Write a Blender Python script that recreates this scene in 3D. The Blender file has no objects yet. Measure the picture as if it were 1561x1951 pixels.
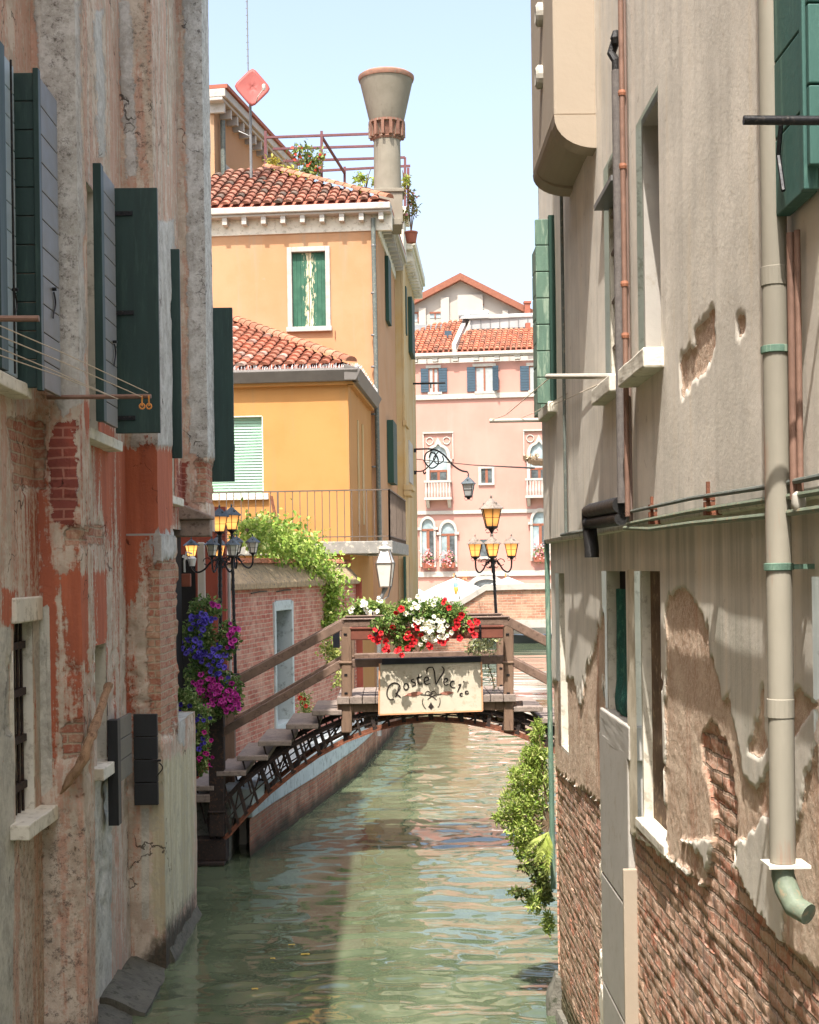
import bpy, bmesh, math, random
import numpy as np
from mathutils import Vector, Matrix
random.seed(7); rng = np.random.default_rng(7)
R = math.radians
scn = bpy.context.scene
col = scn.collection

# ------------------------------------------------------------------ camera, sky, sun
F_PX, CX, CY = 2709.7, 780.5, 1085.0
CAM = Vector((0, 0, 3.7))
YAW, ROLL = R(0.645), R(0.8)
FW = Vector((math.sin(YAW), math.cos(YAW), 0))
R0 = Vector((math.cos(YAW), -math.sin(YAW), 0)); U0 = Vector((0, 0, 1))
RT = R0 * math.cos(ROLL) - U0 * math.sin(ROLL)
UP = R0 * math.sin(ROLL) + U0 * math.cos(ROLL)
cam = bpy.data.cameras.new('camera'); camo = bpy.data.objects.new('camera', cam); col.objects.link(camo)
cam.sensor_fit = 'VERTICAL'; cam.sensor_height = 36; cam.lens = 50
cam.shift_y = (1085.0 - 975.5) / 1951
cam.clip_start = 0.1; cam.clip_end = 2000
M = Matrix((RT, UP, -FW)).transposed().to_4x4(); M.translation = CAM
camo.matrix_world = M
scn.camera = camo

SUN = Vector((0.13, 0.53, -1.0)).normalized()      # direction the light travels
w = bpy.data.worlds.new('World'); scn.world = w; w.use_nodes = True
nt = w.node_tree; bg = nt.nodes['Background']
sky = nt.nodes.new('ShaderNodeTexSky'); sky.sky_type = 'NISHITA'; sky.sun_disc = False
sky.sun_elevation = math.asin(-SUN.z); sky.sun_rotation = math.atan2(-SUN.x, -SUN.y)
sky.air_density = 1.0; sky.dust_density = 4.5; sky.ozone_density = 1.2; sky.altitude = 0
hs = nt.nodes.new('ShaderNodeHueSaturation'); hs.inputs['Saturation'].default_value = .80; hs.inputs['Value'].default_value = .94      # hazy summer sky
nt.links.new(sky.outputs[0], hs.inputs['Color']); nt.links.new(hs.outputs[0], bg.inputs[0]); bg.inputs[1].default_value = 0.15
sl = bpy.data.lights.new('sun', 'SUN'); sl.energy = 3.2; sl.angle = R(0.5); sl.color = (1.0, 0.95, 0.89)
so = bpy.data.objects.new('sun', sl); col.objects.link(so)
so.rotation_euler = SUN.to_track_quat('-Z', 'Y').to_euler(); so.location = (-20, -30, 50)
scn.view_settings.view_transform = 'Standard'; scn.view_settings.look = 'None'
scn.view_settings.gamma = 1; scn.view_settings.exposure = 1.52
scn.cycles.use_denoising = True
scn.cycles.max_bounces = 8; scn.cycles.diffuse_bounces = 6; scn.cycles.caustics_reflective = False

# ------------------------------------------------------------------ geometry of the view
def ray(px, py):
    return FW + RT * ((px - CX) / F_PX) + UP * (-(py - CY) / F_PX)
def PY(px, py, Y):
    d = ray(px, py); return CAM + d * (Y / d.y)
def PX(px, py, X):
    d = ray(px, py); return CAM + d * (X / d.x)
def PZ(px, py, Z):
    d = ray(px, py); return CAM + d * ((Z - CAM.z) / d.z)
class Plane:
    """upright plane through c (x, y) running along t (to the right); n points away from the viewer"""
    def __init__(s, cx, cy, deg):
        a = R(deg); s.c = Vector((cx, cy, 0)); s.t = Vector((math.cos(a), -math.sin(a), 0)); s.n = Vector((math.sin(a), math.cos(a), 0))
    def hit(s, px, py, off=0):
        d = ray(px, py); c = s.c + s.n * off
        return CAM + d * ((c - CAM).dot(s.n) / d.dot(s.n))
    def loc(s, px, py, off=0):
        p = s.hit(px, py, off); return ((p - s.c).dot(s.t), p.z)
    def M(s):                       # local x along wall, y toward viewer, z up
        m = Matrix((s.t, -s.n, Vector((0, 0, 1)))).transposed().to_4x4(); m.translation = s.c; return m
def project(P):
    rel = P - np.array(CAM); z = rel @ np.array(FW)
    return rel @ np.array(RT) / z * F_PX + CX, CY - rel @ np.array(UP) / z * F_PX

# ------------------------------------------------------------------ numpy noise and polygon fields
def _h(ix, iy, seed):
    n = (ix.astype(np.int64) * 374761393 + iy.astype(np.int64) * 668265263 + seed * 1442695041) & 0xffffffff
    n = ((n ^ (n >> 13)) * 1274126177) & 0xffffffff
    return ((n ^ (n >> 16)) & 0xffff) / 65535.0
def vnoise(x, y, seed=0):
    ix = np.floor(x); iy = np.floor(y); fx = x - ix; fy = y - iy
    fx = fx * fx * fx * (fx * (fx * 6 - 15) + 10); fy = fy * fy * fy * (fy * (fy * 6 - 15) + 10)
    a = _h(ix, iy, seed); b = _h(ix + 1, iy, seed); c = _h(ix, iy + 1, seed); d = _h(ix + 1, iy + 1, seed)
    return (a * (1 - fx) + b * fx) * (1 - fy) + (c * (1 - fx) + d * fx) * fy
def fbm(x, y, seed=0, o=4):
    s = 0; a = .5; t = 0
    for k in range(o):
        s = s + a * vnoise(x * 2 ** k, y * 2 ** k, seed + k * 17); t += a; a *= .5
    return s / t
def polyfield(px, py, polys, soft=14.0):
    best = np.full(px.shape, -1e9)
    for poly in polys:
        inside = np.zeros(px.shape, bool); dist = np.full(px.shape, 1e9)
        n = len(poly)
        for i in range(n):
            x1, y1 = poly[i]; x2, y2 = poly[(i + 1) % n]
            if y1 != y2:
                cond = ((y1 > py) != (y2 > py)) & (px < (x2 - x1) * (py - y1) / (y2 - y1) + x1)
                inside ^= cond
            dx, dy = x2 - x1, y2 - y1; L = dx * dx + dy * dy + 1e-9
            t = np.clip(((px - x1) * dx + (py - y1) * dy) / L, 0, 1)
            dist = np.minimum(dist, np.hypot(px - x1 - t * dx, py - y1 - t * dy))
        best = np.maximum(best, np.where(inside, dist, -dist))
    return np.clip(.5 + best / (2 * soft), 0, 1)

# ------------------------------------------------------------------ materials
def C(r, g, b):
    f = lambda v: (v / 255 / 12.92) if v <= 10 else ((v / 255 + .055) / 1.055) ** 2.4
    return (f(r), f(g), f(b), 1)
def C8(r, g, b):
    return tuple(x * .73 for x in C(r, g, b)[:3]) + (1,)
class NT:
    def __init__(s, name):
        s.m = bpy.data.materials.new(name); s.m.use_nodes = True; s.t = s.m.node_tree
        s.b = s.t.nodes['Principled BSDF']; s.b.inputs['Specular IOR Level'].default_value = .25
        s.b.inputs['Roughness'].default_value = .85
        s.tc = s.t.nodes.new('ShaderNodeTexCoord'); s.obj = s.tc.outputs['Object']; s.uv = s.tc.outputs['UV']
    def put(s, sock, v):
        if hasattr(v, 'is_output'): s.t.links.new(v, sock)
        elif isinstance(v, (tuple, list)) and len(v) == 3 and sock.type == 'RGBA': sock.default_value = (*v, 1)
        else: sock.default_value = v
    def node(s, typ, ins, **props):
        n = s.t.nodes.new(typ)
        for k, v in props.items(): setattr(n, k, v)
        for k, v in ins.items(): s.put(n.inputs[k], v)
        return n
    def scale(s, vec, sx, sy, sz, off=(0, 0, 0)):
        return s.node('ShaderNodeMapping', {'Vector': vec, 'Scale': (sx, sy, sz), 'Location': off}).outputs[0]
    def noise(s, vec, sc, detail=5, rough=.6, dist=0.0):
        return s.node('ShaderNodeTexNoise', {'Vector': vec, 'Scale': sc, 'Detail': detail, 'Roughness': rough, 'Distortion': dist}).outputs[0]
    def ramp(s, fac, pts, interp='LINEAR'):
        n = s.node('ShaderNodeValToRGB', {'Fac': fac}); cr = n.color_ramp; cr.interpolation = interp
        while len(cr.elements) < len(pts): cr.elements.new(.5)
        for e, (p, c) in zip(cr.elements, pts):
            e.position = p; e.color = c if isinstance(c, tuple) else (c, c, c, 1)
        return n.outputs[0]
    def mix(s, fac, a, b, mode='MIX'):
        n = s.node('ShaderNodeMix', {}, data_type='RGBA', blend_type=mode)
        s.put(n.inputs[0], fac); s.put(n.inputs[6], a); s.put(n.inputs[7], b); return n.outputs[2]
    def math(s, op, a, b=0.0, clamp=False):
        n = s.node('ShaderNodeMath', {}, operation=op, use_clamp=clamp); s.put(n.inputs[0], a); s.put(n.inputs[1], b); return n.outputs[0]
    def thr(s, v, lo, hi):           # smooth step
        return s.node('ShaderNodeMapRange', {'Value': v, 'From Min': lo, 'From Max': hi}, interpolation_type='SMOOTHSTEP').outputs[0]
    def attr(s, name):
        return s.node('ShaderNodeAttribute', {}, attribute_name=name)
    def rgb(s, colr):
        return s.node('ShaderNodeSeparateColor', {'Color': colr}).outputs
    def bump(s, h, strength=.4, dist=.01, normal=None):
        ins = {'Height': h, 'Strength': strength, 'Distance': dist}
        if normal: ins['Normal'] = normal
        n = s.node('ShaderNodeBump', ins)
        s.t.links.new(n.outputs[0], s.b.inputs['Normal']); return n.outputs[0]
    def base(s, v): s.put(s.b.inputs['Base Color'], v)
    def rough(s, v): s.put(s.b.inputs['Roughness'], v)
MT = {}
def simple(name, c, rough=.7, metal=0.0, var=.25, sc=6.0, bump=.15, streak=False, spec=.3, c2=None, bd=.006):
    k = NT(name); v = k.obj
    v2 = k.scale(v, 1, 1, .12) if streak else v
    n = k.noise(v2, sc, 6, .65); d = tuple(x * (1 - var) for x in c[:3]) + (1,); l = tuple(min(1, x * (1 + var)) for x in c[:3]) + (1,)
    a = k.ramp(n, [(.3, d), (.7, l)])
    if c2: a = k.mix(k.thr(k.noise(v2, sc * 2.3, 6, .7), .52, .64), a, c2)
    k.base(a); k.rough(k.ramp(n, [(.2, max(0, rough - .12)), (.8, min(1, rough + .12))])); k.b.inputs['Metallic'].default_value = metal
    k.b.inputs['Specular IOR Level'].default_value = spec
    if bump: k.bump(k.noise(v, sc * 6, 4, .6), bump, bd)
    MT[name] = k.m; return k.m
def plaster(name, c1, c2, c3, sc=1.0, stain_shade=.35, low=None):
    """painted stucco: two tones of the paint, rain streaks, worn spots showing c3"""
    k = NT(name); v = k.obj
    n1 = k.noise(v, .9 * sc, 6, .6); st = k.noise(k.scale(v, 4 * sc, 4 * sc, .35 * sc), 1.0, 6, .65)
    a = k.mix(k.thr(n1, .35, .68), c1, c2)
    a = k.mix(k.math('MULTIPLY', k.thr(st, .52, .75), stain_shade), a, c3)
    sp = k.noise(v, 5 * sc, 8, .7, .6)
    a = k.mix(k.math('MULTIPLY', k.thr(sp, .63, .70), .55), a, c3)
    if low:
        z = k.node('ShaderNodeSeparateXYZ', {'Vector': v}).outputs[2]
        g = k.thr(k.math('ADD', z, k.math('MULTIPLY', k.noise(v, 1.6, 5), -2.2)), low[0], low[0] - low[1])
        a = k.mix(k.math('MULTIPLY', g, .8), a, low[2])
    k.base(a); k.rough(.9)
    k.bump(k.math('ADD', k.noise(v, 22, 5, .6), k.math('MULTIPLY', n1, 2)), .22, .008)
    MT[name] = k.m
def brickmat(name, c1, c2, mortar, bw=.24, bh=.068, wash=None, wash_amt=.5, use_uv=True, dark_low=None, msize=.009):
    k = NT(name); v = k.uv if use_uv else k.obj
    wob = k.node('ShaderNodeVectorMath', {0: k.noise(v, 3, 3), 1: (.012, .012, .012)}, operation='MULTIPLY')
    dist = k.node('ShaderNodeTexNoise', {'Vector': v, 'Scale': 6.0, 'Detail': 3})
    off = k.node('ShaderNodeVectorMath', {0: dist.outputs[1], 1: (.02, .02, .02)}, operation='MULTIPLY').outputs[0]
    vv = k.node('ShaderNodeVectorMath', {0: v, 1: off}, operation='ADD').outputs[0]
    b = k.node('ShaderNodeTexBrick', {'Vector': vv, 'Color1': c1, 'Color2': c2, 'Mortar': mortar, 'Scale': 1.0, 'Mortar Size': msize, 'Mortar Smooth': .35, 'Bias': 0.0, 'Brick Width': bw, 'Row Height': bh})
    a = b.outputs[0]
    a = k.mix(k.thr(k.noise(v, 9, 6, .7), .35, .75), a, k.mix(.5, a, (.05, .035, .03, 1)))
    if wash: a = k.mix(k.math('MULTIPLY', k.thr(k.noise(v, 2.2, 8, .68), .42, .66), wash_amt), a, wash)
    if dark_low:
        z = k.node('ShaderNodeSeparateXYZ', {'Vector': k.obj}).outputs[2]
        g = k.thr(k.math('ADD', z, k.math('MULTIPLY', k.noise(k.obj, 2.0, 6), -.5)), dark_low[0], dark_low[0] - dark_low[1])
        a = k.mix(k.math('MULTIPLY', g, .92), a, dark_low[2])
    k.base(a); k.rough(.92)
    h = k.math('ADD', k.math('MULTIPLY', b.outputs[1], -1.0), k.math('MULTIPLY', k.noise(v, 30, 5, .65), .5))
    k.bump(h, .7, .012)
    MT[name] = k.m
def attrmat(name, rough=.8, mult=1.0, noise_sc=9.0, transl=0.0, bump=0.0, var=.25):
    """colour comes from the per-face attribute 'col' (tiles, leaves, petals), broken up by noise"""
    k = NT(name); a = k.attr('col').outputs[0]
    n = k.ramp(k.noise(k.obj, noise_sc, 4), [(.3, 1 - var), (.7, 1 + var * .6)])
    a = k.mix(1.0, a, n, 'MULTIPLY'); k.base(a); k.rough(rough)
    if bump: k.bump(k.noise(k.obj, noise_sc * 5, 4), bump, .006)
    if transl:
        tr = k.node('ShaderNodeBsdfTranslucent', {'Color': a}); mx = k.node('ShaderNodeMixShader', {0: transl})
        k.t.links.new(k.b.outputs[0], mx.inputs[1]); k.t.links.new(tr.outputs[0], mx.inputs[2])
        k.t.links.new(mx.outputs[0], k.t.nodes['Material Output'].inputs[0])
    MT[name] = k.m

# ------------------------------------------------------------------ mesh builder and scene bookkeeping
class MB:
    def __init__(s, M=None): s.v = []; s.f = []; s.mi = []; s.c = []; s.M = M
    def add(s, verts, faces, mi=0, c=None):
        o = len(s.v)
        if s.M is not None: verts = [s.M @ Vector(p) for p in verts]
        s.v += [tuple(p) for p in verts]
        for f in faces: s.f.append([o + i for i in f]); s.mi.append(mi); s.c.append(c or (1, 1, 1, 1))
        return s
    def box(s, x0, x1, y0, y1, z0, z1, mi=0, c=None):
        V = [(x, y, z) for x in (x0, x1) for y in (y0, y1) for z in (z0, z1)]
        return s.add(V, [(0, 1, 3, 2), (4, 6, 7, 5), (0, 4, 5, 1), (2, 3, 7, 6), (0, 2, 6, 4), (1, 5, 7, 3)], mi, c)
    def hexa(s, a, b, mi=0, c=None):         # two quads of four points, joined
        return s.add(list(a) + list(b), [(3, 2, 1, 0), (4, 5, 6, 7), (0, 1, 5, 4), (1, 2, 6, 5), (2, 3, 7, 6), (3, 0, 4, 7)], mi, c)
    def beam(s, p0, p1, wdt, hgt, mi=0, up=Vector((0, 0, 1))):
        p0 = Vector(p0); p1 = Vector(p1); d = (p1 - p0).normalized(); x = d.cross(up)
        if x.length < 1e-4: x = Vector((1, 0, 0))
        x.normalize(); u = x.cross(d)
        q = [(-1, -1), (1, -1), (1, 1), (-1, 1)]
        return s.hexa([p0 + x * a * wdt / 2 + u * b * hgt / 2 for a, b in q], [p1 + x * a * wdt / 2 + u * b * hgt / 2 for a, b in q], mi)
    def tube(s, pts, r, n=8, mi=0, cap=True):
        pts = [Vector(p) for p in pts]; rr = r if isinstance(r, (list, tuple)) else [r] * len(pts)
        V = []; F = []; prev = None
        for i, p in enumerate(pts):
            d = (pts[min(i + 1, len(pts) - 1)] - pts[max(i - 1, 0)]).normalized()
            if prev is None:
                x = d.orthogonal().normalized()
            else:
                x = prev - d * prev.dot(d); x = x.normalized() if x.length > 1e-5 else d.orthogonal().normalized()
            prev = x; y = d.cross(x)
            V += [p + (x * math.cos(2 * math.pi * k / n) + y * math.sin(2 * math.pi * k / n)) * rr[i] for k in range(n)]
        for i in range(len(pts) - 1):
            for k in range(n): F.append((i * n + k, i * n + (k + 1) % n, (i + 1) * n + (k + 1) % n, (i + 1) * n + k))
        if cap: F.append(tuple(range(n))[::-1]); F.append(tuple(range((len(pts) - 1) * n, len(pts) * n)))
        return s.add(V, F, mi)
    def lathe(s, prof, c=(0, 0, 0), n=24, mi=0):
        V = [(c[0] + r * math.cos(2 * math.pi * k / n), c[1] + r * math.sin(2 * math.pi * k / n), c[2] + z) for r, z in prof for k in range(n)]
        F = [(i * n + k, i * n + (k + 1) % n, (i + 1) * n + (k + 1) % n, (i + 1) * n + k) for i in range(len(prof) - 1) for k in range(n)]
        F += [tuple(range(n))[::-1], tuple(range((len(prof) - 1) * n, len(prof) * n))]
        return s.add(V, F, mi)
    def extrude(s, poly, vec, mi=0):         # planar polygon of 3-D points, pushed along vec
        n = len(poly); vec = Vector(vec); V = [Vector(p) for p in poly] + [Vector(p) + vec for p in poly]
        return s.add(V, [tuple(range(n))[::-1], tuple(range(n, 2 * n))] + [(i, (i + 1) % n, n + (i + 1) % n, n + i) for i in range(n)], mi)
    def ribbon(s, pts, wd, thick, nrm, mi=0):    # a flat stroke lying in a plane with normal nrm
        pts = [Vector(p) for p in pts]; nrm = Vector(nrm); L = []
        for i, p in enumerate(pts):
            d = (pts[min(i + 1, len(pts) - 1)] - pts[max(i - 1, 0)]).normalized(); sd = d.cross(nrm).normalized()
            ww = wd[i] if isinstance(wd, (list, tuple)) else wd
            L.append((p + sd * ww / 2, p - sd * ww / 2))
        for i in range(len(pts) - 1):
            a, b = L[i]; c2, d2 = L[i + 1]; t = nrm * thick
            s.hexa([a, b, d2, c2], [a + t, b + t, d2 + t, c2 + t], mi)
        return s
    def build(s, name, mats, parent=None, smooth=False, bevel=0.0, label=None, recalc=True, attr=False, uvbox=False):
        me = bpy.data.meshes.new(name); me.from_pydata(s.v, [], s.f)
        if not isinstance(mats, (list, tuple)): mats = [mats]
        for m in mats: me.materials.append(MT[m])
        if len(mats) > 1: me.polygons.foreach_set('material_index', s.mi)
        if attr:
            at = me.attributes.new('col', 'FLOAT_COLOR', 'FACE'); at.data.foreach_set('color', np.array(s.c, dtype=np.float32).ravel())
        if recalc:
            bm = bmesh.new(); bm.from_mesh(me); bmesh.ops.recalc_face_normals(bm, faces=bm.faces); bm.to_mesh(me); bm.free()
        if uvbox:
            uv = me.uv_layers.new(name='UVMap')
            for p in me.polygons:
                nx, ny, nz = (abs(c) for c in p.normal)
                for li in p.loop_indices:
                    q = me.vertices[me.loops[li].vertex_index].co
                    uv.data[li].uv = (q.x + q.y, q.z) if nz < .7 else (q.x, q.y)
        if smooth: me.polygons.foreach_set('use_smooth', [True] * len(me.polygons))
        o = bpy.data.objects.new(name, me); col.objects.link(o)
        if smooth:
            try: me.set_sharp_from_angle(angle=R(40))
            except Exception: pass
        if bevel:
            md = o.modifiers.new('bevel', 'BEVEL'); md.width = bevel; md.segments = 2; md.limit_method = 'ANGLE'
        if parent is not None: put_under(o, parent)
        if label: o['label'] = label
        return o
def put_under(o, parent):
    o.parent = parent
    m = Matrix.Translation(parent.location); p = parent.parent
    while p is not None: m = Matrix.Translation(p.location) @ m; p = p.parent
    o.matrix_parent_inverse = m.inverted() if parent.type == 'EMPTY' else Matrix.Identity(4)
def thing(name, label, cat, loc=(0, 0, 0), group=None):
    o = bpy.data.objects.new(name, None); o.empty_display_size = .2; col.objects.link(o); o.location = loc
    o['label'] = label; o['category'] = cat
    if group: o['group'] = group
    return o
def tag(o, label, cat, group=None, kind=None):
    o['label'] = label; o['category'] = cat
    if group: o['group'] = group
    if kind: o['kind'] = kind
    return o
def structure(o): o['kind'] = 'structure'; return o
def copy_tree(o, parent=None, M=None):
    c = o.copy(); col.objects.link(c)
    if parent is not None: c.parent = parent
    for ch in list(o.children): copy_tree(ch, c)
    if M is not None: c.matrix_basis = M
    return c
def wall_grid(name, path, z0, z1, ds, dz, mats, parent, holes=(), side=1, fields=None, disp=None, zcrit=(), scrit=()):
    """upright wall along a plan path, as a fine sheet; holes are (s0, s1, z0, z1); fields(px, py, P, s, z) gives vertex attributes"""
    path = [np.array(p, float) for p in path]; seg = [np.linalg.norm(path[i + 1] - path[i]) for i in range(len(path) - 1)]
    cum = np.concatenate([[0], np.cumsum(seg)]); L = cum[-1]
    S = set(np.round(cum, 4)) | {round(v, 4) for h in holes for v in h[:2]} | {round(v, 4) for v in scrit}
    Z = {round(z0, 4), round(z1, 4)} | {round(v, 4) for h in holes for v in h[2:4]} | {round(v, 4) for v in zcrit}
    def fill(vals, st, lo, hi):
        vals = sorted(v for v in vals if lo - 1e-3 <= v <= hi + 1e-3); out = [vals[0]]
        for a, b in zip(vals, vals[1:]):
            if b - a < 1e-3: continue
            n = max(1, int(math.ceil((b - a) / st))); out += [a + (b - a) * k / n for k in range(1, n + 1)]
        return np.array(out)
    S = fill(S, ds, 0, L); Z = fill(Z, dz, z0, z1)
    idx = np.clip(np.searchsorted(cum, S, side='right') - 1, 0, len(seg) - 1)
    p = np.array([path[i] + (path[i + 1] - path[i]) * (s_ - cum[i]) / seg[i] for i, s_ in zip(idx, S)])
    tn = np.array([(path[i + 1] - path[i]) / seg[i] for i in range(len(seg))]); nn = np.stack([tn[:, 1], -tn[:, 0]], 1) * side
    nr = nn[idx].copy()
    for j, s_ in enumerate(S):
        for i in range(1, len(seg)):
            if abs(s_ - cum[i]) < 1e-4: nr[j] = nn[i - 1] + nn[i]
    ns, nz = len(S), len(Z)
    P = np.zeros((ns, nz, 3)); P[:, :, 0] = p[:, 0:1]; P[:, :, 1] = p[:, 1:2]; P[:, :, 2] = Z[None, :]
    SS, ZZ = np.meshgrid(S, Z, indexing='ij')
    fl = {}
    if fields:
        px, py = project(P.reshape(-1, 3)); fl = fields(px, py, P.reshape(-1, 3), SS.ravel(), ZZ.ravel())
    if disp is not None:
        d = disp(P.reshape(-1, 3), SS.ravel(), ZZ.ravel(), fl).reshape(ns, nz)
        P[:, :, 0] += nr[:, 0:1] * d; P[:, :, 1] += nr[:, 1:2] * d
    I, J = np.meshgrid(np.arange(ns - 1), np.arange(nz - 1), indexing='ij'); I = I.ravel(); J = J.ravel()
    keep = np.ones(len(I), bool); sm = (S[I] + S[I + 1]) / 2; zm = (Z[J] + Z[J + 1]) / 2
    for h in holes: keep &= ~((sm > h[0]) & (sm < h[1]) & (zm > h[2]) & (zm < h[3]))
    I = I[keep]; J = J[keep]
    F = np.stack([I * nz + J, (I + 1) * nz + J, (I + 1) * nz + J + 1, I * nz + J + 1], 1)
    if side < 0: F = F[:, ::-1]
    me = bpy.data.meshes.new(name); me.from_pydata(P.reshape(-1, 3).tolist(), [], F.tolist())
    for k, v in fl.items():
        at = me.attributes.new(k, 'FLOAT_COLOR', 'POINT'); at.data.foreach_set('color', np.ascontiguousarray(v, dtype=np.float32).ravel())
    uv = me.uv_layers.new(name='UVMap'); vi = F.ravel(); UV = np.stack([SS.ravel()[vi], ZZ.ravel()[vi]], 1)
    uv.data.foreach_set('uv', UV.astype(np.float32).ravel())
    for m in (mats if isinstance(mats, (list, tuple)) else [mats]): me.materials.append(MT[m])
    me.polygons.foreach_set('use_smooth', [True] * len(me.polygons))
    try: me.set_sharp_from_angle(angle=R(50))
    except Exception: pass
    o = bpy.data.objects.new(name, me); col.objects.link(o)
    if parent is not None: put_under(o, parent)
    return o
def curve(pts, n=5):
    pts = [Vector(p) for p in pts]; q = []
    for i in range(len(pts) - 1):
        p0, p1, p2, p3 = pts[max(i - 1, 0)], pts[i], pts[i + 1], pts[min(i + 2, len(pts) - 1)]
        for k2 in range(n): t = k2 / n; q.append(.5 * ((2 * p1) + (p2 - p0) * t + (2 * p0 - 5 * p1 + 4 * p2 - p3) * t * t + (3 * p1 - p0 - 3 * p2 + p3) * t ** 3))
    return q + [pts[-1]]
def roughen(o, cuts=3, amp=.01, freq=6.0, seed=3):
    """worn, uneven edges: subdivide and push the points about"""
    bm = bmesh.new(); bm.from_mesh(o.data); bmesh.ops.subdivide_edges(bm, edges=bm.edges[:], cuts=cuts, use_grid_fill=True); bm.verts.ensure_lookup_table()
    P = np.array([v.co[:] for v in bm.verts]); q = P * freq
    D = np.stack([fbm(q[:, 1] + q[:, 2] * .7, q[:, 2] + q[:, 0], seed), fbm(q[:, 0] + q[:, 2], q[:, 1] - q[:, 2] * .6, seed + 5), fbm(q[:, 0] + q[:, 1] * .8, q[:, 1] + q[:, 0] * .3 + q[:, 2], seed + 9)], 1) - .5
    for v, d in zip(bm.verts, D): v.co += Vector(d * amp * 2)
    bm.to_mesh(o.data); bm.free(); return o
def leaf_mesh(name, P, size, cols, mat, parent=None, aspect=.45, droop=.3, nrm=None, spread=1.0, recalc=False):
    """many small folded leaves: one at each row of P"""
    n = len(P); P = np.asarray(P, float)
    d = rng.normal(size=(n, 3)); d[:, 2] -= droop
    if nrm is not None: d += np.asarray(nrm) * 1.2
    d /= np.linalg.norm(d, axis=1)[:, None]
    u = rng.normal(size=(n, 3)); u[:, 2] += .8; s = np.cross(d, u); s /= np.linalg.norm(s, axis=1)[:, None] + 1e-9; nn = np.cross(s, d)
    L = (size * rng.uniform(.6, 1.35, n))[:, None]; W = L * aspect
    a = P; b = P + d * L * .45 + s * W * .5 + nn * L * .10; t = P + d * L; c = P + d * L * .45 - s * W * .5 + nn * L * .10
    V = np.stack([a, b, t, c], 1).reshape(-1, 3); k = np.arange(n) * 4
    F = np.concatenate([np.stack([k, k + 1, k + 2], 1), np.stack([k, k + 2, k + 3], 1)])
    me = bpy.data.meshes.new(name); me.from_pydata(V.tolist(), [], F.tolist())
    cc = np.concatenate([cols, cols]).astype(np.float32)
    at = me.attributes.new('col', 'FLOAT_COLOR', 'FACE'); at.data.foreach_set('color', np.ascontiguousarray(cc).ravel())
    me.materials.append(MT[mat]); o = bpy.data.objects.new(name, me); col.objects.link(o)
    if parent is not None: put_under(o, parent)
    return o
def leafcols(n, c1, c2, c3=None, p3=.12):
    t = rng.random(n)[:, None]; a = np.array(c1)[None] * (1 - t) + np.array(c2)[None] * t
    if c3 is not None: a = np.where(rng.random(n)[:, None] < p3, np.array(c3)[None], a)
    a = a * rng.uniform(.75, 1.25, n)[:, None]; a[:, 3] = 1; return a
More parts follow.
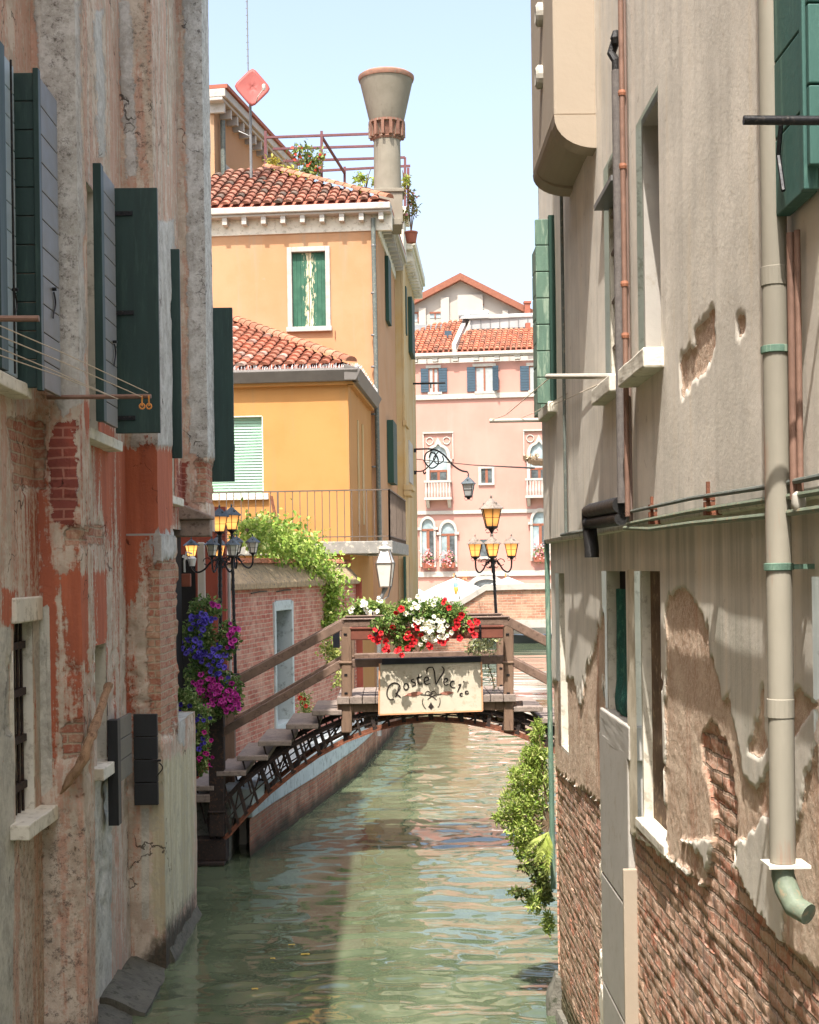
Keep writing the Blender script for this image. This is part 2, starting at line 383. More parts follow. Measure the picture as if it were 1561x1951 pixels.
# ------------------------------------------------------------------ the materials of this place
def left_wall_mat():
    k = NT('left_wall'); v = k.obj; A1 = k.attr('m1'); A2 = k.attr('m2')
    r1 = k.rgb(A1.outputs[0]); r2 = k.rgb(A2.outputs[0]); a1 = A1.outputs[3]; a2 = A2.outputs[3]
    nb = k.noise(v, 5, 8, .68, .4); nf = k.noise(v, 26, 6, .7); st = k.noise(k.scale(v, 9, 9, .7), 1.0, 7, .68); big = k.noise(v, 1.3, 5, .6)
    nm = k.math('ADD', k.math('MULTIPLY', nb, .62), k.math('MULTIPLY', nf, .38))
    ns = k.math('ADD', k.math('MULTIPLY', st, .7), k.math('MULTIPLY', nf, .3))
    def E(a, n, amp=1.0, wd=.035): return k.thr(k.math('ADD', a, k.math('MULTIPLY', k.math('SUBTRACT', n, .5), amp)), .5 - wd, .5 + wd)
    beige = k.mix(k.thr(nb, .36, .62), C(200, 186, 168), C(174, 157, 138))
    pink = k.mix(k.thr(st, .4, .6), C(192, 156, 136), C(182, 138, 114))
    c = k.mix(k.thr(ns, .46, .56), beige, pink)
    c = k.mix(k.math('MULTIPLY', k.thr(st, .52, .68), .5), c, C(203, 195, 183))
    c = k.mix(k.math('MULTIPLY', k.thr(k.noise(v, 14, 8, .75), .58, .66), .65), c, C(108, 88, 70))
    # grey render
    grey = k.mix(k.thr(nm, .40, .58), C(198, 196, 190), C(168, 164, 156))
    grey = k.mix(k.math('MULTIPLY', k.thr(st, .55, .7), .5), grey, C(206, 198, 184))
    mg = E(a1, nm, 1.0); c = k.mix(mg, c, grey)
    # smooth pale render
    pale = k.mix(k.thr(st, .38, .62), C(198, 190, 160), C(176, 164, 134)); pale = k.mix(k.thr(nm, .46, .60), pale, C(172, 164, 142)); mp = E(a2, nm, 1.2, .08); c = k.mix(mp, c, pale)
    # orange limewash
    org = k.mix(k.thr(st, .35, .65), C(184, 96, 60), C(160, 82, 54)); org = k.mix(k.math('MULTIPLY', k.thr(nf, .55, .72), .4), org, C(186, 112, 76))
    mo = k.math('MULTIPLY', E(r1[1], ns, 1.7, .05), .95); c = k.mix(mo, c, org)
    red = k.mix(k.thr(nb, .35, .6), C(150, 74, 58), C(128, 66, 56)); mr = E(r2[0], nm, 1.7)
    # bare brick
    dist = k.node('ShaderNodeTexNoise', {'Vector': k.uv, 'Scale': 5.0, 'Detail': 4})
    off = k.node('ShaderNodeVectorMath', {0: dist.outputs[1], 1: (.035, .035, .035)}, operation='MULTIPLY').outputs[0]
    vv = k.node('ShaderNodeVectorMath', {0: k.uv, 1: off}, operation='ADD').outputs[0]
    b = k.node('ShaderNodeTexBrick', {'Vector': vv, 'Color1': C(158, 92, 70), 'Color2': C(176, 134, 108), 'Mortar': C(168, 148, 124), 'Scale': 1.0, 'Mortar Size': .009, 'Mortar Smooth': .4, 'Brick Width': .25, 'Row Height': .072})
    bc = k.mix(k.math('MULTIPLY', k.thr(nf, .45, .65), .55), b.outputs[0], C(196, 176, 150))
    bc = k.mix(k.math('MULTIPLY', k.thr(nb, .55, .68), .6), bc, C(120, 66, 50))
    red = k.mix(k.math('MULTIPLY', b.outputs[1], .55), red, C(186, 136, 114)); c = k.mix(mr, c, red)
    mb = E(r1[0], nm, 1.2); c = k.mix(mb, c, bc)
    # stone
    stn = k.mix(k.thr(nm, .4, .6), C(196, 192, 178), C(164, 160, 148)); ms = E(r2[1], nf, .25); c = k.mix(ms, c, stn)
    # black lichen speckle
    lich = k.noise(v, 16, 14, .88); lm = k.math('MULTIPLY', k.thr(lich, .50, .60), k.thr(k.math('ADD', r1[2], k.math('MULTIPLY', k.math('SUBTRACT', nb, .5), 1.5)), .35, .75))
    c = k.mix(k.math('MULTIPLY', lm, .85), c, C(74, 66, 60))
    # cracks
    vo = k.node('ShaderNodeTexVoronoi', {'Vector': k.scale(k.node('ShaderNodeVectorMath', {0: v, 1: k.node('ShaderNodeVectorMath', {0: k.node('ShaderNodeTexNoise', {'Vector': v, 'Scale': 4.0, 'Detail': 5}).outputs[1], 1: (.5, .5, .5)}, operation='MULTIPLY').outputs[0]}, operation='ADD').outputs[0], 1.6, 1.6, .75), 'Scale': 1.0}, feature='DISTANCE_TO_EDGE')
    crk = k.math('MULTIPLY', k.thr(vo.outputs[0], .010, .003), k.thr(big, .54, .60)); c = k.mix(k.math('MULTIPLY', crk, .75), c, C(60, 48, 40))
    # damp algae near the water
    mgr = E(r2[2], nm, 1.0, .2); c = k.mix(k.math('MULTIPLY', mgr, .92), c, k.mix(k.thr(nf, .4, .6), C(40, 42, 34), C(66, 62, 50)))
    c = k.node('ShaderNodeHueSaturation', {'Saturation': .96, 'Value': .95, 'Color': c}).outputs[0]; k.base(c); k.rough(.92)
    h = k.math('ADD', k.math('MULTIPLY', nf, .5), k.math('MULTIPLY', nb, .8))
    h = k.math('ADD', h, k.math('MULTIPLY', mo, .25)); h = k.math('ADD', h, k.math('MULTIPLY', mb, k.math('ADD', -1.2, k.math('MULTIPLY', b.outputs[1], -.9))))
    h = k.math('ADD', h, k.math('MULTIPLY', mr, -.5)); h = k.math('ADD', h, k.math('MULTIPLY', crk, -1.0)); h = k.math('ADD', h, k.math('MULTIPLY', mg, .3))
    k.bump(h, .85, .014); MT['left_wall'] = k.m
left_wall_mat()
def right_wall_mat():
    k = NT('right_wall'); v = k.obj; A1 = k.attr('m1'); r1 = k.rgb(A1.outputs[0]); a1 = A1.outputs[3]
    nb = k.noise(v, 5, 8, .66, .3); nf = k.noise(v, 40, 6, .7); st = k.noise(k.scale(v, 7, 7, .55), 1.0, 7, .62); big = k.noise(v, 1.6, 6, .6)
    def E(a, n, amp=1.0, wd=.03): return k.thr(k.math('ADD', a, k.math('MULTIPLY', k.math('SUBTRACT', n, .5), amp)), .5 - wd, .5 + wd)
    c = k.mix(k.thr(big, .36, .64), C(229, 221, 206), C(211, 204, 190))
    c = k.mix(k.math('MULTIPLY', k.thr(st, .48, .68), .5), c, C(190, 184, 172))
    c = k.mix(k.math('MULTIPLY', k.thr(st, .46, .30), .6), c, C(222, 208, 184))
    c = k.mix(k.math('MULTIPLY', k.thr(k.noise(v, 11, 8, .75), .60, .68), .4), c, C(150, 136, 118))
    c = k.mix(k.math('MULTIPLY', a1, k.math('MULTIPLY', k.thr(st, .40, .62), .55)), c, C(158, 160, 142))  # grey-green stain and ledge shade mixed into the plaster colour
    und = k.mix(k.thr(nb, .36, .60), C(214, 190, 166), C(190, 160, 136)); und = k.mix(k.math('MULTIPLY', k.thr(nf, .45, .6), .6), und, C(220, 202, 180))
    und = k.mix(k.math('MULTIPLY', k.thr(st, .56, .66), .5), und, C(184, 128, 102))
    mu = E(r1[0], nf, .25); c = k.mix(mu, c, und)
    dist = k.node('ShaderNodeTexNoise', {'Vector': k.uv, 'Scale': 5.0, 'Detail': 4})
    off = k.node('ShaderNodeVectorMath', {0: dist.outputs[1], 1: (.035, .035, .035)}, operation='MULTIPLY').outputs[0]
    vv = k.node('ShaderNodeVectorMath', {0: k.uv, 1: off}, operation='ADD').outputs[0]
    b = k.node('ShaderNodeTexBrick', {'Vector': vv, 'Color1': C(192, 126, 102), 'Color2': C(206, 168, 142), 'Mortar': C(128, 108, 90), 'Scale': 1.0, 'Mortar Size': .010, 'Mortar Smooth': .5, 'Brick Width': .22, 'Row Height': .068, 'Bias': .1})
    bc = k.mix(k.math('MULTIPLY', k.thr(nf, .42, .62), .6), b.outputs[0], C(216, 194, 172))
    bc = k.mix(k.math('MULTIPLY', k.thr(nb, .57, .64), .55), bc, C(190, 104, 76))
    bc = k.mix(k.math('MULTIPLY', k.thr(k.noise(v, 3.1, 6, .6), .54, .64), .45), bc, C(150, 130, 122))
    mb = E(r1[1], nf, .35); c = k.mix(mb, c, bc)
    stn = k.mix(k.thr(nb, .4, .62), C(224, 214, 192), C(196, 184, 160)); ms = E(r1[2], nf, .12); c = k.mix(ms, c, stn)
    z = k.node('ShaderNodeSeparateXYZ', {'Vector': v}).outputs[2]
    gr = k.thr(k.math('ADD', z, k.math('MULTIPLY', nb, -.5)), .20, -.10); c = k.mix(k.math('MULTIPLY', gr, .85), c, C(72, 76, 50))
    k.base(c); k.rough(.92)
    h = k.math('ADD', k.math('MULTIPLY', nf, k.math('ADD', .18, k.math('MULTIPLY', k.math('MAXIMUM', mu, mb), .6))), k.math('MULTIPLY', nb, .35))
    h = k.math('ADD', h, k.math('MULTIPLY', mb, k.math('MULTIPLY', b.outputs[1], -1.0)))
    k.bump(h, .8, .012); MT['right_wall'] = k.m
right_wall_mat()

plaster('yellow_plaster', C8(200, 156, 118), C8(194, 147, 106), C8(176, 156, 130), stain_shade=.6)
plaster('annex_plaster', C8(202, 148, 88), C8(197, 140, 80), C8(176, 142, 100), stain_shade=.45)
plaster('ochre_plaster', C8(206, 182, 140), C8(200, 166, 108), C8(190, 180, 158), stain_shade=.5, sc=.8)
plaster('pink_plaster', C8(206, 156, 141), C8(200, 148, 133), C8(194, 164, 150), sc=.6, stain_shade=.4)
plaster('cream_plaster', C8(196, 189, 178), C8(192, 184, 172), C8(184, 176, 164), sc=.5, stain_shade=.3)
plaster('breast_plaster', C8(188, 173, 153), C8(184, 168, 148), C8(176, 162, 142), sc=1.2, stain_shade=.3)
plaster('chimney_plaster', C8(154, 146, 130), C8(142, 134, 118), C8(118, 110, 98), sc=2, stain_shade=.6)
plaster('red_plaster', C(150, 78, 62), C(130, 68, 56), C(168, 110, 90), sc=2, stain_shade=.6)
brickmat('garden_brick', C(188, 120, 100), C(172, 96, 80), C(196, 164, 142), wash=C(206, 172, 150), wash_amt=.55)
brickmat('quay_brick', C(172, 112, 86), C(148, 92, 72), C(150, 130, 108), wash=C(188, 158, 132), wash_amt=.55, dark_low=(.06, .28, C(62, 58, 44)))
brickmat('bridge_brick', C8(208, 156, 128), C8(190, 130, 104), C8(206, 186, 162), wash=C8(216, 188, 158), wash_amt=.5, bw=.26, bh=.075)
brickmat('chimney_brick', C(140, 102, 84), C(122, 88, 74), C(140, 122, 106), bw=.14, bh=.07, use_uv=False)
simple('stone', C(208, 202, 186), .85, var=.12, sc=5, bump=.3, c2=C(176, 168, 150))
simple('white_stone', C8(196, 190, 180), .85, var=.08, sc=3, bump=.2, c2=C8(186, 178, 164))
simple('grey_stone', C(172, 172, 164), .85, var=.14, sc=4, bump=.35, c2=C(132, 130, 120))
simple('coping_stone', C(176, 184, 182), .8, var=.12, sc=3, bump=.25, c2=C(140, 146, 142))
simple('dark_stone', C(118, 114, 104), .9, var=.3, sc=5, bump=.6, c2=C(78, 80, 66), bd=.02)
simple('slab_concrete', C8(150, 146, 138), .85, var=.2, sc=5, bump=.3, c2=C8(196, 188, 172))
simple('pavement', C(176, 166, 150), .9, var=.15, sc=2, bump=.3)
simple('green_black', C(38, 58, 54), .5, var=.22, sc=9, bump=.12, streak=True, c2=C(48, 68, 62))
simple('shutter_grey_sheen', C(100, 96, 88), .45, var=.15, sc=7, bump=.12)  # grey sheen of dark boards seen at a slant, put into the colour
simple('shutter_sky_sheen', C(150, 166, 172), .4, var=.15, sc=7, bump=.12)  # sky reflection on the boards, put into the colour as pale blue
simple('shutter_black', C(40, 42, 44), .5, var=.25, sc=9, bump=.15, streak=True)
simple('teal_paint', C(62, 98, 90), .6, var=.25, sc=5, bump=.2, streak=True, c2=C(84, 118, 106))
simple('verdigris', C(92, 118, 102), .65, var=.3, sc=10, bump=.25, streak=True, c2=C(140, 158, 138))
simple('green_shutter', C8(42, 74, 62), .65, var=.2, sc=6, bump=.2, streak=True)
simple('slate_shutter', C(58, 76, 88), .6, var=.12, sc=4, bump=.1)
simple('roller', C8(160, 198, 172), .6, var=.08, sc=4, bump=.1)
simple('iron', C(34, 34, 36), .45, metal=.4, var=.35, sc=20, bump=.25, c2=C(62, 58, 54))
simple('rust_iron', C(112, 72, 54), .85, var=.35, sc=14, bump=.4, c2=C(150, 92, 66))
simple('black_iron', C(46, 38, 34), .75, var=.4, sc=14, bump=.4, c2=C(82, 58, 44))
simple('rail_grey', C(96, 84, 74), .6, metal=.1, var=.2, bump=.1)
simple('rail_wood', C(112, 90, 76), .55, var=.25, sc=9, bump=.3, spec=.4, c2=C(92, 72, 60))
simple('tread_wood', C8(158, 142, 130), .8, var=.2, sc=9, bump=.4, c2=C8(132, 116, 106))
simple('planter_brown', C(112, 66, 52), .8, var=.2, sc=8, bump=.2)
simple('post_wood', C(122, 98, 80), .75, var=.25, sc=8, bump=.35, streak=True, c2=C(100, 78, 64))
simple('grey_wood', C(132, 116, 104), .85, var=.3, sc=7, bump=.5, c2=C(96, 82, 72))
simple('bleached_wood', C(142, 114, 88), .9, var=.35, sc=10, bump=.8, streak=True, c2=C(108, 80, 58), bd=.02)
simple('brown_paint', C(116, 66, 48), .7, var=.2, sc=8, bump=.2)
simple('terracotta', C(146, 88, 70), .85, var=.15, sc=8, bump=.2)
simple('pergola_paint', C(104, 66, 68), .7, var=.2, sc=8, bump=.2)
simple('dish_paint', C8(160, 80, 72), .6, var=.08, sc=3, bump=.05)
simple('copper', C(128, 108, 98), .5, metal=.1, var=.2, sc=12, bump=.1, streak=True)
simple('copper_brown', C(126, 98, 84), .55, metal=.1, var=.25, sc=10, bump=.15)
simple('pipe_taupe', C(142, 136, 122), .65, var=.24, sc=3, bump=.15, streak=True, c2=C(150, 122, 104), spec=.3)
simple('pipe_green', C(112, 122, 104), .6, var=.25, sc=14, bump=.2, c2=C(140, 128, 104))
simple('pipe_dark', C(92, 98, 92), .6, var=.25, sc=10, bump=.2, c2=C(120, 120, 108))
simple('pipe_lag', C(34, 33, 32), .55, var=.4, sc=16, bump=.5)
simple('lag_grey', C(104, 98, 94), .8, var=.3, sc=30, bump=.6)
simple('zinc', C8(134, 134, 132), .55, metal=.3, var=.15, sc=4, bump=.1)
simple('gutter_grey', C8(120, 114, 108), .6, var=.15, sc=3, bump=.1)
simple('bright_steel', C(206, 204, 198), .4, metal=.6, var=.1, bump=.05)
simple('wet_stone', C(86, 84, 74), .8, var=.35, sc=5, bump=.6, c2=C(58, 60, 48), bd=.02)
simple('old_terracotta', C(146, 108, 90), .9, var=.2, sc=9, bump=.4, c2=C(124, 112, 98))
simple('white_paint', C8(228, 226, 220), .6, var=.05, bump=.05)
simple('white_cloth', C8(210, 207, 200), .9, var=.03, sc=3, bump=.1)
simple('awning', C8(206, 200, 186), .8, var=.1, bump=.1)
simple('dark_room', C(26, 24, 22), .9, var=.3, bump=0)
simple('room_brown', C(104, 84, 66), .95, var=.45, sc=5, bump=.4, c2=C(150, 128, 100))
simple('cord', C(190, 176, 156), .8, var=.1, bump=0)
simple('dark_cord', C(70, 66, 60), .8, var=.1, bump=0)
simple('brass', C(206, 140, 74), .45, metal=.3, var=.2, bump=.1)
simple('orange_rust', C(150, 100, 76), .6, var=.2, bump=.1)
simple('lamp_roof', C(72, 82, 88), .45, metal=.4, var=.25, sc=14, bump=.2, c2=C(96, 96, 92))
simple('lamp_roof_brown', C(140, 128, 116), .5, metal=.3, var=.2, sc=14, bump=.2, c2=C(112, 96, 84))
simple('frost_glass', C(206, 202, 190), .3, var=.05, bump=0, spec=.6)
simple('grey_glass', C(150, 152, 150), .25, var=.06, bump=0, spec=.6)
simple('curtain', C8(176, 180, 178), .9, var=.12, sc=5, bump=.2)
simple('brown_frame', C(132, 82, 62), .6, var=.15, bump=.1)
simple('green_cloth', C(40, 92, 82), .95, var=.35, sc=7, bump=.6, c2=C(70, 124, 106), bd=.02)
simple('sign_board', C8(222, 210, 186), .75, var=.08, sc=4, bump=.1, c2=C8(206, 192, 166))
simple('sign_ink', C(46, 38, 34), .8, var=.2, bump=0)
simple('sign_rust', C(160, 108, 90), .85, var=.2, bump=0)
simple('sign_rim', C(206, 150, 110), .6, var=.15, bump=0)
simple('black_case', C(24, 26, 32), .45, var=.2, bump=.05)
simple('bark', C(110, 92, 72), .9, var=.3, sc=14, bump=.4)
simple('mesh_grey', C(112, 112, 108), .7, var=.1, bump=.1)
simple('clear_spike', C(220, 222, 222), .3, var=.05, bump=0)
simple('sun_orange', C(220, 156, 112), .8, var=.1, bump=0)
simple('blue_glass', C(140, 186, 206), .3, var=.1, bump=0, spec=.6)
simple('yellow_leaf', C(190, 160, 70), .5, var=.1, bump=0)
simple('amber_paint', C(232, 176, 80), .3, var=.1, bump=0, spec=.6)
simple('wattle', C(160, 138, 108), .95, var=.3, sc=9, bump=.6, streak=False, c2=C(104, 98, 88), bd=.02)
attrmat('tile', .9, noise_sc=14, bump=.5, var=.32)
attrmat('leaf', .55, transl=.28, noise_sc=40, var=.2)
attrmat('petal', .6, transl=.25, noise_sc=40, var=.12)
def glow(name, c, base, s):
    k = NT(name); k.base(base); k.rough(.35)
    d = k.node('ShaderNodeVectorMath', {0: k.obj}, operation='LENGTH').outputs['Value']
    k.put(k.b.inputs['Emission Color'], c); k.put(k.b.inputs['Emission Strength'], k.math('ADD', k.math('MULTIPLY', k.thr(d, .17, .0), s), s * .12))
    MT[name] = k.m
glow('lit_glass', (1.0, .42, .10, 1), C(104, 74, 46), 1.0)
def panes():
    k = NT('pane'); k.base(k.ramp(k.noise(k.obj, 2.5, 3), [(.35, C(58, 62, 62)), (.65, C(96, 104, 106))])); k.rough(.06); k.b.inputs['Specular IOR Level'].default_value = .8
    MT['pane'] = k.m
    k = NT('pale_pane'); k.base(k.ramp(k.noise(k.obj, 1.5, 3), [(.35, C(120, 136, 138)), (.65, C(164, 176, 178))])); k.rough(.08); k.b.inputs['Specular IOR Level'].default_value = .7
    MT['pale_pane'] = k.m
panes()
def flaky_green():                      # old green shutters, paint flaked to pale wood along the meeting stiles
    k = NT('flaky_green'); v = k.obj; A = k.attr('m1'); r = k.rgb(A.outputs[0])
    st = k.noise(k.scale(v, 1.6, 1.6, .35), 14, 7, .75); g = k.mix(k.thr(k.noise(v, 5, 4), .35, .65), C(44, 84, 66), C(58, 98, 78))
    c = k.mix(k.thr(k.math('ADD', k.math('MULTIPLY', r[1], .44), st), .84, .90), g, C(206, 194, 160)); k.base(c); k.rough(.75); k.bump(st, .3, .006); MT['flaky_green'] = k.m
flaky_green()
def water():
    k = NT('canal_water'); v = k.obj
    n = k.noise(k.scale(v, 1, .6, 1), 1.1, 5, .6)
    k.base(k.mix(k.thr(n, .35, .65), C(76, 87, 65), C(94, 104, 80))); k.rough(.03)
    k.b.inputs['IOR'].default_value = 1.5; k.b.inputs['Specular IOR Level'].default_value = .6
    k.bump(k.noise(k.scale(v, 1, .55, 1), 22, 3, .5), .05, .01); MT['canal_water'] = k.m
water()
def metal_sheet():
    k = NT('sheet_roof'); v = k.obj; k.base(k.mix(k.thr(k.noise(v, .7, 4), .35, .65), C8(196, 196, 192), C8(178, 178, 174))); k.rough(.6); k.b.inputs['Metallic'].default_value = .15; MT['sheet_roof'] = k.m
metal_sheet()

# ------------------------------------------------------------------ water and ground
def make_water():
    xs = np.concatenate([np.linspace(-60, -3.2, 12), np.arange(-3.0, 3.6, .034), np.linspace(3.8, 70, 14)])
    ys = [7.0]
    while ys[-1] < 80: ys.append(ys[-1] + .030 * (ys[-1] / 10) ** 1.35)
    ys = np.array([-30, -15, -5, 0, 4, 6] + ys + [95, 130])
    X, Y = np.meshgrid(xs, ys, indexing='ij'); wx = X + .35 * (fbm(X * .8, Y * .8, 91) - .5); wy = Y + .5 * (fbm(X * .9 + 7, Y * .9, 92) - .5)
    z = .022 * (fbm(wx * 1.7, wy * 2.6, 5, 3) - .5) + .022 * (vnoise(wx * 2.6, wy * 5.2, 9) - .5) + 0.004 * (vnoise(wx * 7.5, wy * 14, 12) - .5)
    z += .012 * (fbm(wx * .7, wy * .9, 31, 2) - .5)
    z *= np.clip((Y - 3) / 5, 0, 1) * np.clip((110 - Y) / 30, 0, 1)
    P = np.stack([X, Y, z], -1); nx, ny = X.shape; I, J = np.meshgrid(np.arange(nx - 1), np.arange(ny - 1), indexing='ij'); I = I.ravel(); J = J.ravel()
    F = np.stack([I * ny + J, (I + 1) * ny + J, (I + 1) * ny + J + 1, I * ny + J + 1], 1)
    me = bpy.data.meshes.new('water'); me.from_pydata(P.reshape(-1, 3).tolist(), [], F.tolist()); me.materials.append(MT['canal_water'])
    me.polygons.foreach_set('use_smooth', [True] * len(me.polygons)); o = bpy.data.objects.new('water', me); col.objects.link(o); structure(o)
make_water()
g = MB(); g.box(-400, 400, 130, 1500, -2, .3); g.box(-400, -9, 18.8, 130, -2, .8)
structure(g.build('ground', 'pavement'))
# ------------------------------------------------------------------ LEFT: the weathered house in shade
XL, XF = -2.5, -2.2
lb = thing('weathered_house', 'tall crumbling plaster house in shade with black and dark green shutters', 'building', (XL, 12, 0))
LP = [(XL, -6), (XL, 10.05), (XF, 10.05), (XF, 10.4), (XL, 10.4), (XL, 13.35), (XF, 13.35), (XF, 14.25), (XL, 14.25), (XL, 16.95), (XF, 16.95), (XF, 17.62), (-6.0, 17.62)]
lcum = [0]
for a, b in zip(LP, LP[1:]): lcum.append(lcum[-1] + math.hypot(b[0] - a[0], b[1] - a[1]))
def sbay(Y, i): return lcum[i] + abs(Y - LP[i][1])           # arc length of depth Y on segment i
orange = [[(216, 840), (250, 852), (338, 858), (336, 1000), (322, 1012), (290, 1015), (272, 1040), (268, 1120), (252, 1160), (236, 1140), (222, 1000)],
          [(160, 765), (195, 790), (222, 830), (218, 960), (212, 1050), (190, 960), (178, 860), (160, 800)], [(85, 1085), (104, 1085), (106, 1290), (98, 1480), (88, 1400)],
          [(176, 1090), (205, 1085), (212, 1200), (206, 1300), (180, 1290)], [(100, 1090), (175, 1090), (176, 1290), (140, 1240), (120, 1150)], [(0, 1110), (30, 1130), (28, 1200), (0, 1190)],
          [(196, 1400), (222, 1380), (222, 1560), (190, 1560)]]
deepred = [[(100, 810), (145, 795), (150, 880), (140, 1000), (100, 990), (92, 880)], [(338, 880), (360, 880), (352, 980), (338, 960)], [(385, 1040), (425, 1040), (425, 1130), (385, 1130)]]
bricks = [[(10, 790), (85, 800), (86, 930), (30, 930)], [(282, 1075), (345, 1060), (345, 1290), (330, 1400), (290, 1400), (280, 1250)], [(120, 1010), (195, 1000), (195, 1035), (125, 1040)],
          [(118, 1380), (160, 1370), (160, 1440), (118, 1450)], [(372, 880), (412, 880), (414, 960), (372, 960)], [(20, 1250), (40, 1250), (40, 1400), (10, 1400)]]
grey = [[(66, -20), (150, -20), (165, 760), (120, 800), (100, 740)], [(350, -20), (415, -20), (425, 880), (362, 860)], [(176, 20), (194, 20), (200, 300), (186, 300)], [(100, 920), (150, 900), (150, 940), (102, 950)],
        [(285, 1010), (335, 1010), (335, 1075), (290, 1080)], [(225, 0), (250, 0), (262, 340), (240, 340)], [(250, 420), (330, 420), (340, 850), (250, 850)], [(340, 1000), (352, 1000), (350, 1420), (340, 1420)]]
lichen = [[(66, -20), (140, -20), (160, 700), (105, 640)], [(250, -20), (300, -20), (310, 860), (262, 860)], [(358, -20), (404, -20), (418, 880), (372, 880)], [(150, -20), (172, -20), (195, 760), (172, 760)],
          [(25, 1600), (110, 1540), (186, 1560), (190, 1960), (25, 1960)]]
stones = [[(-60, 1195), (22, 1195), (28, 1450), (-60, 1450)], [(-60, 1458), (30, 1450), (24, 2000), (-60, 2000)], [(182, 1470), (214, 1440), (214, 1890), (182, 1905)], [(270, 1540), (284, 1540), (284, 1750), (270, 1755)],
          [(60, 1170), (94, 1150), (100, 1500), (80, 1520)]]
pale = [[(292, 1460), (372, 1420), (372, 1700), (300, 1800), (286, 1700)]]
grime = [[(215, 1900), (290, 1800), (372, 1705), (390, 1990), (150, 1990)]]
def lfields(px, py, P, s, z):
    m1 = np.zeros((len(px), 4)); m2 = np.zeros((len(px), 4))
    m1[:, 0] = polyfield(px, py, bricks, 26); m1[:, 1] = polyfield(px, py, orange, 30); m1[:, 1] = np.maximum(m1[:, 1], .42 * polyfield(px, py, [[(-20, 930), (90, 790), (345, 800), (345, 1420), (200, 1520), (-20, 1380)]], 70)); m1[:, 0] = np.maximum(m1[:, 0], .34 * polyfield(px, py, [[(80, 1250), (345, 1050), (345, 1500), (200, 1900), (60, 1900)]], 70)); m1[:, 2] = polyfield(px, py, lichen, 34); m1[:, 3] = polyfield(px, py, grey, 24)
    m2[:, 0] = polyfield(px, py, deepred, 22); m2[:, 1] = polyfield(px, py, stones, 6); m2[:, 2] = polyfield(px, py, grime, 40); m2[:, 3] = polyfield(px, py, pale, 30)
    back = P[:, 1] < 7.5; m1[back] = 0.3 * fbm(P[back, 1] * .6, P[back, 2] * .6, 4)[:, None] + .2
    m2[back] = 0
    return {'m1': m1, 'm2': m2}
def ldisp(P, s, z, fl):
    d = .02 * (fbm(s * 1.5, z * .8, 3) - .5) + .012 * (fbm(s * 6, z * 4, 8) - .5)
    b = fl['m1'][:, 0] + (fbm(s * 7, z * 7, 13, 5) - .5) * 1.1; d -= .022 * np.clip((b - .45) / .1, 0, 1)
    o = fl['m1'][:, 3] + (fbm(s * 6, z * 3, 23, 5) - .5) * 1.0; d += .010 * np.clip((o - .45) / .1, 0, 1)
    return d
def Lz(py, px, X=XL): return PX(px, py, X).z
W1 = (sbay(8.35, 0), sbay(9.2, 0), 4.95, 6.95); W2 = (sbay(11.35, 4), sbay(12.15, 4), 4.85, 6.95)
W3 = (sbay(14.75, 8), sbay(16.35, 8), 4.55, 6.95); W4 = (sbay(14.9, 8), sbay(16.3, 8), 8.35, 10.4)
WB = (sbay(9.37, 0), sbay(9.86, 0), 2.06, 3.38); WC = (sbay(11.9, 4), sbay(12.35, 4), 2.1, 3.1)
wall_grid('wall', LP, -.6, 11.2, .03, .035, 'left_wall', lb, holes=[W1, W2, W3, W4, WB, WC, (sbay(14.28, 8), 99, -1, 4.2)], fields=lfields, zcrit=(4.2,), disp=ldisp)
# ground-floor block under the upper bays
LB2 = [(-2.6, 13.30), (-2.17, 13.30), (-2.17, 15.42), (-2.7, 15.42)]
wall_grid('lower_wall', LB2, -.6, 4.05, .03, .03, 'left_wall', lb, fields=lfields, disp=ldisp, holes=[(1.42, 9, 2.2, 9)])
m = MB(); m.box(-2.75, -2.18, 14.30, 15.41, 2.12, 2.19); m.box(-2.8, -2.19, 14.24, 14.28, 2.1, 4.04); m.box(-2.75, -2.18, 13.32, 14.28, 4.0, 4.07); m.box(-12, -2.06, -6, 17.7, 11.21, 11.4); m.build('roof', 'grey_stone', lb)  # unseen eave slab reaches out, added to keep sun off the flue tops
def lwin(h, seg, deep=.25, frame='white_paint', glass='pane', curtain=None):
    """window in the long wall: reveal and glass, frame and mullions as sub-parts"""
    y0, y1 = LP[seg][1] + h[0] - lcum[seg], LP[seg][1] + h[1] - lcum[seg]; z0, z1 = h[2:]
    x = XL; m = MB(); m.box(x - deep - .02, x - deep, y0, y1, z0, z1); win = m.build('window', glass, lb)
    m = MB()
    m.box(x - deep, x - .004, y0 - .03, y0, z0 - .03, z1 + .03); m.box(x - deep, x - .004, y1, y1 + .03, z0 - .03, z1 + .03); m.box(x - deep, x - .004, y0, y1, z1, z1 + .03); m.box(x - deep, x - .004, y0, y1, z0 - .03, z0)
    m.build('reveal', 'stone', win)
    m = MB(); f = .05
    for a, b in ((y0, y0 + f), (y1 - f, y1), ((y0 + y1) / 2 - .03, (y0 + y1) / 2 + .03)): m.box(x - deep, x - deep + .05, a, b, z0, z1)
    for a in (z0, z1 - f, (z0 + z1) / 2): m.box(x - deep, x - deep + .045, y0, y1, a, a + f)
    m.build('frame', frame, win, bevel=.004)
    return win, y0, y1, z0, z1
def planks_y(mb, x, y0, y1, z0, z1, n, th=.035, mi=0):      # leaf parallel to the canal wall made of horizontal boards
    for i in range(n):
        a = z0 + (z1 - z0) * i / n; b = z0 + (z1 - z0) * (i + 1) / n - .006
        mb.box(x - th, x, y0, y1, a, b, mi)
def planks_x(mb, y, x0, x1, z0, z1, n, th=.035, mi=0):      # leaf square to the wall
    for i in range(n):
        a = z0 + (z1 - z0) * i / n; b = z0 + (z1 - z0) * (i + 1) / n - .006
        mb.box(x0, x1, y, y + th, a, b, mi)
